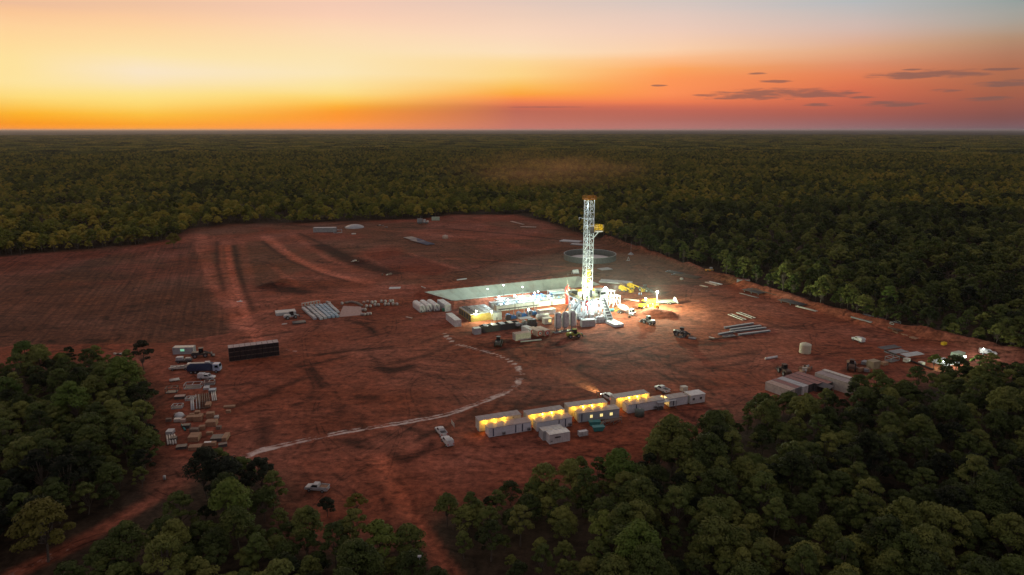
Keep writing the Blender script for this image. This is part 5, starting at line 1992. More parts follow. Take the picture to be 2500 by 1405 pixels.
loader('dark loader with pale cab roof standing in front of the dark bin', 1217, 843, SITE + R(60), DGREY)
loader('yellow green telehandler at the foot of the right silo', 1402, 824, SITE + R(-10), mat('lime_paint', (0.4, 0.42, 0.05), 0.5), True, 'telehandler', 'telehandler')
loader('dark loader with pallet on the open ground right of the rig', 1664, 820, SITE + R(-50), DGREY, True)
loader('dark loader parked on the far side of the yellow boom lifts', 1574, 712, R(-30), DGREY)
loader('dark loader beside the brown crates at the right yard', 1914, 913, SITE + R(70), RUST, True)
loader('dark compact machine standing on the lit ground below the dirt mound', 1583, 791, SITE + R(100), mat('buggy_pale', (0.3, 0.31, 0.3), 0.5))
yl = loader('yellow loader with a glaring lamp right of the mixer truck', 1572, 752, SITE + R(20), YELLOW)
MB().cyl((1.6, 0.5, 1.3), (1.6, 0.5, 3.6), 0.08, n=6).build('lamp_pole', GREY, yl)
MB().ball((1.7, 0.4, 3.8), 0.34, 10, 6).build('work_lamp', COOL, yl, True)
lamp('work_lamp_light', yl, (2.4, -0.2, 3.6), 7000, (0.9, 1.0, 0.6), 0.2)

# long low yellow and grey trailer behind the light tower
yt = thing('flat_trailer', 'long low trailer with yellow side behind the light tower', 'trailer', at(1576, 746), R(8))
MB().mm(0, 0, 0.7, 5.5, 2.4, 2.2).build('side_panel', YELLOW, yt)
MB().mm(5.6, 0.1, 0.7, 13.5, 2.4, 1.7).build('tarp_load', mat('grey_green_tarp', (0.2, 0.22, 0.18), 0.7), yt)
wheels(yt, (2, 3.2, 10, 11.2), 1.2, 0.5, 0.3)
for ch in list(yt.children):
    if ch.name.startswith('wheel'):
        ch.location.y += 1.2
MB().prism([(12.6, 1.7), (14.2, 0.6), (14.6, 0.9), (13.4, 3.2)], 2.0).build('tail_ramp', LGREY, yt)

# concrete mixer
mx_ = thing('concrete_mixer_truck', 'white concrete mixer truck on the lit ground right of the rig', 'truck', at(1529, 768), ang((1513, 764), (1550, 772)))
MB().mm(-4.2, -0.5, 0.75, 3.6, 0.5, 1.05).build('chassis', DGREY, mx_)
cb_ = MB().prism([(2.0, 0.7), (4.1, 0.65), (4.15, 1.5), (3.5, 1.65), (3.25, 2.75), (2.0, 2.8)], 2.3, [0, 0, 0.05, 0.05, 0.12, 0.12]).build('cab', WHITE, mx_)
MB().add([(3.52, -0.9, 1.7), (3.52, 0.9, 1.7), (3.3, 0.85, 2.6), (3.3, -0.85, 2.6)], [(0, 1, 2, 3)]).build('windscreen', GLASS, cb_)
for s in (-1.16, 1.16):
    MB().add([(2.3, s, 1.7), (3.3, s, 1.7), (3.1, s * 0.93, 2.5), (2.3, s * 0.93, 2.5)], [(0, 1, 2, 3)]).build('side_window', GLASS, cb_)
dr = MB().lathe([(0.45, -3.1), (0.95, -2.2), (1.3, -0.8), (1.32, 0.5), (1.0, 1.7), (0.55, 2.2)], 18).build('drum', WHITE, mx_, True)
dr.location = (-1.2, 0, 2.45)
dr.rotation_euler = (0, R(90 + 14), 0)
MB().beam((-3.9, -0.5, 1.0), (-3.9, -0.5, 3.0), 0.14).build('drum_stand', DGREY, mx_)
MB().beam((-3.9, 0.5, 1.0), (-3.9, 0.5, 3.0), 0.14).build('drum_stand', DGREY, mx_)
MB().beam((-4.1, 0, 2.6), (-5.0, 0, 1.4), 0.5, 0.1).build('chute', GREY, mx_)
wheels(mx_, (-3.3, -2.1, 2.9), 1.0, 0.52, 0.34)


def boom_lift(label, px, py, rot, ext):
    t = thing('boom_lift', label, 'boom lift', at(px, py), rot, 'yellow boom lifts beyond the mixer truck')
    MB().mm(-1.5, -1.0, 0.5, 1.5, 1.0, 1.0).build('chassis', YELLOW, t)
    MB().prism([(-2.2, 1.0), (0.8, 1.0), (0.8, 1.7), (-0.4, 2.6), (-2.2, 2.5)], 1.9, [0.05] * 5).build('turret', YELLOW, t)
    wheels(t, (-1.2, 1.2), 1.0, 0.5, 0.35)
    MB().beam((-1.8, 0, 2.7), (3.2 + ext, 0, 1.6), 0.5, 0.5).build('boom', YELLOW, t)
    MB().beam((2.8 + ext, 0, 1.7), (4.2 + ext, 0, 0.7), 0.25, 0.25).build('jib', YELLOW, t)
    bk = MB()
    x0 = 4.0 + ext
    bk.mm(x0, -1.2, 0.3, x0 + 1.0, 1.2, 0.4)
    for z in (0.85, 1.4):
        bk.beam((x0, -1.2, z), (x0 + 1, -1.2, z), 0.08)
        bk.beam((x0, 1.2, z), (x0 + 1, 1.2, z), 0.08)
        bk.beam((x0 + 1, -1.2, z), (x0 + 1, 1.2, z), 0.08)
        bk.beam((x0, -1.2, z), (x0, 1.2, z), 0.08)
    for x in (x0, x0 + 1):
        for y in (-1.2, 0, 1.2):
            bk.beam((x, y, 0.4), (x, y, 1.4), 0.08)
    bk.build('basket', YELLOW, t)
    return t


boom_lift('yellow boom lift with lowered basket, left one of the pair', 1522, 712, ang((1522, 712), (1542, 716)), 0)
boom_lift('yellow boom lift with long extended boom, right one of the pair', 1542, 706, ang((1542, 706), (1570, 713)), 3.2)

# people

SKIN = mat('skin', (0.4, 0.24, 0.17), 0.6, dust=0.0)


def person(label, px, py, rot, top, legs, hat):
    t = thing('person', label, 'person', at(px, py), rot)
    joints = [(0, 0, 0.95), (0, 0.0, 1.2), (0, 0, 1.45), (0, 0.0, 1.56), (0.02, 0, 1.68),
              (0, 0.1, 0.88), (0.05, 0.11, 0.5), (0, 0.12, 0.08), (0.12, 0.13, 0.04),
              (0, -0.1, 0.88), (-0.03, -0.11, 0.5), (-0.06, -0.12, 0.08), (0.06, -0.13, 0.04),
              (0, 0.2, 1.42), (0.04, 0.27, 1.15), (0.16, 0.25, 0.92), (0, -0.2, 1.42), (0.0, -0.27, 1.15), (0.08, -0.27, 0.9)]
    rad = [0.15, 0.14, 0.16, 0.07, 0.11, 0.1, 0.075, 0.05, 0.045, 0.1, 0.075, 0.05, 0.045, 0.07, 0.05, 0.04, 0.07, 0.05, 0.04]
    edges = [(0, 1), (1, 2), (2, 3), (3, 4), (0, 5), (5, 6), (6, 7), (7, 8), (0, 9), (9, 10), (10, 11), (11, 12), (2, 13), (13, 14), (14, 15), (2, 16), (16, 17), (17, 18)]
    me = bpy.data.meshes.new('body')
    me.from_pydata(joints, edges, [])
    o = put('body', me, t)
    sk_ = o.modifiers.new('skin', 'SKIN')
    for i, r in enumerate(rad):
        me.skin_vertices[0].data[i].radius = (r, r)
    me.skin_vertices[0].data[0].use_root = True
    ss = o.modifiers.new('smooth', 'SUBSURF')
    ss.levels = ss.render_levels = 1
    m, nt, b = new_mat('clothes_' + label[:12])
    tc_ = N(nt, 'ShaderNodeTexCoord')
    sx = N(nt, 'ShaderNodeSeparateXYZ')
    link(nt, tc_.outputs['Object'], sx.inputs[0])
    cr_ = N(nt, 'ShaderNodeValToRGB')
    cr_.color_ramp.interpolation = 'CONSTANT'
    e = cr_.color_ramp.elements
    e[0].color = (0.03, 0.025, 0.02, 1)
    e[1].position = 0.06
    e[1].color = (*legs, 1)
    k = e.new(0.5)
    k.color = (*top, 1)
    k = e.new(0.8)
    k.color = (0.4, 0.24, 0.17, 1)
    link(nt, M(nt, 'DIVIDE', sx.outputs[2], 1.9), cr_.inputs[0])
    link(nt, cr_.outputs[0], b.inputs['Base Color'])
    me.materials.append(m)
    MB().lathe([(0.17, 1.73), (0.135, 1.75), (0.125, 1.81), (0.08, 1.86), (0.01, 1.88)], 12).build('hard_hat', hat, t, True)
    return t


person('person in pale blue work shirt standing left by the long boom lift', 1560, 724, R(200), (0.25, 0.35, 0.6), (0.03, 0.04, 0.08), WHITE)
person('person in pale blue work shirt standing right by the long boom lift', 1565, 724, R(20), (0.3, 0.4, 0.62), (0.03, 0.04, 0.08), WHITE)
person('person standing beside the car with its headlights on', 1460, 974, R(40), (0.45, 0.32, 0.14), (0.1, 0.08, 0.06), CREAM)

# ------------------------------------------------------------------ camp row
ca, sa = math.cos(CAMP), math.sin(CAMP)


def back(p, d, along=0.0):
    q = Vector((p.x - sa * d + ca * along, p.y + ca * d + sa * along, 0))
    q.z = ter(q.x, q.y) - 0.03
    return q


CABW = mat('pale_cabin_wall', (0.72, 0.74, 0.77), 0.5, dirt=0.25, dust=0.15)
ROOFC = mat('dusty_cabin_roof', (0.42, 0.36, 0.35), 0.6, dust=0.45)
m1 = at(1194, 1070, -0.03)
cabin('grey camp cabin with dark cover strips, leftmost in the front row', 0, 0, CAMP, 11.4, 3.0, 2.6, CABW, ROOFC, slots=(1.0, 7.0, 8.8), acs=(3.4, 10.2), group='front row of camp cabins', loc=m1)
m2 = at(1311, 1056, -0.03)
cabin('grey camp cabin behind the two white sheds, second in the front row', 0, 0, CAMP, 9.8, 3.0, 2.6, CABW, ROOFC, slots=(6.0, 7.8), acs=(8.8,), group='front row of camp cabins', loc=m2)
m3 = at(1412, 1034, -0.03)
cabin('camp cabin with three lit windows in the front row', 0, 0, R(16), 11.6, 3.0, 2.7, mat('blue_grey_cabin', (0.48, 0.54, 0.57), 0.5), ROOFC, wins=((3.2, 1.1, 0.8, 0.9, True), (6.0, 1.1, 0.9, 0.9, True), (8.8, 1.1, 0.9, 0.9, True)), slots=(0.8,), group='front row of camp cabins', loc=m3)
m4 = at(1533, 1012, -0.03)
cabin('grey camp cabin right of the walkway gap in the front row', 0, 0, CAMP, 11.4, 3.0, 2.6, CABW, ROOFC, slots=(2.4,), acs=(8.0,), group='front row of camp cabins', loc=m4)
m5 = at(1634, 995, -0.03)
cabin('plain grey camp cabin next to the white end cabin', 0, 0, CAMP, 6.0, 2.8, 2.5, CABW, ROOFC, slots=(1.2,), group='front row of camp cabins', loc=m5)
m6 = at(1686, 989, -0.03)
cabin('white end cabin with two dark windows at the right of the camp row', 0, 0, CAMP, 4.7, 3.2, 2.7, WHITE, WHITE, wins=((0.5, 1.2, 0.8, 0.8, False), (2.9, 1.2, 0.8, 0.8, False)), group='front row of camp cabins', loc=m6)
aw = thing('lean_to', 'pale flat lean-to roof on posts in front of the plain grey cabin', 'shelter', at(1606, 1004, -0.03), CAMP)
MB().mm(0, 0, 2.2, 6.0, 2.6, 2.28).build('roof_sheet', LGREY, aw)
for x in (0.1, 5.9):
    for y in (0.1, 2.5):
        MB().beam((x, y, 0), (x, y, 2.2), 0.1).build('post', GREY, aw)
MB().mm(0.4, 0.3, 0, 2.0, 1.4, 0.8).build('bench', DGREY, aw)
bl_ = ['grey camp cabin with lit yellow face, leftmost in the back row', 'camp cabin with lit yellow face and two lamps, second in the back row', 'camp cabin with thin lit yellow strip, third in the back row', 'camp cabin with lit yellow face, rightmost in the back row']
rows = [(m1, 4.1, -1.2, 11.4), (m2, 4.2, -0.8, 10.4), (m3, 3.9, -1.0, 11.2), (m4, 4.3, -1.4, 10.6)]
for k, (b0, dd, al, L) in enumerate(rows):
    loc = back(b0, dd, al)
    t = cabin(bl_[k], 0, 0, CAMP if k != 2 else R(17), L, 3.0, 3.1, CREAM, ROOFC, doors=((3.0, 0.9), (7.6, 0.9)), group='back row of camp cabins', loc=loc)
    for j, x in enumerate((1.4, 4.0, 6.6, 9.2)):  # bulbless outer lamps are added to even out the wall light
        b_ = MB().mm(x - 0.2, -0.16, 2.62, x + 0.2, -0.003, 2.85).build('wall_lamp', GREY, t)
        if k > 0 and j in (1, 2):
            MB().ball((x, -0.3, 2.85), 0.24, 10, 6).build('bulb', WARM, b_, True)
        if k > 0 or j < 3:
            lamp('wall_lamp_light', t, (x, -0.7, 2.95), 190, (1.0, 0.5, 0.03), 0.12)
lamp_box = thing('lit_building_end', 'small lit building end between the right front cabins', 'cabinet', back(m4, 3.2, 11.6), CAMP)
MB().mm(0, 0, 0, 1.4, 0.5, 2.3).build('body', CREAM, lamp_box)  # stands for the lit end wall of a building
MB().mm(0.3, -0.1, 2.0, 0.7, -0.003, 2.2).build('wall_lamp', GREY, lamp_box)
lamp('wall_lamp_light', lamp_box, (0.5, -0.8, 2.2), 200, (1.0, 0.6, 0.15), 0.1)
s1 = at(1326, 1076, -0.03)
container('white shed half hidden behind the front white shed', 0, 0, CAMP, 5.6, 2.5, 2.5, LGREY, LGREY, 'shed', None, 'site_shed', s1)
t = container('bright white shed standing in front of the camp row', 0, 0, CAMP, 5.4, 2.6, 2.5, WHITE, WHITE, 'shed', None, 'site_shed', at(1342, 1085, -0.03))
MB().mm(1.4, -0.06, 1.4, 2.9, -0.01, 1.75).build('louvre', DGREY, t)
MB().mm(0.3, -0.06, 0.6, 0.8, -0.01, 0.85).build('socket_box', GREY, t)
ib = thing('water_cage', 'small white caged water container on the ground below the lit windows', 'water container', at(1415, 1068, -0.02), CAMP)
MB().mm(0.08, 0.08, 0.18, 2.32, 1.1, 1.25).build('bladder', WHITE, ib)
cg = MB()
for z in (0.2, 0.7, 1.28):
    for y in (0, 1.18):
        cg.beam((0, y, z), (2.4, y, z), 0.05)
    for x in (0, 2.4):
        cg.beam((x, 0, z), (x, 1.18, z), 0.05)
for x in (0, 0.8, 1.6, 2.4):
    for y in (0, 1.18):
        cg.beam((x, y, 0.1), (x, y, 1.3), 0.05)
cg.build('cage', LGREY, ib)
MB().mm(0, 0, 0, 2.4, 1.18, 0.13).build('pallet', DWOOD, ib)
for k, (px, py, lb) in enumerate([(1440, 1040, 'teal waste skip nearer the lit cabin'), (1449, 1053, 'teal waste skip lower one beside the white caged container')]):
    t = thing('waste_skip', lb, 'skip', at(px, py, -0.02), CAMP - R(12), 'teal skips by the camp')
    MB().prism([(0.0, 0.15), (2.2, 0.15), (2.8, 1.2), (-0.3, 1.2)], 1.5).build('skip_body', TEAL, t)
    MB().mm(-0.35, -0.8, 1.2, 2.85, 0.8, 1.27).build('lid', TEAL, t)
    for x in (0.2, 2.0):
        MB().mm(x, -0.6, 0, x + 0.2, 0.6, 0.145).build('foot', DGREY, t)
sc = thing('scaffold_stair', 'grey scaffold stair and landing in front of the lit cabin', 'stair', at(1478, 1040, -0.02), CAMP)
fr_ = MB()
for x in (0, 2.4, 4.8):
    for y in (0, 1.4):
        fr_.beam((x, y, 0), (x, y, 1.9), 0.07)
for x in (0, 2.4):
    fr_.beam((x, 0, 0.1), (x + 2.4, 0, 1.0), 0.06)
    fr_.beam((x, 1.4, 0.1), (x + 2.4, 1.4, 1.0), 0.06)
for y in (0, 1.4):
    fr_.beam((0, y, 1.9), (4.8, y, 1.9), 0.07)
fr_.build('frame', GALV, sc)
for k in range(8):
    MB().mm(0.03 + k * 0.6, 0.02, 1.0, 0.57 + k * 0.6, 1.38, 1.06).build('board', DWOOD, sc)
for k in range(4):
    MB().mm(-0.3 - k * 0.3, 0.1, 0.8 - k * 0.2, 0.0 - k * 0.3, 1.3, 0.84 - k * 0.2).build('step', GALV, sc)
rt = thing('rain_tank', 'dark round tank with pale domed lid beside the scaffold stair', 'tank', at(1561, 1016, -0.02), 0)
MB().lathe([(1.3, 0), (1.32, 1.5), (1.2, 1.75), (0.6, 2.0), (0.05, 2.06)], 18).build('shell', mat('tank_green', (0.12, 0.16, 0.14), 0.6), rt, True)
MB().cyl((0, 0, 2.0), (0, 0, 2.14), 0.3, n=10).build('lid', LGREY, rt)
crate('pale upright carton stack beside the white end cabin', 1666, 958, CAMP, 1.9, 1.4, 1.5, CREAM, name='carton_stack', cat='cartons')
crate('small grey step box at the left end of the back camp row', 1166, 1052, CAMP, 1.0, 0.7, 0.7, LGREY, name='step_box', cat='box')
sg = thing('sign_board', 'small pale board fence beside the two parked utility trucks', 'board', at(1109, 1046), ang((1108, 1046), (1101, 1036)))
MB().mm(0, -0.03, 0.3, 2.6, 0.03, 1.3).build('board', CREAM, sg)
for x in (0.1, 2.4):
    MB().beam((x, -0.08, 0), (x, -0.08, 1.4), 0.08).build('post', GREY, sg)

# ------------------------------------------------------------------ round open tank and things near it
c0 = at(1440, 633)
rk = thing('round_tank', 'wide round open-topped grey tank holding water painted pale as reflected sky', 'tank', c0, 0)
RT, HT = 15.4, 3.3
pm_ = []
NP = 28
seg = MB()
a0 = math.pi / NP * 0.985
seg.add([(RT * math.cos(-a0), RT * math.sin(-a0), 0), (RT * math.cos(a0), RT * math.sin(a0), 0), (RT * math.cos(a0), RT * math.sin(a0), HT), (RT * math.cos(-a0), RT * math.sin(-a0), HT),
         ((RT - .35) * math.cos(-a0), (RT - .35) * math.sin(-a0), 0), ((RT - .35) * math.cos(a0), (RT - .35) * math.sin(a0), 0), ((RT - .35) * math.cos(a0), (RT - .35) * math.sin(a0), HT), ((RT - .35) * math.cos(-a0), (RT - .35) * math.sin(-a0), HT)],
        [(0, 1, 2, 3), (5, 4, 7, 6), (3, 2, 6, 7), (0, 4, 5, 1), (1, 5, 6, 2), (0, 3, 7, 4)])
segm = seg.mesh('wall_panel', mat('dull_tank_steel', (0.12, 0.13, 0.135), 0.5, dirt=0.4))
for k in range(NP):
    put('wall_panel', segm, rk, (0, 0, 0), 2 * math.pi * k / NP)
rim = MB()
for k in range(NP):
    a1, a2 = 2 * math.pi * (k + .5) / NP, 2 * math.pi * (k + 1.5) / NP
    rim.beam((RT * math.cos(a1), RT * math.sin(a1), HT + 0.06), (RT * math.cos(a2), RT * math.sin(a2), HT + 0.06), 0.16)
rim.build('rim', LGREY, rk)
mw, nt, b = new_mat('tank_water_sky_shine')
b.inputs['Base Color'].default_value = (0.85, 0.78, 0.76, 1)  # sky shine on the water and pale liner below put into this colour
b.inputs['Roughness'].default_value = 0.2
nn_ = N(nt, 'ShaderNodeTexNoise')
nn_.inputs['Scale'].default_value = 0.5
bp_ = N(nt, 'ShaderNodeBump')
bp_.inputs['Strength'].default_value = 0.05
link(nt, nn_.outputs['Fac'], bp_.inputs['Height'])
link(nt, bp_.outputs[0], b.inputs['Normal'])
MB().lathe([(RT - 2.6, 0.1), (RT - 2.6, 0.4)], 56).build('water', mw, rk)
ws = thing('windsock_mast', 'thin aerial mast on a small pale base right of the round tank', 'mast', at(1540, 622), 0)
MB().cyl((0, 0, 0), (0, 0, 8.0), 0.06, 0.04, 5).build('pole', LGREY, ws)
MB().lathe([(2.0, 0), (0.3, 1.5)], 4).build('base', GALV, ws)
pl_ = thing('white_panel_frame', 'pale tilted panel frame right of the round tank', 'frame', at(1531, 637), R(20))
MB().beam((0, 0, 0), (0.8, 0, 2.2), 0.2).build('leg', LGREY, pl_)
MB().beam((1.8, 0, 0), (0.8, 0, 2.2), 0.2).build('leg', LGREY, pl_)
MB().mm(-0.2, -0.1, 0.0, 2.0, 0.6, 0.2).build('base', LGREY, pl_)


def sheet_stack(label, px, py, rot, L, D, Ht, m, n=3, group=None, name='sheet_stack', cat='stack', gap=0.0):
    t = thing(name, label, cat, at(px, py, -0.02), rot, group)
    me = MB().mm(0, 0, 0, L, (D / n) - 0.06 - gap, Ht).mesh('panel', m)
    for k in range(n):
        put('panel', me, t, (random.uniform(-0.25, 0.25), k * D / n, random.uniform(-0.03, 0.03)))
    be = MB().mm(0, 0, -0.03, 0.2, D, 0.03).mesh('bearer', DWOOD)
    for x in (0.4, L - 0.6):
        put('bearer', be, t, (x, 0, 0))
    return t


sheet_stack('pale sheet stack just left of the round tank', 1366, 590, SITE - R(50), 14, 7, 0.5, LGREY, 3)
sheet_stack('lower pale sheet stack beside the left rim of the round tank', 1392, 598, SITE - R(50), 12, 5, 0.5, GALV, 2)
sheet_stack('flat grey plate on the ground below the round tank', 1470, 661, SITE, 7, 5, 0.3, GALV, 2)
wt_ = thing('white_tent_frame', 'white A-frame rack on the bank behind the mast', 'rack', at(1398, 674), SITE)
for k in range(3):
    MB().beam((k * 1.6, -1.2, 0), (k * 1.6, 0, 2.6), 0.2).build('leg', RIGW, wt_)
    MB().beam((k * 1.6, 1.2, 0), (k * 1.6, 0, 2.6), 0.2).build('leg', RIGW, wt_)
MB().beam((0, 0, 2.6), (3.2, 0, 2.6), 0.2).build('ridge', RIGW, wt_)
MB().add([(0, -1.2, 0.3), (3.2, -1.2, 0.3), (3.2, -0.1, 2.4), (0, -0.1, 2.4)], [(0, 1, 2, 3)]).build('panel', WHITE, wt_)
sheet_stack('long grey pallet rows on the ground behind the rig', 1462, 690, SITE - R(45), 16, 6, 0.5, LGREY, 3)
pipes('thin pipes lying on the ground right behind the rig', (1496, 686), (1525, 700), 3, 0.2, 0.6, WOOD)
pipes('pinkish drill pipes on the ground between stands and yellow loader', (1522, 733), (1558, 738), 4, 0.18, 0.06, BAGP)
crate('small dark red box on the lit ground in front of the mixer truck', 1535, 777, SITE, 0.9, 0.8, 0.9, RUST, name='small_box', cat='box')
cmp_ = thing('air_compressor', 'small green tank machine left of the mixer truck', 'compressor', at(1489, 762), SITE)
MB().cyl((0, 0, 0.9), (1.8, 0, 0.9), 0.6, n=12).build('drum', TEAL, cmp_, True)
MB().mm(0, -0.5, 0, 1.8, 0.5, 0.3).build('skid', DGREY, cmp_)
ex = thing('orange_barrier', 'orange barrier frames left of the mixer truck', 'barrier', at(1502, 760), SITE + R(30))
for k in range(3):
    MB().beam((k * 1.5, 0, 0), (k * 1.5, 0, 1.6), 0.14).build('post', ORANGE, ex)
    MB().beam((k * 1.5, 0, 1.5), (k * 1.5 + 1.2, 0, 0.9), 0.16).build('rail', ORANGE, ex)
MB().mm(-0.3, -0.4, 0, 3.6, 0.4, 0.12).build('base', ORANGE, ex)

# ------------------------------------------------------------------ left storage yard
YR = R(24)
# tall dark wrapped pallets with pale tops, two deep
PALT = mat('pale_lid', (0.5, 0.42, 0.4), 0.7, dust=0.3)
DKW = mat('dark_wrap', (0.02, 0.017, 0.018), 0.5, dust=0.1)
o0 = at(560, 884, -0.02)
rt_ = ang((560, 884), (683, 868))
L9 = (G(683, 868) - G(560, 884)).length / 9
sb_ = MB().mm(0.05, 0.05, 0.14, L9 - 0.05, 1.65, 1.52).mesh('wrap', DKW)
sp_ = MB().mm(0.03, 0.03, 0, L9 - 0.03, 1.67, 0.13).mesh('pallet', DWOOD)
sl_ = MB().mm(0.0, 0.0, 0, L9 - 0.12, 1.6, 0.1).mesh('lid', PALT)
pos = {0: 'bottom', 1: 'middle', 2: 'top'}
num = ['first', 'second', 'third', 'fourth', 'fifth', 'sixth', 'seventh', 'eighth', 'ninth']
for row in range(2):
    for k in range(9):
        for lev in range(3):
            if row == 1 and lev < 2:
                continue
            lb = 'dark wrapped pallet load, %s of %s stack from left, %s row' % (pos[lev], num[k], 'front' if row == 0 else 'rear')
            p = o0 + Vector((math.cos(rt_) * L9 * k - math.sin(rt_) * 1.75 * row, math.sin(rt_) * L9 * k + math.cos(rt_) * 1.75 * row, lev * 1.56 if row == 0 or lev < 2 else 3.12))
            t = thing('pallet_load', lb, 'pallet load', p, rt_ + random.uniform(-0.02, 0.02), 'long wall of dark pallet loads')
            put('wrap', sb_, t)
            put('pallet', sp_, t)
            if lev == 2:
                put('lid', sl_, t, (0.05, 0.03, 1.53 + random.uniform(0, 0.05)))
    if row == 1:
        for k in range(9):
            for lev in range(2):
                p = o0 + Vector((math.cos(rt_) * L9 * k - math.sin(rt_) * 1.75, math.sin(rt_) * L9 * k + math.cos(rt_) * 1.75, lev * 1.56))
                t = thing('pallet_load', 'dark wrapped pallet load, %s of %s stack from left, rear row' % (pos[lev], num[k]), 'pallet load', p, rt_, 'long wall of dark pallet loads')
                put('wrap', sb_, t)
                put('pallet', sp_, t)
t = container('grey site shed with pale green window at the top of the left yard', 423, 866, R(5), 6.6, 2.5, 2.4, LGREY, CREAM, 'shed', None, 'site_shed')
f_ = MB().mm(2.4, -0.1, 1.0, 3.9, -0.06, 2.0).build('window', WHITE, t)
MB().mm(2.5, -0.12, 1.1, 3.8, -0.101, 1.9).build('pane', emit('green_lit_window', (0.3, 0.8, 0.5), 0.5), f_)
MB().mm(6.7, -0.3, 0.4, 7.2, 0.2, 0.9).build('gas_bottle', WHITE, t)
dtr = thing('skid_trailer', 'dark low trailer just below the grey site shed', 'trailer', at(428, 888), R(8))
MB().mm(0, 0, 0.5, 5.0, 2.0, 0.9).build('deck', DGREY, dtr)
MB().mm(0.2, 0.2, 0.9, 2.2, 1.8, 1.9).build('engine_box', LGREY, dtr)
MB().mm(3.0, 0.3, 0.9, 4.6, 1.7, 1.5).build('tool_box', GREY, dtr)
wheels(dtr, (1.0, 4.0), 1.0, 0.4, 0.25)
for ch in list(dtr.children):
    if ch.name.startswith('wheel'):
        ch.location.y += 1.0
ft = thing('flat_bed', 'pale flat bed tray left of the dark tank truck', 'trailer', at(412, 907), R(10))
MB().mm(0, 0, 0.6, 6.4, 2.2, 0.8).build('deck', CREAM, ft)
for y in (0, 2.1):
    MB().mm(0, y, 0.8, 6.4, y + 0.1, 1.15).build('side_board', CREAM, ft)
MB().mm(5.4, 0.12, 0.8, 6.4, 2.08, 1.9).build('head_board', CREAM, ft)
for k in range(3):
    MB().mm(1.2 + k * 1.2, 0.5, 0.8, 2.1 + k * 1.2, 1.7, 1.1 + 0.1 * k).build('load_box', GREY, ft)
wheels(ft, (1.2, 5.0), 1.1, 0.4, 0.25)
for ch in list(ft.children):
    if ch.name.startswith('wheel'):
        ch.location.y += 1.1
tk = thing('tank_truck', 'dark blue tank truck with pale blue cab in the left yard', 'truck', at(457, 914), R(6))
MB().mm(0, 0.4, 0.7, 9.8, 2.0, 1.0).build('chassis', DGREY, tk)
MB().prism([(0.0, 1.0), (7.6, 1.0), (7.6, 2.9), (6.9, 3.25), (0.9, 3.25), (0.0, 2.4)], 2.5, [0.1, 0.1, 0.1, 0.5, 0.5, 0.2]).build('tank_shell', NAVY, tk).location = (0, 1.2, 0)
MB().mm(0.8, 0.5, 3.25, 7.0, 1.0, 3.33).build('catwalk', LGREY, tk)
MB().mm(5.4, 0.5, 3.3, 6.8, 1.6, 3.7).build('hatch_box', LGREY, tk)
cb_ = MB().prism([(7.8, 0.8), (9.9, 0.75), (9.95, 1.9), (9.6, 2.9), (7.8, 2.95)], 2.4, [0, 0, 0.05, 0.15, 0.15]).build('cab', mat('pale_blue_cab', (0.42, 0.5, 0.66), 0.4), tk)
cb_.location = (0, 1.2, 0)
MB().add([(9.95, -0.95, 1.95), (9.95, 0.95, 1.95), (9.66, 0.9, 2.75), (9.66, -0.9, 2.75)], [(0, 1, 2, 3)]).build('windscreen', GLASS, cb_)
MB().add([(8.4, -1.2, 1.85), (9.5, -1.2, 1.85), (9.35, -1.07, 2.6), (8.4, -1.07, 2.6)], [(0, 1, 2, 3)]).build('side_window', GLASS, cb_)
wheels(tk, (1.2, 2.5, 8.8), 1.05, 0.52, 0.34)
for ch in list(tk.children):
    if ch.name.startswith('wheel'):
        ch.location.y += 1.2


def skid_frame(label, px, py, rot, L, D, Ht, m=GALV, name='steel_skid'):
    t = thing(name, label, 'frame', at(px, py, -0.02), rot)
    f = MB()
    for z in (0.1, Ht):
        for y in (0, D):
            f.beam((0, y, z), (L, y, z), 0.14)
        for x in (0, L / 2, L):
            f.beam((x, 0.07, z), (x, D - 0.07, z), 0.12)
    for x in (0, L):
        for y in (0, D):
            f.beam((x, y, 0.1), (x, y, Ht), 0.14)
    f.build('frame', m, t)
    MB().mm(0.1, 0.1, 0.12, L - 0.1, D - 0.1, 0.22).build('floor', DGREY, t)
    return t


skid_frame('pale open steel frame on dark gear below the tank truck', 449, 951, R(10), 4.6, 2.6, 1.3, LGREY)
skid_frame('grey framed skid at the right edge of the left yard', 498, 942, R(14), 2.9, 1.8, 1.1)
skid_frame('small pale frame at the left edge of the left yard', 419, 1000, R(10), 2.6, 1.8, 0.9, LGREY)
gb_ = crate('pale box with bluish sheet lid below the grey framed skid', 509, 961, R(12), 1.9, 1.9, 0.9, GREY, None, LBLUE, 'lidded_box', 'box')
crate('dark grey machine crate left of the long pipes', 425, 977, R(10), 2.8, 1.6, 0.9, DGREY, None, BAGP)
YA = ang((500, 1000), (493, 962))
pipes('bundle of rusty long pipes standing out at the right of the left yard', (514, 998), (511, 962), 6, 0.16, 0.25, RUST)
pipes('two bright long pipes right of the rusty bundle in the left yard', (530, 980), (526, 955), 3, 0.18, 0.1, CREAM)
pipes('pale grey channel beam in the middle of the left yard', (475, 1004), (473, 972), 2, 0.22, 0.04, LGREY)
pipes('pair of thin bright pipes in the middle of the left yard', (489, 1000), (486, 965), 2, 0.09, 0.55, WHITE)
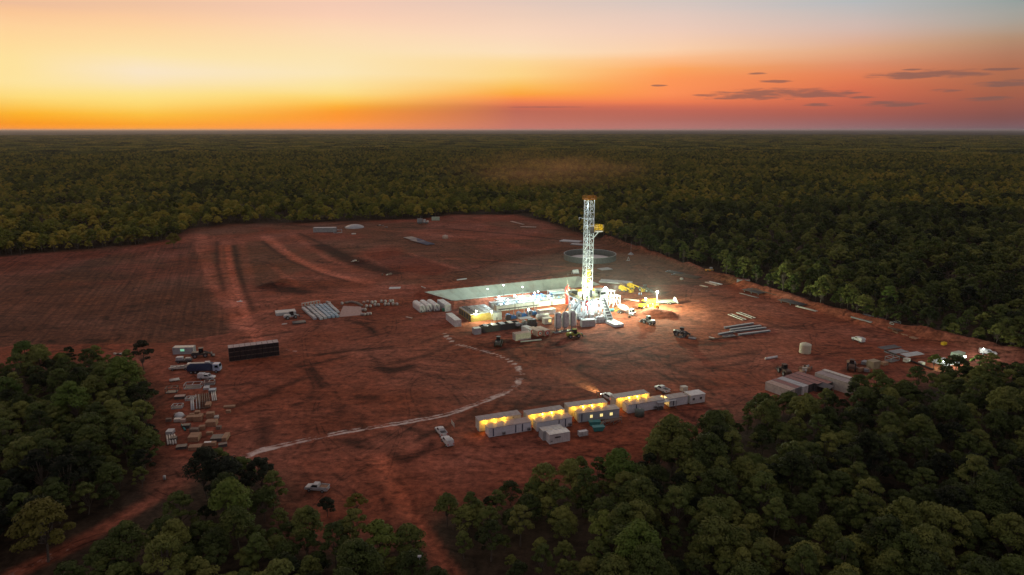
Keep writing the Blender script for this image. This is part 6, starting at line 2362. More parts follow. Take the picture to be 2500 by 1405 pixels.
CR = [
    (500, 997, 1.4, 2.6, 0.9, WOOD, 'tall brown crate between the thin bright pipes and rusty bundle'),
    (475, 1014, 1.3, 1.3, 0.9, WOOD, 'small brown crate below the pale channel beam'),
    (462, 1018, 1.3, 1.0, 0.7, WOOD, 'low orange brown crate left of the small crate below the channel beam'),
    (454, 1029, 3.0, 1.6, 1.1, WOOD, 'wide brown crate in the upper middle of the crate field'),
    (472, 1031, 2.1, 1.4, 1.4, WOOD, 'taller brown crate touching the wide upper middle crate'),
    (484, 1020, 1.1, 1.1, 0.8, WOOD, 'little brown crate tucked behind the taller middle crate'),
    (503, 1022, 2.0, 1.6, 1.3, WOOD, 'brown crate right of the middle crates under the rusty pipes'),
    (501, 1044, 2.7, 2.2, 1.3, WOOD, 'large square brown crate at the right of the crate field'),
    (424, 1032, 1.8, 1.2, 0.9, CREAM, 'pale crate at the upper left of the crate field'),
    (440, 1033, 1.3, 1.1, 0.8, BAGP, 'small pinkish crate right of the pale upper left crate'),
    (458, 1081, 2.5, 3.0, 1.3, WOOD, 'long brown crate at the lower middle of the crate field'),
    (459, 1101, 1.6, 1.8, 0.8, WOOD, 'left one of two brown crates at the bottom of the crate field'),
    (475, 1100, 1.4, 2.0, 0.8, WOOD, 'right one of two brown crates at the bottom of the crate field'),
    (496, 1091, 2.9, 1.2, 0.9, WOOD, 'brown crate with a bright sheet on top near the bottom of the crate field'),
    (513, 1080, 3.0, 2.6, 0.9, DGREY, 'dark grey tarpaulined crate at the lower right of the crate field'),
    (541, 1079, 1.2, 3.4, 1.0, WOOD, 'narrow long brown crate at the far lower right of the crate field'),
    (503, 1064, 1.6, 0.9, 0.7, WOOD, 'small brown crate above the dark grey tarpaulined crate'),
    (404, 1063, 1.7, 2.0, 0.9, TARP, 'bluish white box at the left edge of the crate field'),
    (429, 1100, 2.4, 1.6, 0.7, DGREY, 'low dark box at the lower left of the crate field'),
    (404, 1031, 1.4, 1.0, 0.8, DWOOD, 'weathered crate at the far upper left of the crate field'),
    (545, 998, 3.0, 1.2, 0.5, WOOD, 'pair of low brown boards right of the left yard'),
]
for (px, py, L, D, h, m, lb) in CR:
    crate(lb, px, py, R(random.uniform(6, 16)), L, D, h, m, 'crates in the left yard')
sheet_stack('bright folded sheet lying on the brown crate near the bottom', 500, 1090, R(10), 1.6, 0.8, 0.06, WHITE, 1, None, 'folded_sheet', 'sheet').location.z += 0.95
tl = thing('tarped_heap', 'white tarpaulin heap at the upper left of the crate field', 'heap', at(438, 1018), 0)
MB().lathe([(1.2, 0), (1.25, 0.5), (0.9, 1.0), (0.4, 1.25), (0.02, 1.3)], 11).build('tarpaulin', TARP, tl, True)
MB().mm(-1.4, -1.0, 0, 1.4, 1.0, 0.12).build('pallet', DWOOD, tl)
pipes('pale pipe bundle at the lower left of the crate field', (432, 1086), (428, 1064), 4, 0.22, 0.12, CREAM)
pipes('single teal pipe leaning across the crate field', (455, 1054), (446, 1040), 1, 0.22, 0.1, TEAL)

# more gear standing about the left yard
loader('dark skid loader at the top right of the left yard', 492, 872, R(20), DGREY)
car('white utility truck parked between the tank truck and steel frames', 505, 926, R(-4), 'canopy')
pipes('short pale pipe bundle left of the tank truck wheels', (416, 934), (440, 930), 4, 0.2, 0.1, CREAM)
skid_frame('dark wire cage at the far left of the left yard', 404, 962, R(12), 3.0, 2.2, 1.5, DGREY)
skid_frame('low pale frame between the dark crate and pipes', 452, 980, R(8), 2.2, 2.0, 0.7, LGREY)
sheet_stack('grey plate stack above the rusty pipe bundle', 497, 953, R(15), 1.6, 2.4, 0.6, LGREY, 2)
for (px, py, L, D, h, m, lb) in [
        (424, 1018, 1.6, 1.2, 0.7, DWOOD, 'weathered low crate above the pale upper left crate'),
        (445, 1049, 1.8, 1.4, 1.0, DGREY, 'dark crate in the middle left of the crate field'),
        (462, 1058, 2.2, 1.4, 0.9, DWOOD, 'weathered crate in the very middle of the crate field'),
        (485, 1052, 1.5, 1.2, 1.0, WOOD, 'small brown crate in the middle right of the crate field'),
        (527, 1050, 1.2, 1.0, 0.8, DWOOD, 'small weathered crate beside the large square crate'),
        (522, 1026, 1.1, 1.6, 0.7, GREY, 'small grey crate right of the crates under the rusty pipes'),
        (533, 1094, 2.0, 1.2, 0.8, DGREY, 'dark low crate below the narrow long crate'),
        (484, 1112, 1.9, 1.2, 0.7, DWOOD, 'weathered crate at the very bottom of the crate field'),
        (414, 1080, 1.6, 1.4, 0.9, DGREY, 'dark crate left of the pale pipe bundle'),
        (551, 1010, 1.2, 1.0, 0.7, WOOD, 'little brown crate right of the yard below the boards')]:
    crate(lb, px, py, R(random.uniform(2, 20)), L, D, h, m, 'crates in the left yard')

# ------------------------------------------------------------------ pallet and bag yard
bagm = MB().lathe([(0.5, 0), (0.62, 0.15), (0.66, 0.55), (0.6, 0.95), (0.4, 1.08), (0.12, 1.12)], 8).mesh('bag', BAG, True)
bagp = bagm.copy()
bagp.materials.clear()
bagp.materials.append(BAGP)
bagb = MB().mm(-0.62, -0.62, 0.14, 0.62, 0.62, 1.0).mesh('sacks', LBLUE)
bagg = MB().mm(-0.62, -0.62, 0.14, 0.62, 0.62, 1.02).mesh('sacks', LGREY)
palm = MB()
for y in (-0.55, 0, 0.45):
    palm.mm(-0.6, y, 0, 0.6, y + 0.1, 0.09)
for k in range(5):
    palm.mm(-0.6 + k * 0.25, -0.6, 0.09, -0.42 + k * 0.25, 0.6, 0.13)
palm = palm.mesh('pallet', DWOOD)


def load(label, p, rot, body, group, nm, cat):
    t = thing(nm, label, cat, p, rot, group)
    o = put('bag' if body in (bagm, bagp) else 'sacks', body, t)
    if body in (bagm, bagp):
        o.location.z = 0.13
    o.scale = (1, 1, random.uniform(0.85, 1.15))
    put('pallet', palm, t)
    return t


ordn = ['first', 'second', 'third', 'fourth', 'fifth', 'sixth', 'seventh', 'eighth', 'ninth', 'tenth', 'eleventh', 'twelfth', 'thirteenth', 'fourteenth', 'fifteenth', 'sixteenth']
rowsp = [((740, 755), (770, 782), 'grey', 'single left row', 11), ((752, 753), (785, 782), 'grey', 'first close row', 11), ((760, 750), (795, 780), 'grey', 'second close row', 11),
         ((772, 749), (805, 778), 'blue', 'third row', 11), ((782, 748), (815, 777), 'blue', 'fourth row', 11), ((792, 747), (825, 776), 'blue', 'fifth row', 11), ((803, 745), (826, 766), 'grey', 'short sixth row', 8)]
for ri_, (A, B, cc_, nm, n) in enumerate(rowsp):
    a, b = at(*A), at(*B)
    rr_ = math.atan2(b.y - a.y, b.x - a.x)
    n = max(4, int((b - a).length / 1.38))
    for k in range(n):
        p = a.lerp(b, (k + 0.5) / n)
        p.z = ter(p.x, p.y) - 0.02
        load('%s sack pallet, %s from far end of %s in sack yard' % ('pale blue wrapped' if cc_ == 'blue' else 'grey', ordn[min(k, 15)], nm), p, rr_ + random.uniform(-0.05, 0.05), bagb if cc_ == 'blue' else bagg, 'rows of sack pallets', 'sack_pallet', 'pallet load')
BG = [(1680, 395, 1, 'pinkish bulk bag, left of the pair at the head of the bag row'), (1742, 385, 1, 'pinkish bulk bag, right of the pair at the head of the bag row'), (1812, 400, 0, 'pale bulk bag just right of the pinkish pair'),
      (1866, 392, 0, 'pale bulk bag, rear one of the second cluster'), (1862, 440, 0, 'pale bulk bag, front left of the second cluster'), (1918, 437, 0, 'pale bulk bag, front right of the second cluster'),
      (1722, 462, 0, 'pale bulk bag in front of the pinkish pair, left'), (1784, 458, 0, 'pale bulk bag in front of the pinkish pair, right'), (1970, 385, 0, 'pale bulk bag, left rear of the third cluster'), (2032, 385, 0, 'pale bulk bag, right rear of the third cluster'),
      (2030, 428, 0, 'pale bulk bag, left front of the third cluster'), (2086, 426, 0, 'pale bulk bag, right front of the third cluster'), (2112, 378, 0, 'pale bulk bag, left rear of the last cluster'), (2152, 370, 0, 'pale bulk bag, right rear of the last cluster'),
      (2160, 422, 0, 'pale bulk bag, left front of the last cluster'), (2222, 424, 0, 'pale bulk bag at the right end of the bag row'), (1645, 590, 0, 'pale bulk bag, front left of the small group on the pale sheet'), (1690, 592, 0, 'pale bulk bag, front middle of the small group on the pale sheet'),
      (1742, 585, 0, 'pale bulk bag, front right of the small group on the pale sheet'), (1785, 580, 0, 'pale bulk bag at the right end of the small group on the pale sheet'), (1700, 520, 0, 'pale bulk bag at the back of the small group on the pale sheet'),
      (1660, 515, 0, 'pale bulk bag at the back left of the small group on the pale sheet'), (1075, 395, 0, 'tall pale bulk bag behind the pale blue rows, left'), (1110, 405, 0, 'pale bulk bag behind the pale blue rows, right'),
      (1320, 410, 0, 'pale bulk bag at the left end of the dark sandbag line')]
for (zx, zy, k, lb) in BG:
    p = at(640 + zx / 6.757, 680 + zy / 6.757 + 3, -0.02)
    load(lb, p, random.uniform(0, 1.5), bagp if k else bagm, 'bulk bags in the sack yard', 'bulk_bag', 'bulk bag')
for k in range(9):
    t = k / 8
    zx, zy = 1385 + 250 * t, 400 - 25 * math.sin(t * 2.4) + 60 * t * t
    p = at(640 + zx / 6.757, 680 + zy / 6.757 + 2, -0.02)
    t_ = thing('sandbag', 'brownish sandbag, %s from the left in the line behind the pale sheet' % ordn[k], 'sandbag', p, random.uniform(0, 3), 'line of sandbags')
    MB().lathe([(0.7, 0), (0.85, 0.2), (0.8, 0.5), (0.5, 0.75), (0.1, 0.82)], 8).build('sack', mat('brown_sack', (0.22, 0.17, 0.14), 0.9), t_, True)
    MB().cyl((0, 0, 0.8), (0.05, 0, 0.95), 0.12, 0.05, 5).build('tied_neck', BAG, t_)
for k in range(6):
    skid_frame('pale upright frame, %s from the left at the head of the sack rows' % ordn[k], 738 + k * 7, 750 - k * 1.2, SITE, 1.5, 1.0, 1.5, CREAM, 'upright_rack')
gs = thing('ground_sheet', 'pale dusty sheet spread on the ground in the sack yard', 'sheet', at(826, 774, 0.1), SITE)
q4 = [at(826, 775), at(884, 770), at(882, 750), at(838, 748)]
inv = Matrix.Rotation(-SITE, 4, 'Z')
nx_, ny_ = 12, 8
vs, fs = [], []
for j in range(ny_ + 1):
    for i in range(nx_ + 1):
        a = q4[0].lerp(q4[1], i / nx_)
        b = q4[3].lerp(q4[2], i / nx_)
        p = a.lerp(b, j / ny_)
        p.z = ter(p.x, p.y) + 0.06 + 0.08 * random.random()
        vs.append(inv @ (p - gs.location))
for j in range(ny_):
    for i in range(nx_):
        k = j * (nx_ + 1) + i
        fs.append((k, k + 1, k + nx_ + 2, k + nx_ + 1))
MB().add(vs, fs).build('sheet', mat('dusty_sheet', (0.5, 0.34, 0.3), 0.8, dust=0.5), gs, True)
MB().mm(-0.3, -0.3, 0, 0.5, 0.3, 0.25).build('weight', DGREY, gs)
sheet_stack('light grey block pallets in two rows left of the sack rows', 674, 772, SITE - R(3), 8.0, 5.0, 1.2, LGREY, 3, None, 'block_pallets', 'pallet load', 0.1)
loader('white and dark forklift standing left of the sack rows', 712, 778, SITE + R(10), LGREY, True, 'forklift', 'forklift')
sheet_stack('dark flat trailer deck in front of the forklift', 714, 793, SITE - R(4), 5.0, 3.0, 0.6, DGREY, 2, None, 'trailer_deck', 'trailer')
sheet_stack('two small pale planks on the ground left of the sack yard', 689, 793, SITE, 1.9, 1.2, 0.2, CREAM, 2, None, 'plank_pair', 'planks', 0.2)
sheet_stack('white folded liner sheet on the road behind the sack yard', 950, 706, SITE - R(20), 5.4, 3.6, 0.25, TARP, 2, None, 'liner_roll', 'sheet')
pipes('single white pipe on the road behind the pit', (1116, 686), (1140, 683), 1, 0.3, 0.1, WHITE)
pipes('thin pale pole lying at the left corner of the pit', (1028, 702), (1051, 712), 1, 0.24, 0.1, LGREY)
wp = thing('white_post', 'small white scrap on the haul track at the left', 'scrap', at(585, 736), 0.4)
MB().mm(-1.2, -0.4, 0, 1.2, 0.4, 0.25).build('sheet', WHITE, wp)
MB().beam((-0.2, 0, 0.2), (0.6, 0.3, 0.7), 0.2).build('offcut', WHITE, wp)
sheet_stack('pale scrap boards on the ground between sack yard and white tanks', 990, 775, R(-35), 3.4, 1.2, 0.2, BAGP, 2, None, 'scrap_boards', 'boards', 0.2)

# ------------------------------------------------------------------ far yard
FY = [('container', 'pale blue grey long container at the far left of the pad edge', 764, 567, 0.06, 14, 3.2, 3.4, LGREY)]
container('long grey container bundle at the far left pad edge', 765, 568, R(4), 16.5, 4.5, 3.4, GALV, LGREY, 'container', None, 'long_container')
hp = thing('tarp_heap', 'grey sheet-covered heap right of the long far container', 'heap', at(866, 556), 0)
MB().lathe([(7.5, 0), (7.0, 0.9), (4.2, 2.0), (1.5, 2.5), (0.05, 2.6)], 13).build('cover_sheet', GALV, hp)
MB().mm(-8, -0.6, 0, -5, 0.6, 0.6).build('weight', GREY, hp)
skid_frame('tangled pale frames beside the long far container', 815, 570, R(20), 6, 3.5, 2.2, LGREY)
crate('small pale box on the far ground below the grey heap', 858, 573, R(5), 3.0, 2.2, 0.7, CREAM)
fm_ = thing('far_drill_truck', 'grey machinery truck at the far edge of the pad', 'truck', at(1018, 548), R(5))
MB().mm(0, 0, 0.8, 9, 2.6, 1.4).build('chassis', DGREY, fm_)
MB().mm(0.2, 0.2, 1.4, 4.6, 2.4, 4.2).build('machine_house', GREY, fm_)
MB().mm(5.2, 0.2, 1.4, 7.0, 2.4, 3.6).build('cab', LGREY, fm_)
MB().mm(7.6, 0.3, 1.4, 9.4, 2.3, 2.6).build('tool_box', CREAM, fm_)
MB().cyl((3, 1.3, 4.2), (3.4, 1.3, 6.6), 0.14, n=6).build('stack', GREY, fm_)
wheels(fm_, (1.5, 3.0, 7.5), 1.2, 0.6, 0.4)
for ch in list(fm_.children):
    if ch.name.startswith('wheel'):
        ch.location.y += 1.3
container('pale green container beside the far machinery truck', 1054, 539, R(3), 6.5, 2.6, 2.9, mat('pale_green', (0.45, 0.55, 0.42), 0.5), None, 'container', None, 'container')
pipes('bluish pipe bundle on the far ground, left stack', (985, 582), (1018, 592), 8, 0.3, 0.25, mat('bluish_pipe', (0.13, 0.14, 0.2), 0.5))
pipes('bluish pipe bundle on the far ground, right stack', (1000, 588), (1042, 600), 7, 0.3, 0.3, mat('bluish_pipe', (0.13, 0.14, 0.2), 0.5))
dr_ = thing('round_drum_tank', 'small pale round tank alone on the far ground', 'tank', at(1087, 583), 0)
MB().lathe([(2.1, 0), (2.1, 2.0), (1.6, 2.3), (0.1, 2.5)], 16).build('shell', BAGP, dr_, True)
MB().cyl((0, 0, 2.4), (0, 0, 2.65), 0.4, n=8).build('lid', CREAM, dr_)
pipes('pale pipes lying at the far right pad edge, lower bundle', (1270, 556), (1308, 557), 4, 0.22, 0.6, BAGP)
pipes('pale pipes lying at the far right pad edge, upper bundle', (1245, 542), (1275, 550), 3, 0.22, 0.5, BAGP)
for k, (px, py, lb) in enumerate([(930, 552, 'reddish machine parts at the far pad edge, left'), (945, 556, 'reddish machine parts at the far pad edge, right'), (870, 640, 'pale scrap pile beside the dark scrub strip'), (945, 672, 'pale scrap piece at the end of the dark scrub strip')]):
    t = thing('scrap_heap', lb, 'scrap', at(px, py), random.random() * 3)
    for j in range(4):
        o = MB().mm(0, 0, 0, random.uniform(1, 3), random.uniform(0.4, 1.0), random.uniform(0.3, 0.9)).build('piece', [RUST, CREAM, GREY, DWOOD][(j + k) % 4], t)
        o.location = (random.uniform(-2.5, 1.5), random.uniform(-1, 1), 0.02 * j)
        o.rotation_euler = (0, 0, random.random() * 3)

# ------------------------------------------------------------------ right yard
pipes('dark drill pipe stack with pale blue ends at the far right', (1640, 672), (1698, 683), 9, 0.2, 0.35, RUST, None, 'pipe_bundle', 1, 'pipes', LBLUE)
pipes('second dark pipe stack behind the blue-ended one', (1625, 665), (1662, 672), 6, 0.22, 0.3, DGREY, None, 'pipe_bundle', 1, 'pipes', LBLUE)
crate('small pale box on the near edge of the dark pipe stack', 1663, 684, SITE, 1.4, 1.2, 0.9, CREAM)
ym = thing('yellow_roller', 'small yellow brown machine near the right earth bank', 'machine', at(1724, 672), R(10))
MB().mm(0, 0, 0.5, 4.0, 1.8, 1.2).build('body', ORANGE, ym)
MB().mm(2.4, 0.2, 1.2, 3.6, 1.6, 2.2).build('cab', GREY, ym)
wheels(ym, (0.8, 3.2), 0.9, 0.5, 0.4)
for ch in list(ym.children):
    if ch.name.startswith('wheel'):
        ch.location.y += 0.9
pipes('white and pinkish pipe bundle right of the light tower', (1720, 691), (1748, 699), 3, 0.2, 0.3, BAGP)
pipes('bright white pipe pair beside the pinkish bundle', (1730, 690), (1760, 697), 2, 0.22, 0.3, WHITE)
pipes('short pinkish pipe at the left of the white bundle', (1708, 699), (1724, 703), 2, 0.2, 0.3, BAGP)
container('grey flat box at the left end of the long pipe racks', 1798, 697, SITE - R(45), 6.0, 3.0, 1.6, GREY, PINK, 'container', None, 'flat_box')
RK = R(-60)
for k, (px, py, L, W_, m, lb) in enumerate([(1812, 712, 10, 7, DGREY, 'dark low pipe rack right after the grey flat box'), (1836, 712, 26, 8, RUST, 'long dark brown pipe rack along the right earth bank'), (1900, 738, 12, 5, DGREY, 'dark rack at the near end of the long brown rack')]):
    pa = at(px, py)
    t = thing('pipe_rack', lb, 'pipe rack', pa, RK)
    n = int(W_ / 0.5)
    pm = MB().cyl((0, 0, 0), (L, 0, 0), 0.17, n=6).mesh('pipe', m, True)
    for j in range(n):
        put('pipe', pm, t, (random.uniform(-0.4, 0.4), j * 0.5, 1.0))
    for x in (0.1, 0.5, 0.9):
        MB().mm(L * x, -0.2, 0.6, L * x + 0.25, W_, 0.82).build('cross_beam', DWOOD, t)
        for y in (0.2, W_ - 0.4):
            MB().mm(L * x, y, 0, L * x + 0.25, y + 0.25, 0.6).build('leg', GREY, t)
pipes('thin pale pipe on the ground before the long brown rack', (1805, 718), (1848, 729), 2, 0.16, 0.3, PIPE)
pipes('two pale pipes beyond the near end of the racks', (1942, 750), (1992, 763), 2, 0.17, 0.7, CREAM)
for k, (A, B, lb) in enumerate([((1777, 769), (1813, 783), 'white open lattice frame on the ground, left one'), ((1798, 765), (1835, 779), 'white open lattice frame on the ground, right one')]):
    a, b = at(*A), at(*B)
    rot = math.atan2(b.y - a.y, b.x - a.x)
    L = math.hypot(b.x - a.x, b.y - a.y)
    t = thing('lattice_ladder', lb, 'frame', a, rot, 'white lattice frames on the right ground')
    for y in (0, 1.9):
        MB().beam((0, y, 0.2), (L, y, 0.2), 0.2).build('chord', CREAM, t)
    rg = MB().beam((0, 0.1, 0.2), (0, 1.8, 0.2), 0.17).mesh('rung', CREAM)
    for j in range(7):
        put('rung', rg, t, (0.1 + j * (L - 0.2) / 6, 0, 0))
bmn = ['rearmost', 'second', 'third', 'fourth', 'nearest']
for k, (A, B) in enumerate([((1771, 804), (1842, 793)), ((1785, 809), (1860, 799)), ((1796, 813), (1872, 804)), ((1805, 821), (1882, 811)), ((1757, 820), (1794, 813))]):
    a, b = at(*A), at(*B)
    rot = math.atan2(b.y - a.y, b.x - a.x)
    L = math.hypot(b.x - a.x, b.y - a.y)
    t = thing('steel_beam', 'pale grey long steel beam, %s of the five on the right ground' % bmn[k], 'beam', a, rot, 'long steel beams on the right ground')
    MB().mm(0, 0, 0.1, L, 1.1, 0.16).build('flange', GALV, t)
    MB().mm(0, 0.48, 0.16, L, 0.62, 0.6).build('web', GALV, t)
    MB().mm(0, 0, 0.6, L, 1.1, 0.66).build('flange', GALV, t)
    for x in (0.15, 0.5, 0.85):
        MB().mm(L * x, -0.1, -0.05, L * x + 0.2, 1.2, 0.1).build('bearer', DWOOD, t)
skid_frame('flat grey frame at the left of the steel beams', 1772, 825, SITE, 4.6, 1.8, 0.3, GALV)
pipes('dark thin pipe on the ground below the steel beams', (1730, 832), (1803, 824), 2, 0.14, 0.2, RUST)
sheet_stack('short white planks left of the steel beams', 1730, 824, R(-50), 3.2, 0.6, 0.2, CREAM, 1, None, 'plank', 'plank')
crate('grey pallet leaning by the dark loader on the right', 1680, 828, SITE - R(55), 2.6, 1.5, 0.5, GREY)
skid_frame('grey upright cage in front of the dark loader on the right', 1660, 826, SITE, 2.2, 1.8, 2.4, GALV)
sheet_stack('wide flat grey deck panels near the right earth bank', 2076, 782, R(-62), 9.0, 9.0, 0.5, GREY, 5, None, 'deck_panels', 'panels')
wtk = thing('poly_water_tank', 'cream upright plastic water tank standing alone on the right', 'water tank', at(1965, 862), 0)
prof = []
for k in range(9):
    z = 0.05 + k * 0.33
    prof += [(1.88, z), (1.92, z + 0.16)]
MB().lathe([(1.85, 0)] + prof + [(1.88, 3.05), (1.5, 3.3), (0.6, 3.55), (0.05, 3.6)], 26).build('shell', POLY, wtk, True)
MB().cyl((0, 0, 3.5), (0, 0, 3.75), 0.32, n=10).build('lid', POLY, wtk)
MB().cyl((-0.9, -1.75, 0.3), (-0.9, -2.1, 0.3), 0.08, n=6).build('outlet', DGREY, wtk)
cp_ = thing('culvert_pipe', 'single thick white pipe lying alone below the water tank', 'pipe', at(1869, 879), ang((1869, 879), (1903, 873)))
MB().cyl((0, 0, 0.42), (5.0, 0, 0.42), 0.4, n=14).build('pipe', WHITE, cp_, True)
for x in (0.8, 4.0):
    MB().mm(x, -0.5, 0, x + 0.2, 0.5, 0.12).build('bearer', DWOOD, cp_)

# wooden mats and panels by the far right work lamp
for k, (px, py, m, lb) in enumerate([(2192, 815, WOOD, 'brown timber mat, left one of three by the right bank'), (2213, 821, WOOD, 'brown timber mat, middle one of three by the right bank'), (2234, 829, WOOD, 'brown timber mat, right one of three by the right bank')]):
    sheet_stack(lb, px, py, SITE - R(3), 6.2, 2.6, 0.25, m, 3, 'brown timber mats', 'timber_mat', 'mat')
for k, (px, py, lb) in enumerate([(2160, 855, 'dark grey ground mat left of the trench'), (2176, 866, 'grey ground mat in the middle beside the trench'), (2215, 872, 'grey ground mat nearest the work lamp')]):
    sheet_stack(lb, px, py, SITE - R(5), 8.0, 3.2, 0.16, [DGREY, GREY, LGREY][k], 3, 'grey ground mats', 'ground_mat', 'mat')
sheet_stack('pale green white tarpaulin spread under the right work lamp', 2310, 895, SITE, 8.0, 6.0, 0.15, TARP, 3, None, 'tarpaulin', 'tarpaulin')
flood('white work lamp shining between the trees at the right', at(2352, 898), 3.6, 1700, (0.85, 1.0, 0.8), 0.35, None, (-1.0, 0.4, -0.2), COOL, 'work_lamp')
crate('yellowish box standing near the right bank', 2304, 845, SITE, 1.8, 1.2, 1.1, YELLOW)
crate('cream box crate beside the trench end', 2213, 886, SITE, 2.0, 1.4, 1.2, CREAM)
skid_frame('pale grey rack at the right yard behind the treetops', 2175, 885, SITE, 4.0, 2.2, 1.4, GALV)
container('tan box bin at the right yard behind the treetops', 2131, 903, SITE, 3.2, 2.4, 2.5, mat('tan_paint', (0.4, 0.32, 0.2), 0.6), None, 'bin', None, 'box_bin')
for k, (px, py, lb) in enumerate([(2090, 890, 'dark scrap line in front of the tan bin, left'), (2110, 908, 'pale pallets in front of the tan bin'), (1968, 900, 'brown timber offcuts beside the long cream shed, left'), (1980, 905, 'brown timber offcuts beside the long cream shed, right'), (1965, 918, 'small red brown rack behind the pink roofs')]):
    t = thing('timber_offcuts', lb, 'timber', at(px, py), random.random())
    for j in range(5):
        o = MB().mm(0, 0, 0, random.uniform(1, 2.6), random.uniform(0.3, 0.9), random.uniform(0.4, 1.2)).build('piece', [WOOD, DWOOD, CREAM, WOOD, GREY][(j + k) % 5], t)
        o.location = (random.uniform(-2, 1.5), random.uniform(-0.8, 0.8), 0.015 * j)
        o.rotation_euler = (0, 0, random.random() * 3)
tr_ = thing('trench_line', 'dark line of the drain trench along the ground beside the right mats', 'pipe', at(2160, 858), ang((2160, 858), (2278, 905)))
Lt = (G(2278, 905) - G(2160, 858)).length
for k in range(4):
    MB().cyl((Lt * k / 4, 0, 0.25), (Lt * (k + 0.97) / 4, 0.1, 0.25), 0.3, n=8).build('pipe', BLACK, tr_)  # dark tubes stand in for the drain trench

# more gear in the right compound
flood('small greenish lamp low among the right trees', at(2300, 902), 2.6, 900, (0.75, 1.0, 0.7), 0.2, None, (-0.4, 0.6, 0.1), COOL, 'work_lamp')
flood('small white lamp at the far right end of the compound', at(2398, 872), 2.8, 900, (0.9, 1.0, 0.9), 0.2, None, (-0.6, -0.6, 0.1), COOL, 'work_lamp')
container('pale green site box lit by the right work lamp', 2336, 880, SITE, 4.0, 2.2, 2.2, mat('pale_green', (0.45, 0.55, 0.42), 0.5), None, 'container', None, 'site_box')
crate('tan crate between the tan bin and the pale rack', 2158, 894, SITE, 2.2, 1.6, 1.0, WOOD)
crate('grey crate left of the tan bin', 2112, 893, SITE + R(15), 2.4, 1.4, 1.1, GREY)
crate('pale crate in front of the small right yard tree', 2250, 893, SITE, 1.8, 1.4, 0.9, CREAM)
skid_frame('dark frame beside the brown timber mats', 2180, 806, SITE, 4.0, 1.6, 0.8, GALV)
pipes('dark pipes on the ground above the brown timber mats', (2165, 806), (2192, 816), 4, 0.18, 0.3, RUST)
loader('small dark loader between the long shed and tan bin', 2078, 902, SITE + R(40), RUST, True)

# sheds at the right yard, long side running away from the camera
sr = ang((1990, 935), (2066, 960))
LS = 13.0


def shed(label, px, py, L, D, Ht, m, roof, group=None, name='long_shed'):
    p = at(px, py, -0.03)
    t = container(label, 0, 0, sr, L, D, Ht, m, roof, 'shed', group, name, p)
    return t


ls = shed('long cream shed with grey ridge strip behind the right treetops', 1988, 936, 11.0, 5.0, 3.4, CREAM, ROOFC)
MB().mm(0, 3.4, 3.46, 11.0, 5.0, 3.6).build('ridge_strip', CREAM, ls)
sa_ = thing('shade_sail', 'dark tilted shade roof leaning on the long cream shed', 'shade roof', at(2002, 950), sr)
MB().add([(0, -3.2, 1.9), (4.5, -3.2, 1.9), (4.5, -0.3, 2.4), (0, -0.3, 2.4), (0, -3.2, 1.98), (4.5, -3.2, 1.98), (4.5, -0.3, 2.48), (0, -0.3, 2.48)], [(0, 1, 2, 3), (7, 6, 5, 4), (0, 4, 5, 1), (1, 5, 6, 2), (2, 6, 7, 3), (3, 7, 4, 0)]).build('roof_sheet', DGREY, sa_)
for x in (0.1, 4.4):
    MB().beam((x, -3.1, 0), (x, -3.1, 1.9), 0.1).build('post', GREY, sa_)
    MB().beam((x, -0.4, 0), (x, -0.4, 2.3), 0.1).build('post', GREY, sa_)
p0 = at(1868, 952, -0.03)
for k, (m, rf, L, lb) in enumerate([(CREAM, BAGP, 8.0, 'pinkish-roofed container, nearest the treetops in the right yard row'), (GREY, PINK, 8.0, 'brownish-roofed container, second in the right yard row'), (WHITE, LGREY, 8.5, 'white-roofed container standing out in the right yard row'),
                                    (DGREY, PINK, 8.5, 'dull red-roofed container, fourth in the right yard row'), (DGREY, PINK, 9.5, 'dull red-roofed container, fifth in the right yard row'), (DGREY, mat('faded_pink_roof', (0.4, 0.19, 0.16), 0.6), 11.0, 'faded red-roofed container at the far end of the right yard row')]):
    d = Vector((-math.sin(sr), math.cos(sr), 0)) * (2.75 * k)
    container(lb, 0, 0, sr, L, 2.5, 2.5, m, rf, 'container', 'row of containers in the right yard', 'container', p0 + d)

# lower left: lone lamp post by the right track and small marker
lp = thing('lamp_post', 'thin pale post with a small head beside the lower right track', 'post', at(1027, 1440), 0)
MB().cyl((0, 0, 0), (0, 0, 6.2), 0.07, 0.05, 6).build('pole', LGREY, lp)
MB().mm(-0.3, -0.2, 6.2, 0.3, 0.2, 6.4).build('head', LGREY, lp)
mk = thing('marker_drum', 'small pale drum beside the start of the lower left track', 'drum', at(402, 1172), 0)
MB().lathe([(0.3, 0), (0.3, 0.9), (0.27, 0.93)], 10).build('shell', LGREY, mk, True)
MB().cyl((0.1, 0, 0.93), (0.1, 0, 0.97), 0.06, n=6).build('bung', GREY, mk)
sheet_stack('pale boards lying at the near edge of the ploughed field', 81, 880, R(6), 3.0, 1.2, 0.2, BAGP, 1, None, 'board_pile', 'boards')
t = thing('scrap_heap', 'scattered pale scrap beside the small dark tree at the field edge', 'scrap', at(300, 866), 0.4)
for j in range(5):
    o = MB().mm(0, 0, 0, random.uniform(0.8, 2.2), 0.5, 0.5).build('piece', [BAGP, DGREY, CREAM, RUST, GREY][j], t)
    o.location = (random.uniform(-3, 3), random.uniform(-1, 1), 0.02 * j)
    o.rotation_euler = (0, 0, random.random() * 3)

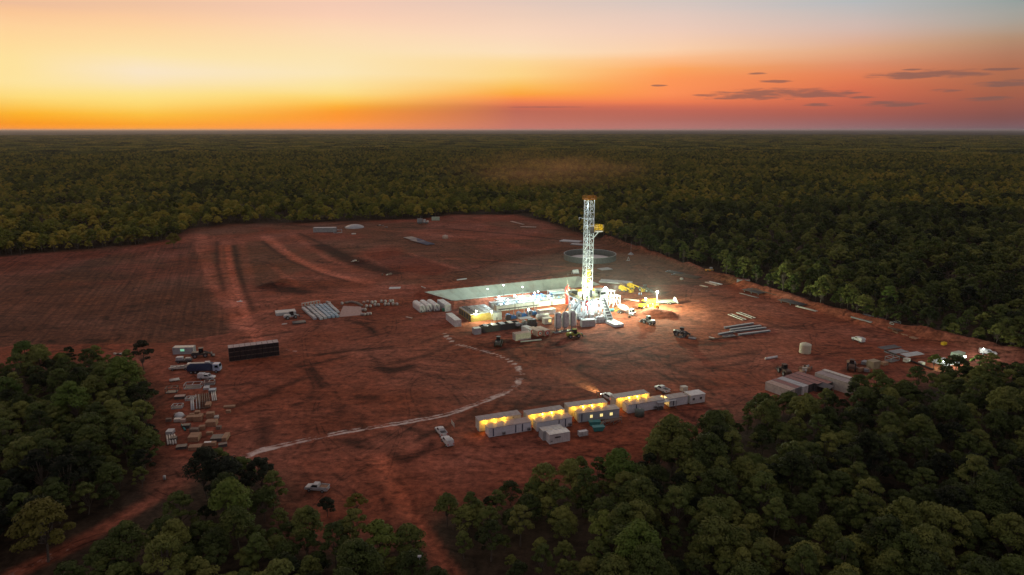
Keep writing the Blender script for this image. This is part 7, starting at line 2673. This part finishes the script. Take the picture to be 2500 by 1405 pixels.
# ------------------------------------------------------------------ evening haze: one closed box of thin even air
HAZE = 2.0e-5
hz = MB().mm(-40000, -1500, -9, 40000, 40000, CAM_H + 8).build('haze', SOIL)
hz.data.materials.clear()
hm = bpy.data.materials.new('haze')
hm.use_nodes = True
hn = hm.node_tree
hn.nodes.clear()
pv = N(hn, 'ShaderNodeVolumePrincipled')
pv.inputs['Color'].default_value = (0.95, 0.93, 0.95, 1)
pv.inputs['Anisotropy'].default_value = 0.55
pv.inputs['Density'].default_value = HAZE
ho = N(hn, 'ShaderNodeOutputMaterial')
link(hn, pv.outputs[0], ho.inputs['Volume'])
hz.data.materials.append(hm)
tag(hz, 'thin evening haze over the whole plain', 'haze', None, 'stuff')

# dust drifting over the trees beyond the pad
dm = bpy.data.materials.new('dust')
dm.use_nodes = True
dn_ = dm.node_tree
dn_.nodes.clear()
dv = N(dn_, 'ShaderNodeVolumePrincipled')
dv.inputs['Color'].default_value = (0.95, 0.55, 0.25, 1)
dc = N(dn_, 'ShaderNodeTexCoord')
dl = N(dn_, 'ShaderNodeVectorMath', operation='LENGTH')
link(dn_, dc.outputs['Object'], dl.inputs[0])
dno = N(dn_, 'ShaderNodeTexNoise')
dno.inputs['Scale'].default_value = 2.6
dno.inputs['Detail'].default_value = 5
dno.inputs['Roughness'].default_value = 0.65
link(dn_, dc.outputs['Object'], dno.inputs['Vector'])
fall = M(dn_, 'MAXIMUM', M(dn_, 'SUBTRACT', 1.0, dl.outputs['Value']), 0.0)
den = M(dn_, 'MULTIPLY', M(dn_, 'MULTIPLY', fall, fall), M(dn_, 'MAXIMUM', M(dn_, 'SUBTRACT', dno.outputs['Fac'], 0.4), 0.0))
link(dn_, M(dn_, 'MULTIPLY', den, 0.07), dv.inputs['Density'])
dv.inputs['Anisotropy'].default_value = 0.5
dm.cycles.volume_step_rate = 4.0
do_ = N(dn_, 'ShaderNodeOutputMaterial')
link(dn_, dv.outputs[0], do_.inputs['Volume'])
for (px, py, rx, ry, rz) in [(1345, 470, 165, 90, 32)]:
    p = G(px, py)
    ds = MB().ball((0, 0, 0), 1.0, 32, 20).build('dust', SOIL, None, True)
    ds.data.materials.clear()
    ds.data.materials.append(dm)
    ds.location = (p.x, p.y, 27)
    ds.scale = (rx, ry, rz)
    tag(ds, 'faint orange dust drifting over the woodland behind the mast', 'dust', None, 'stuff')

# thin dust round the rig, added to give its lamps a glow
gm_ = bpy.data.materials.new('lamp_dust')
gm_.use_nodes = True
gn = gm_.node_tree
gn.nodes.clear()
gv = N(gn, 'ShaderNodeVolumePrincipled')
gv.inputs['Color'].default_value = (0.95, 0.95, 0.93, 1)
gv.inputs['Density'].default_value = 0.00027
gv.inputs['Anisotropy'].default_value = 0.0
go_ = N(gn, 'ShaderNodeOutputMaterial')
link(gn, gv.outputs[0], go_.inputs['Volume'])
ds = MB().ball((0, 0, 0), 1.0, 40, 24).build('lit_dust', SOIL, None, True)
ds.data.materials.clear()
ds.data.materials.append(gm_)
p = SG(2, 2)
ds.location = (p.x, p.y, 8)
ds.scale = (62, 42, 17)
ds.rotation_euler = (0, 0, SITE * 0.6)
tag(ds, 'thin dust added for the flood lamp glow round the rig', 'dust', None, 'stuff')
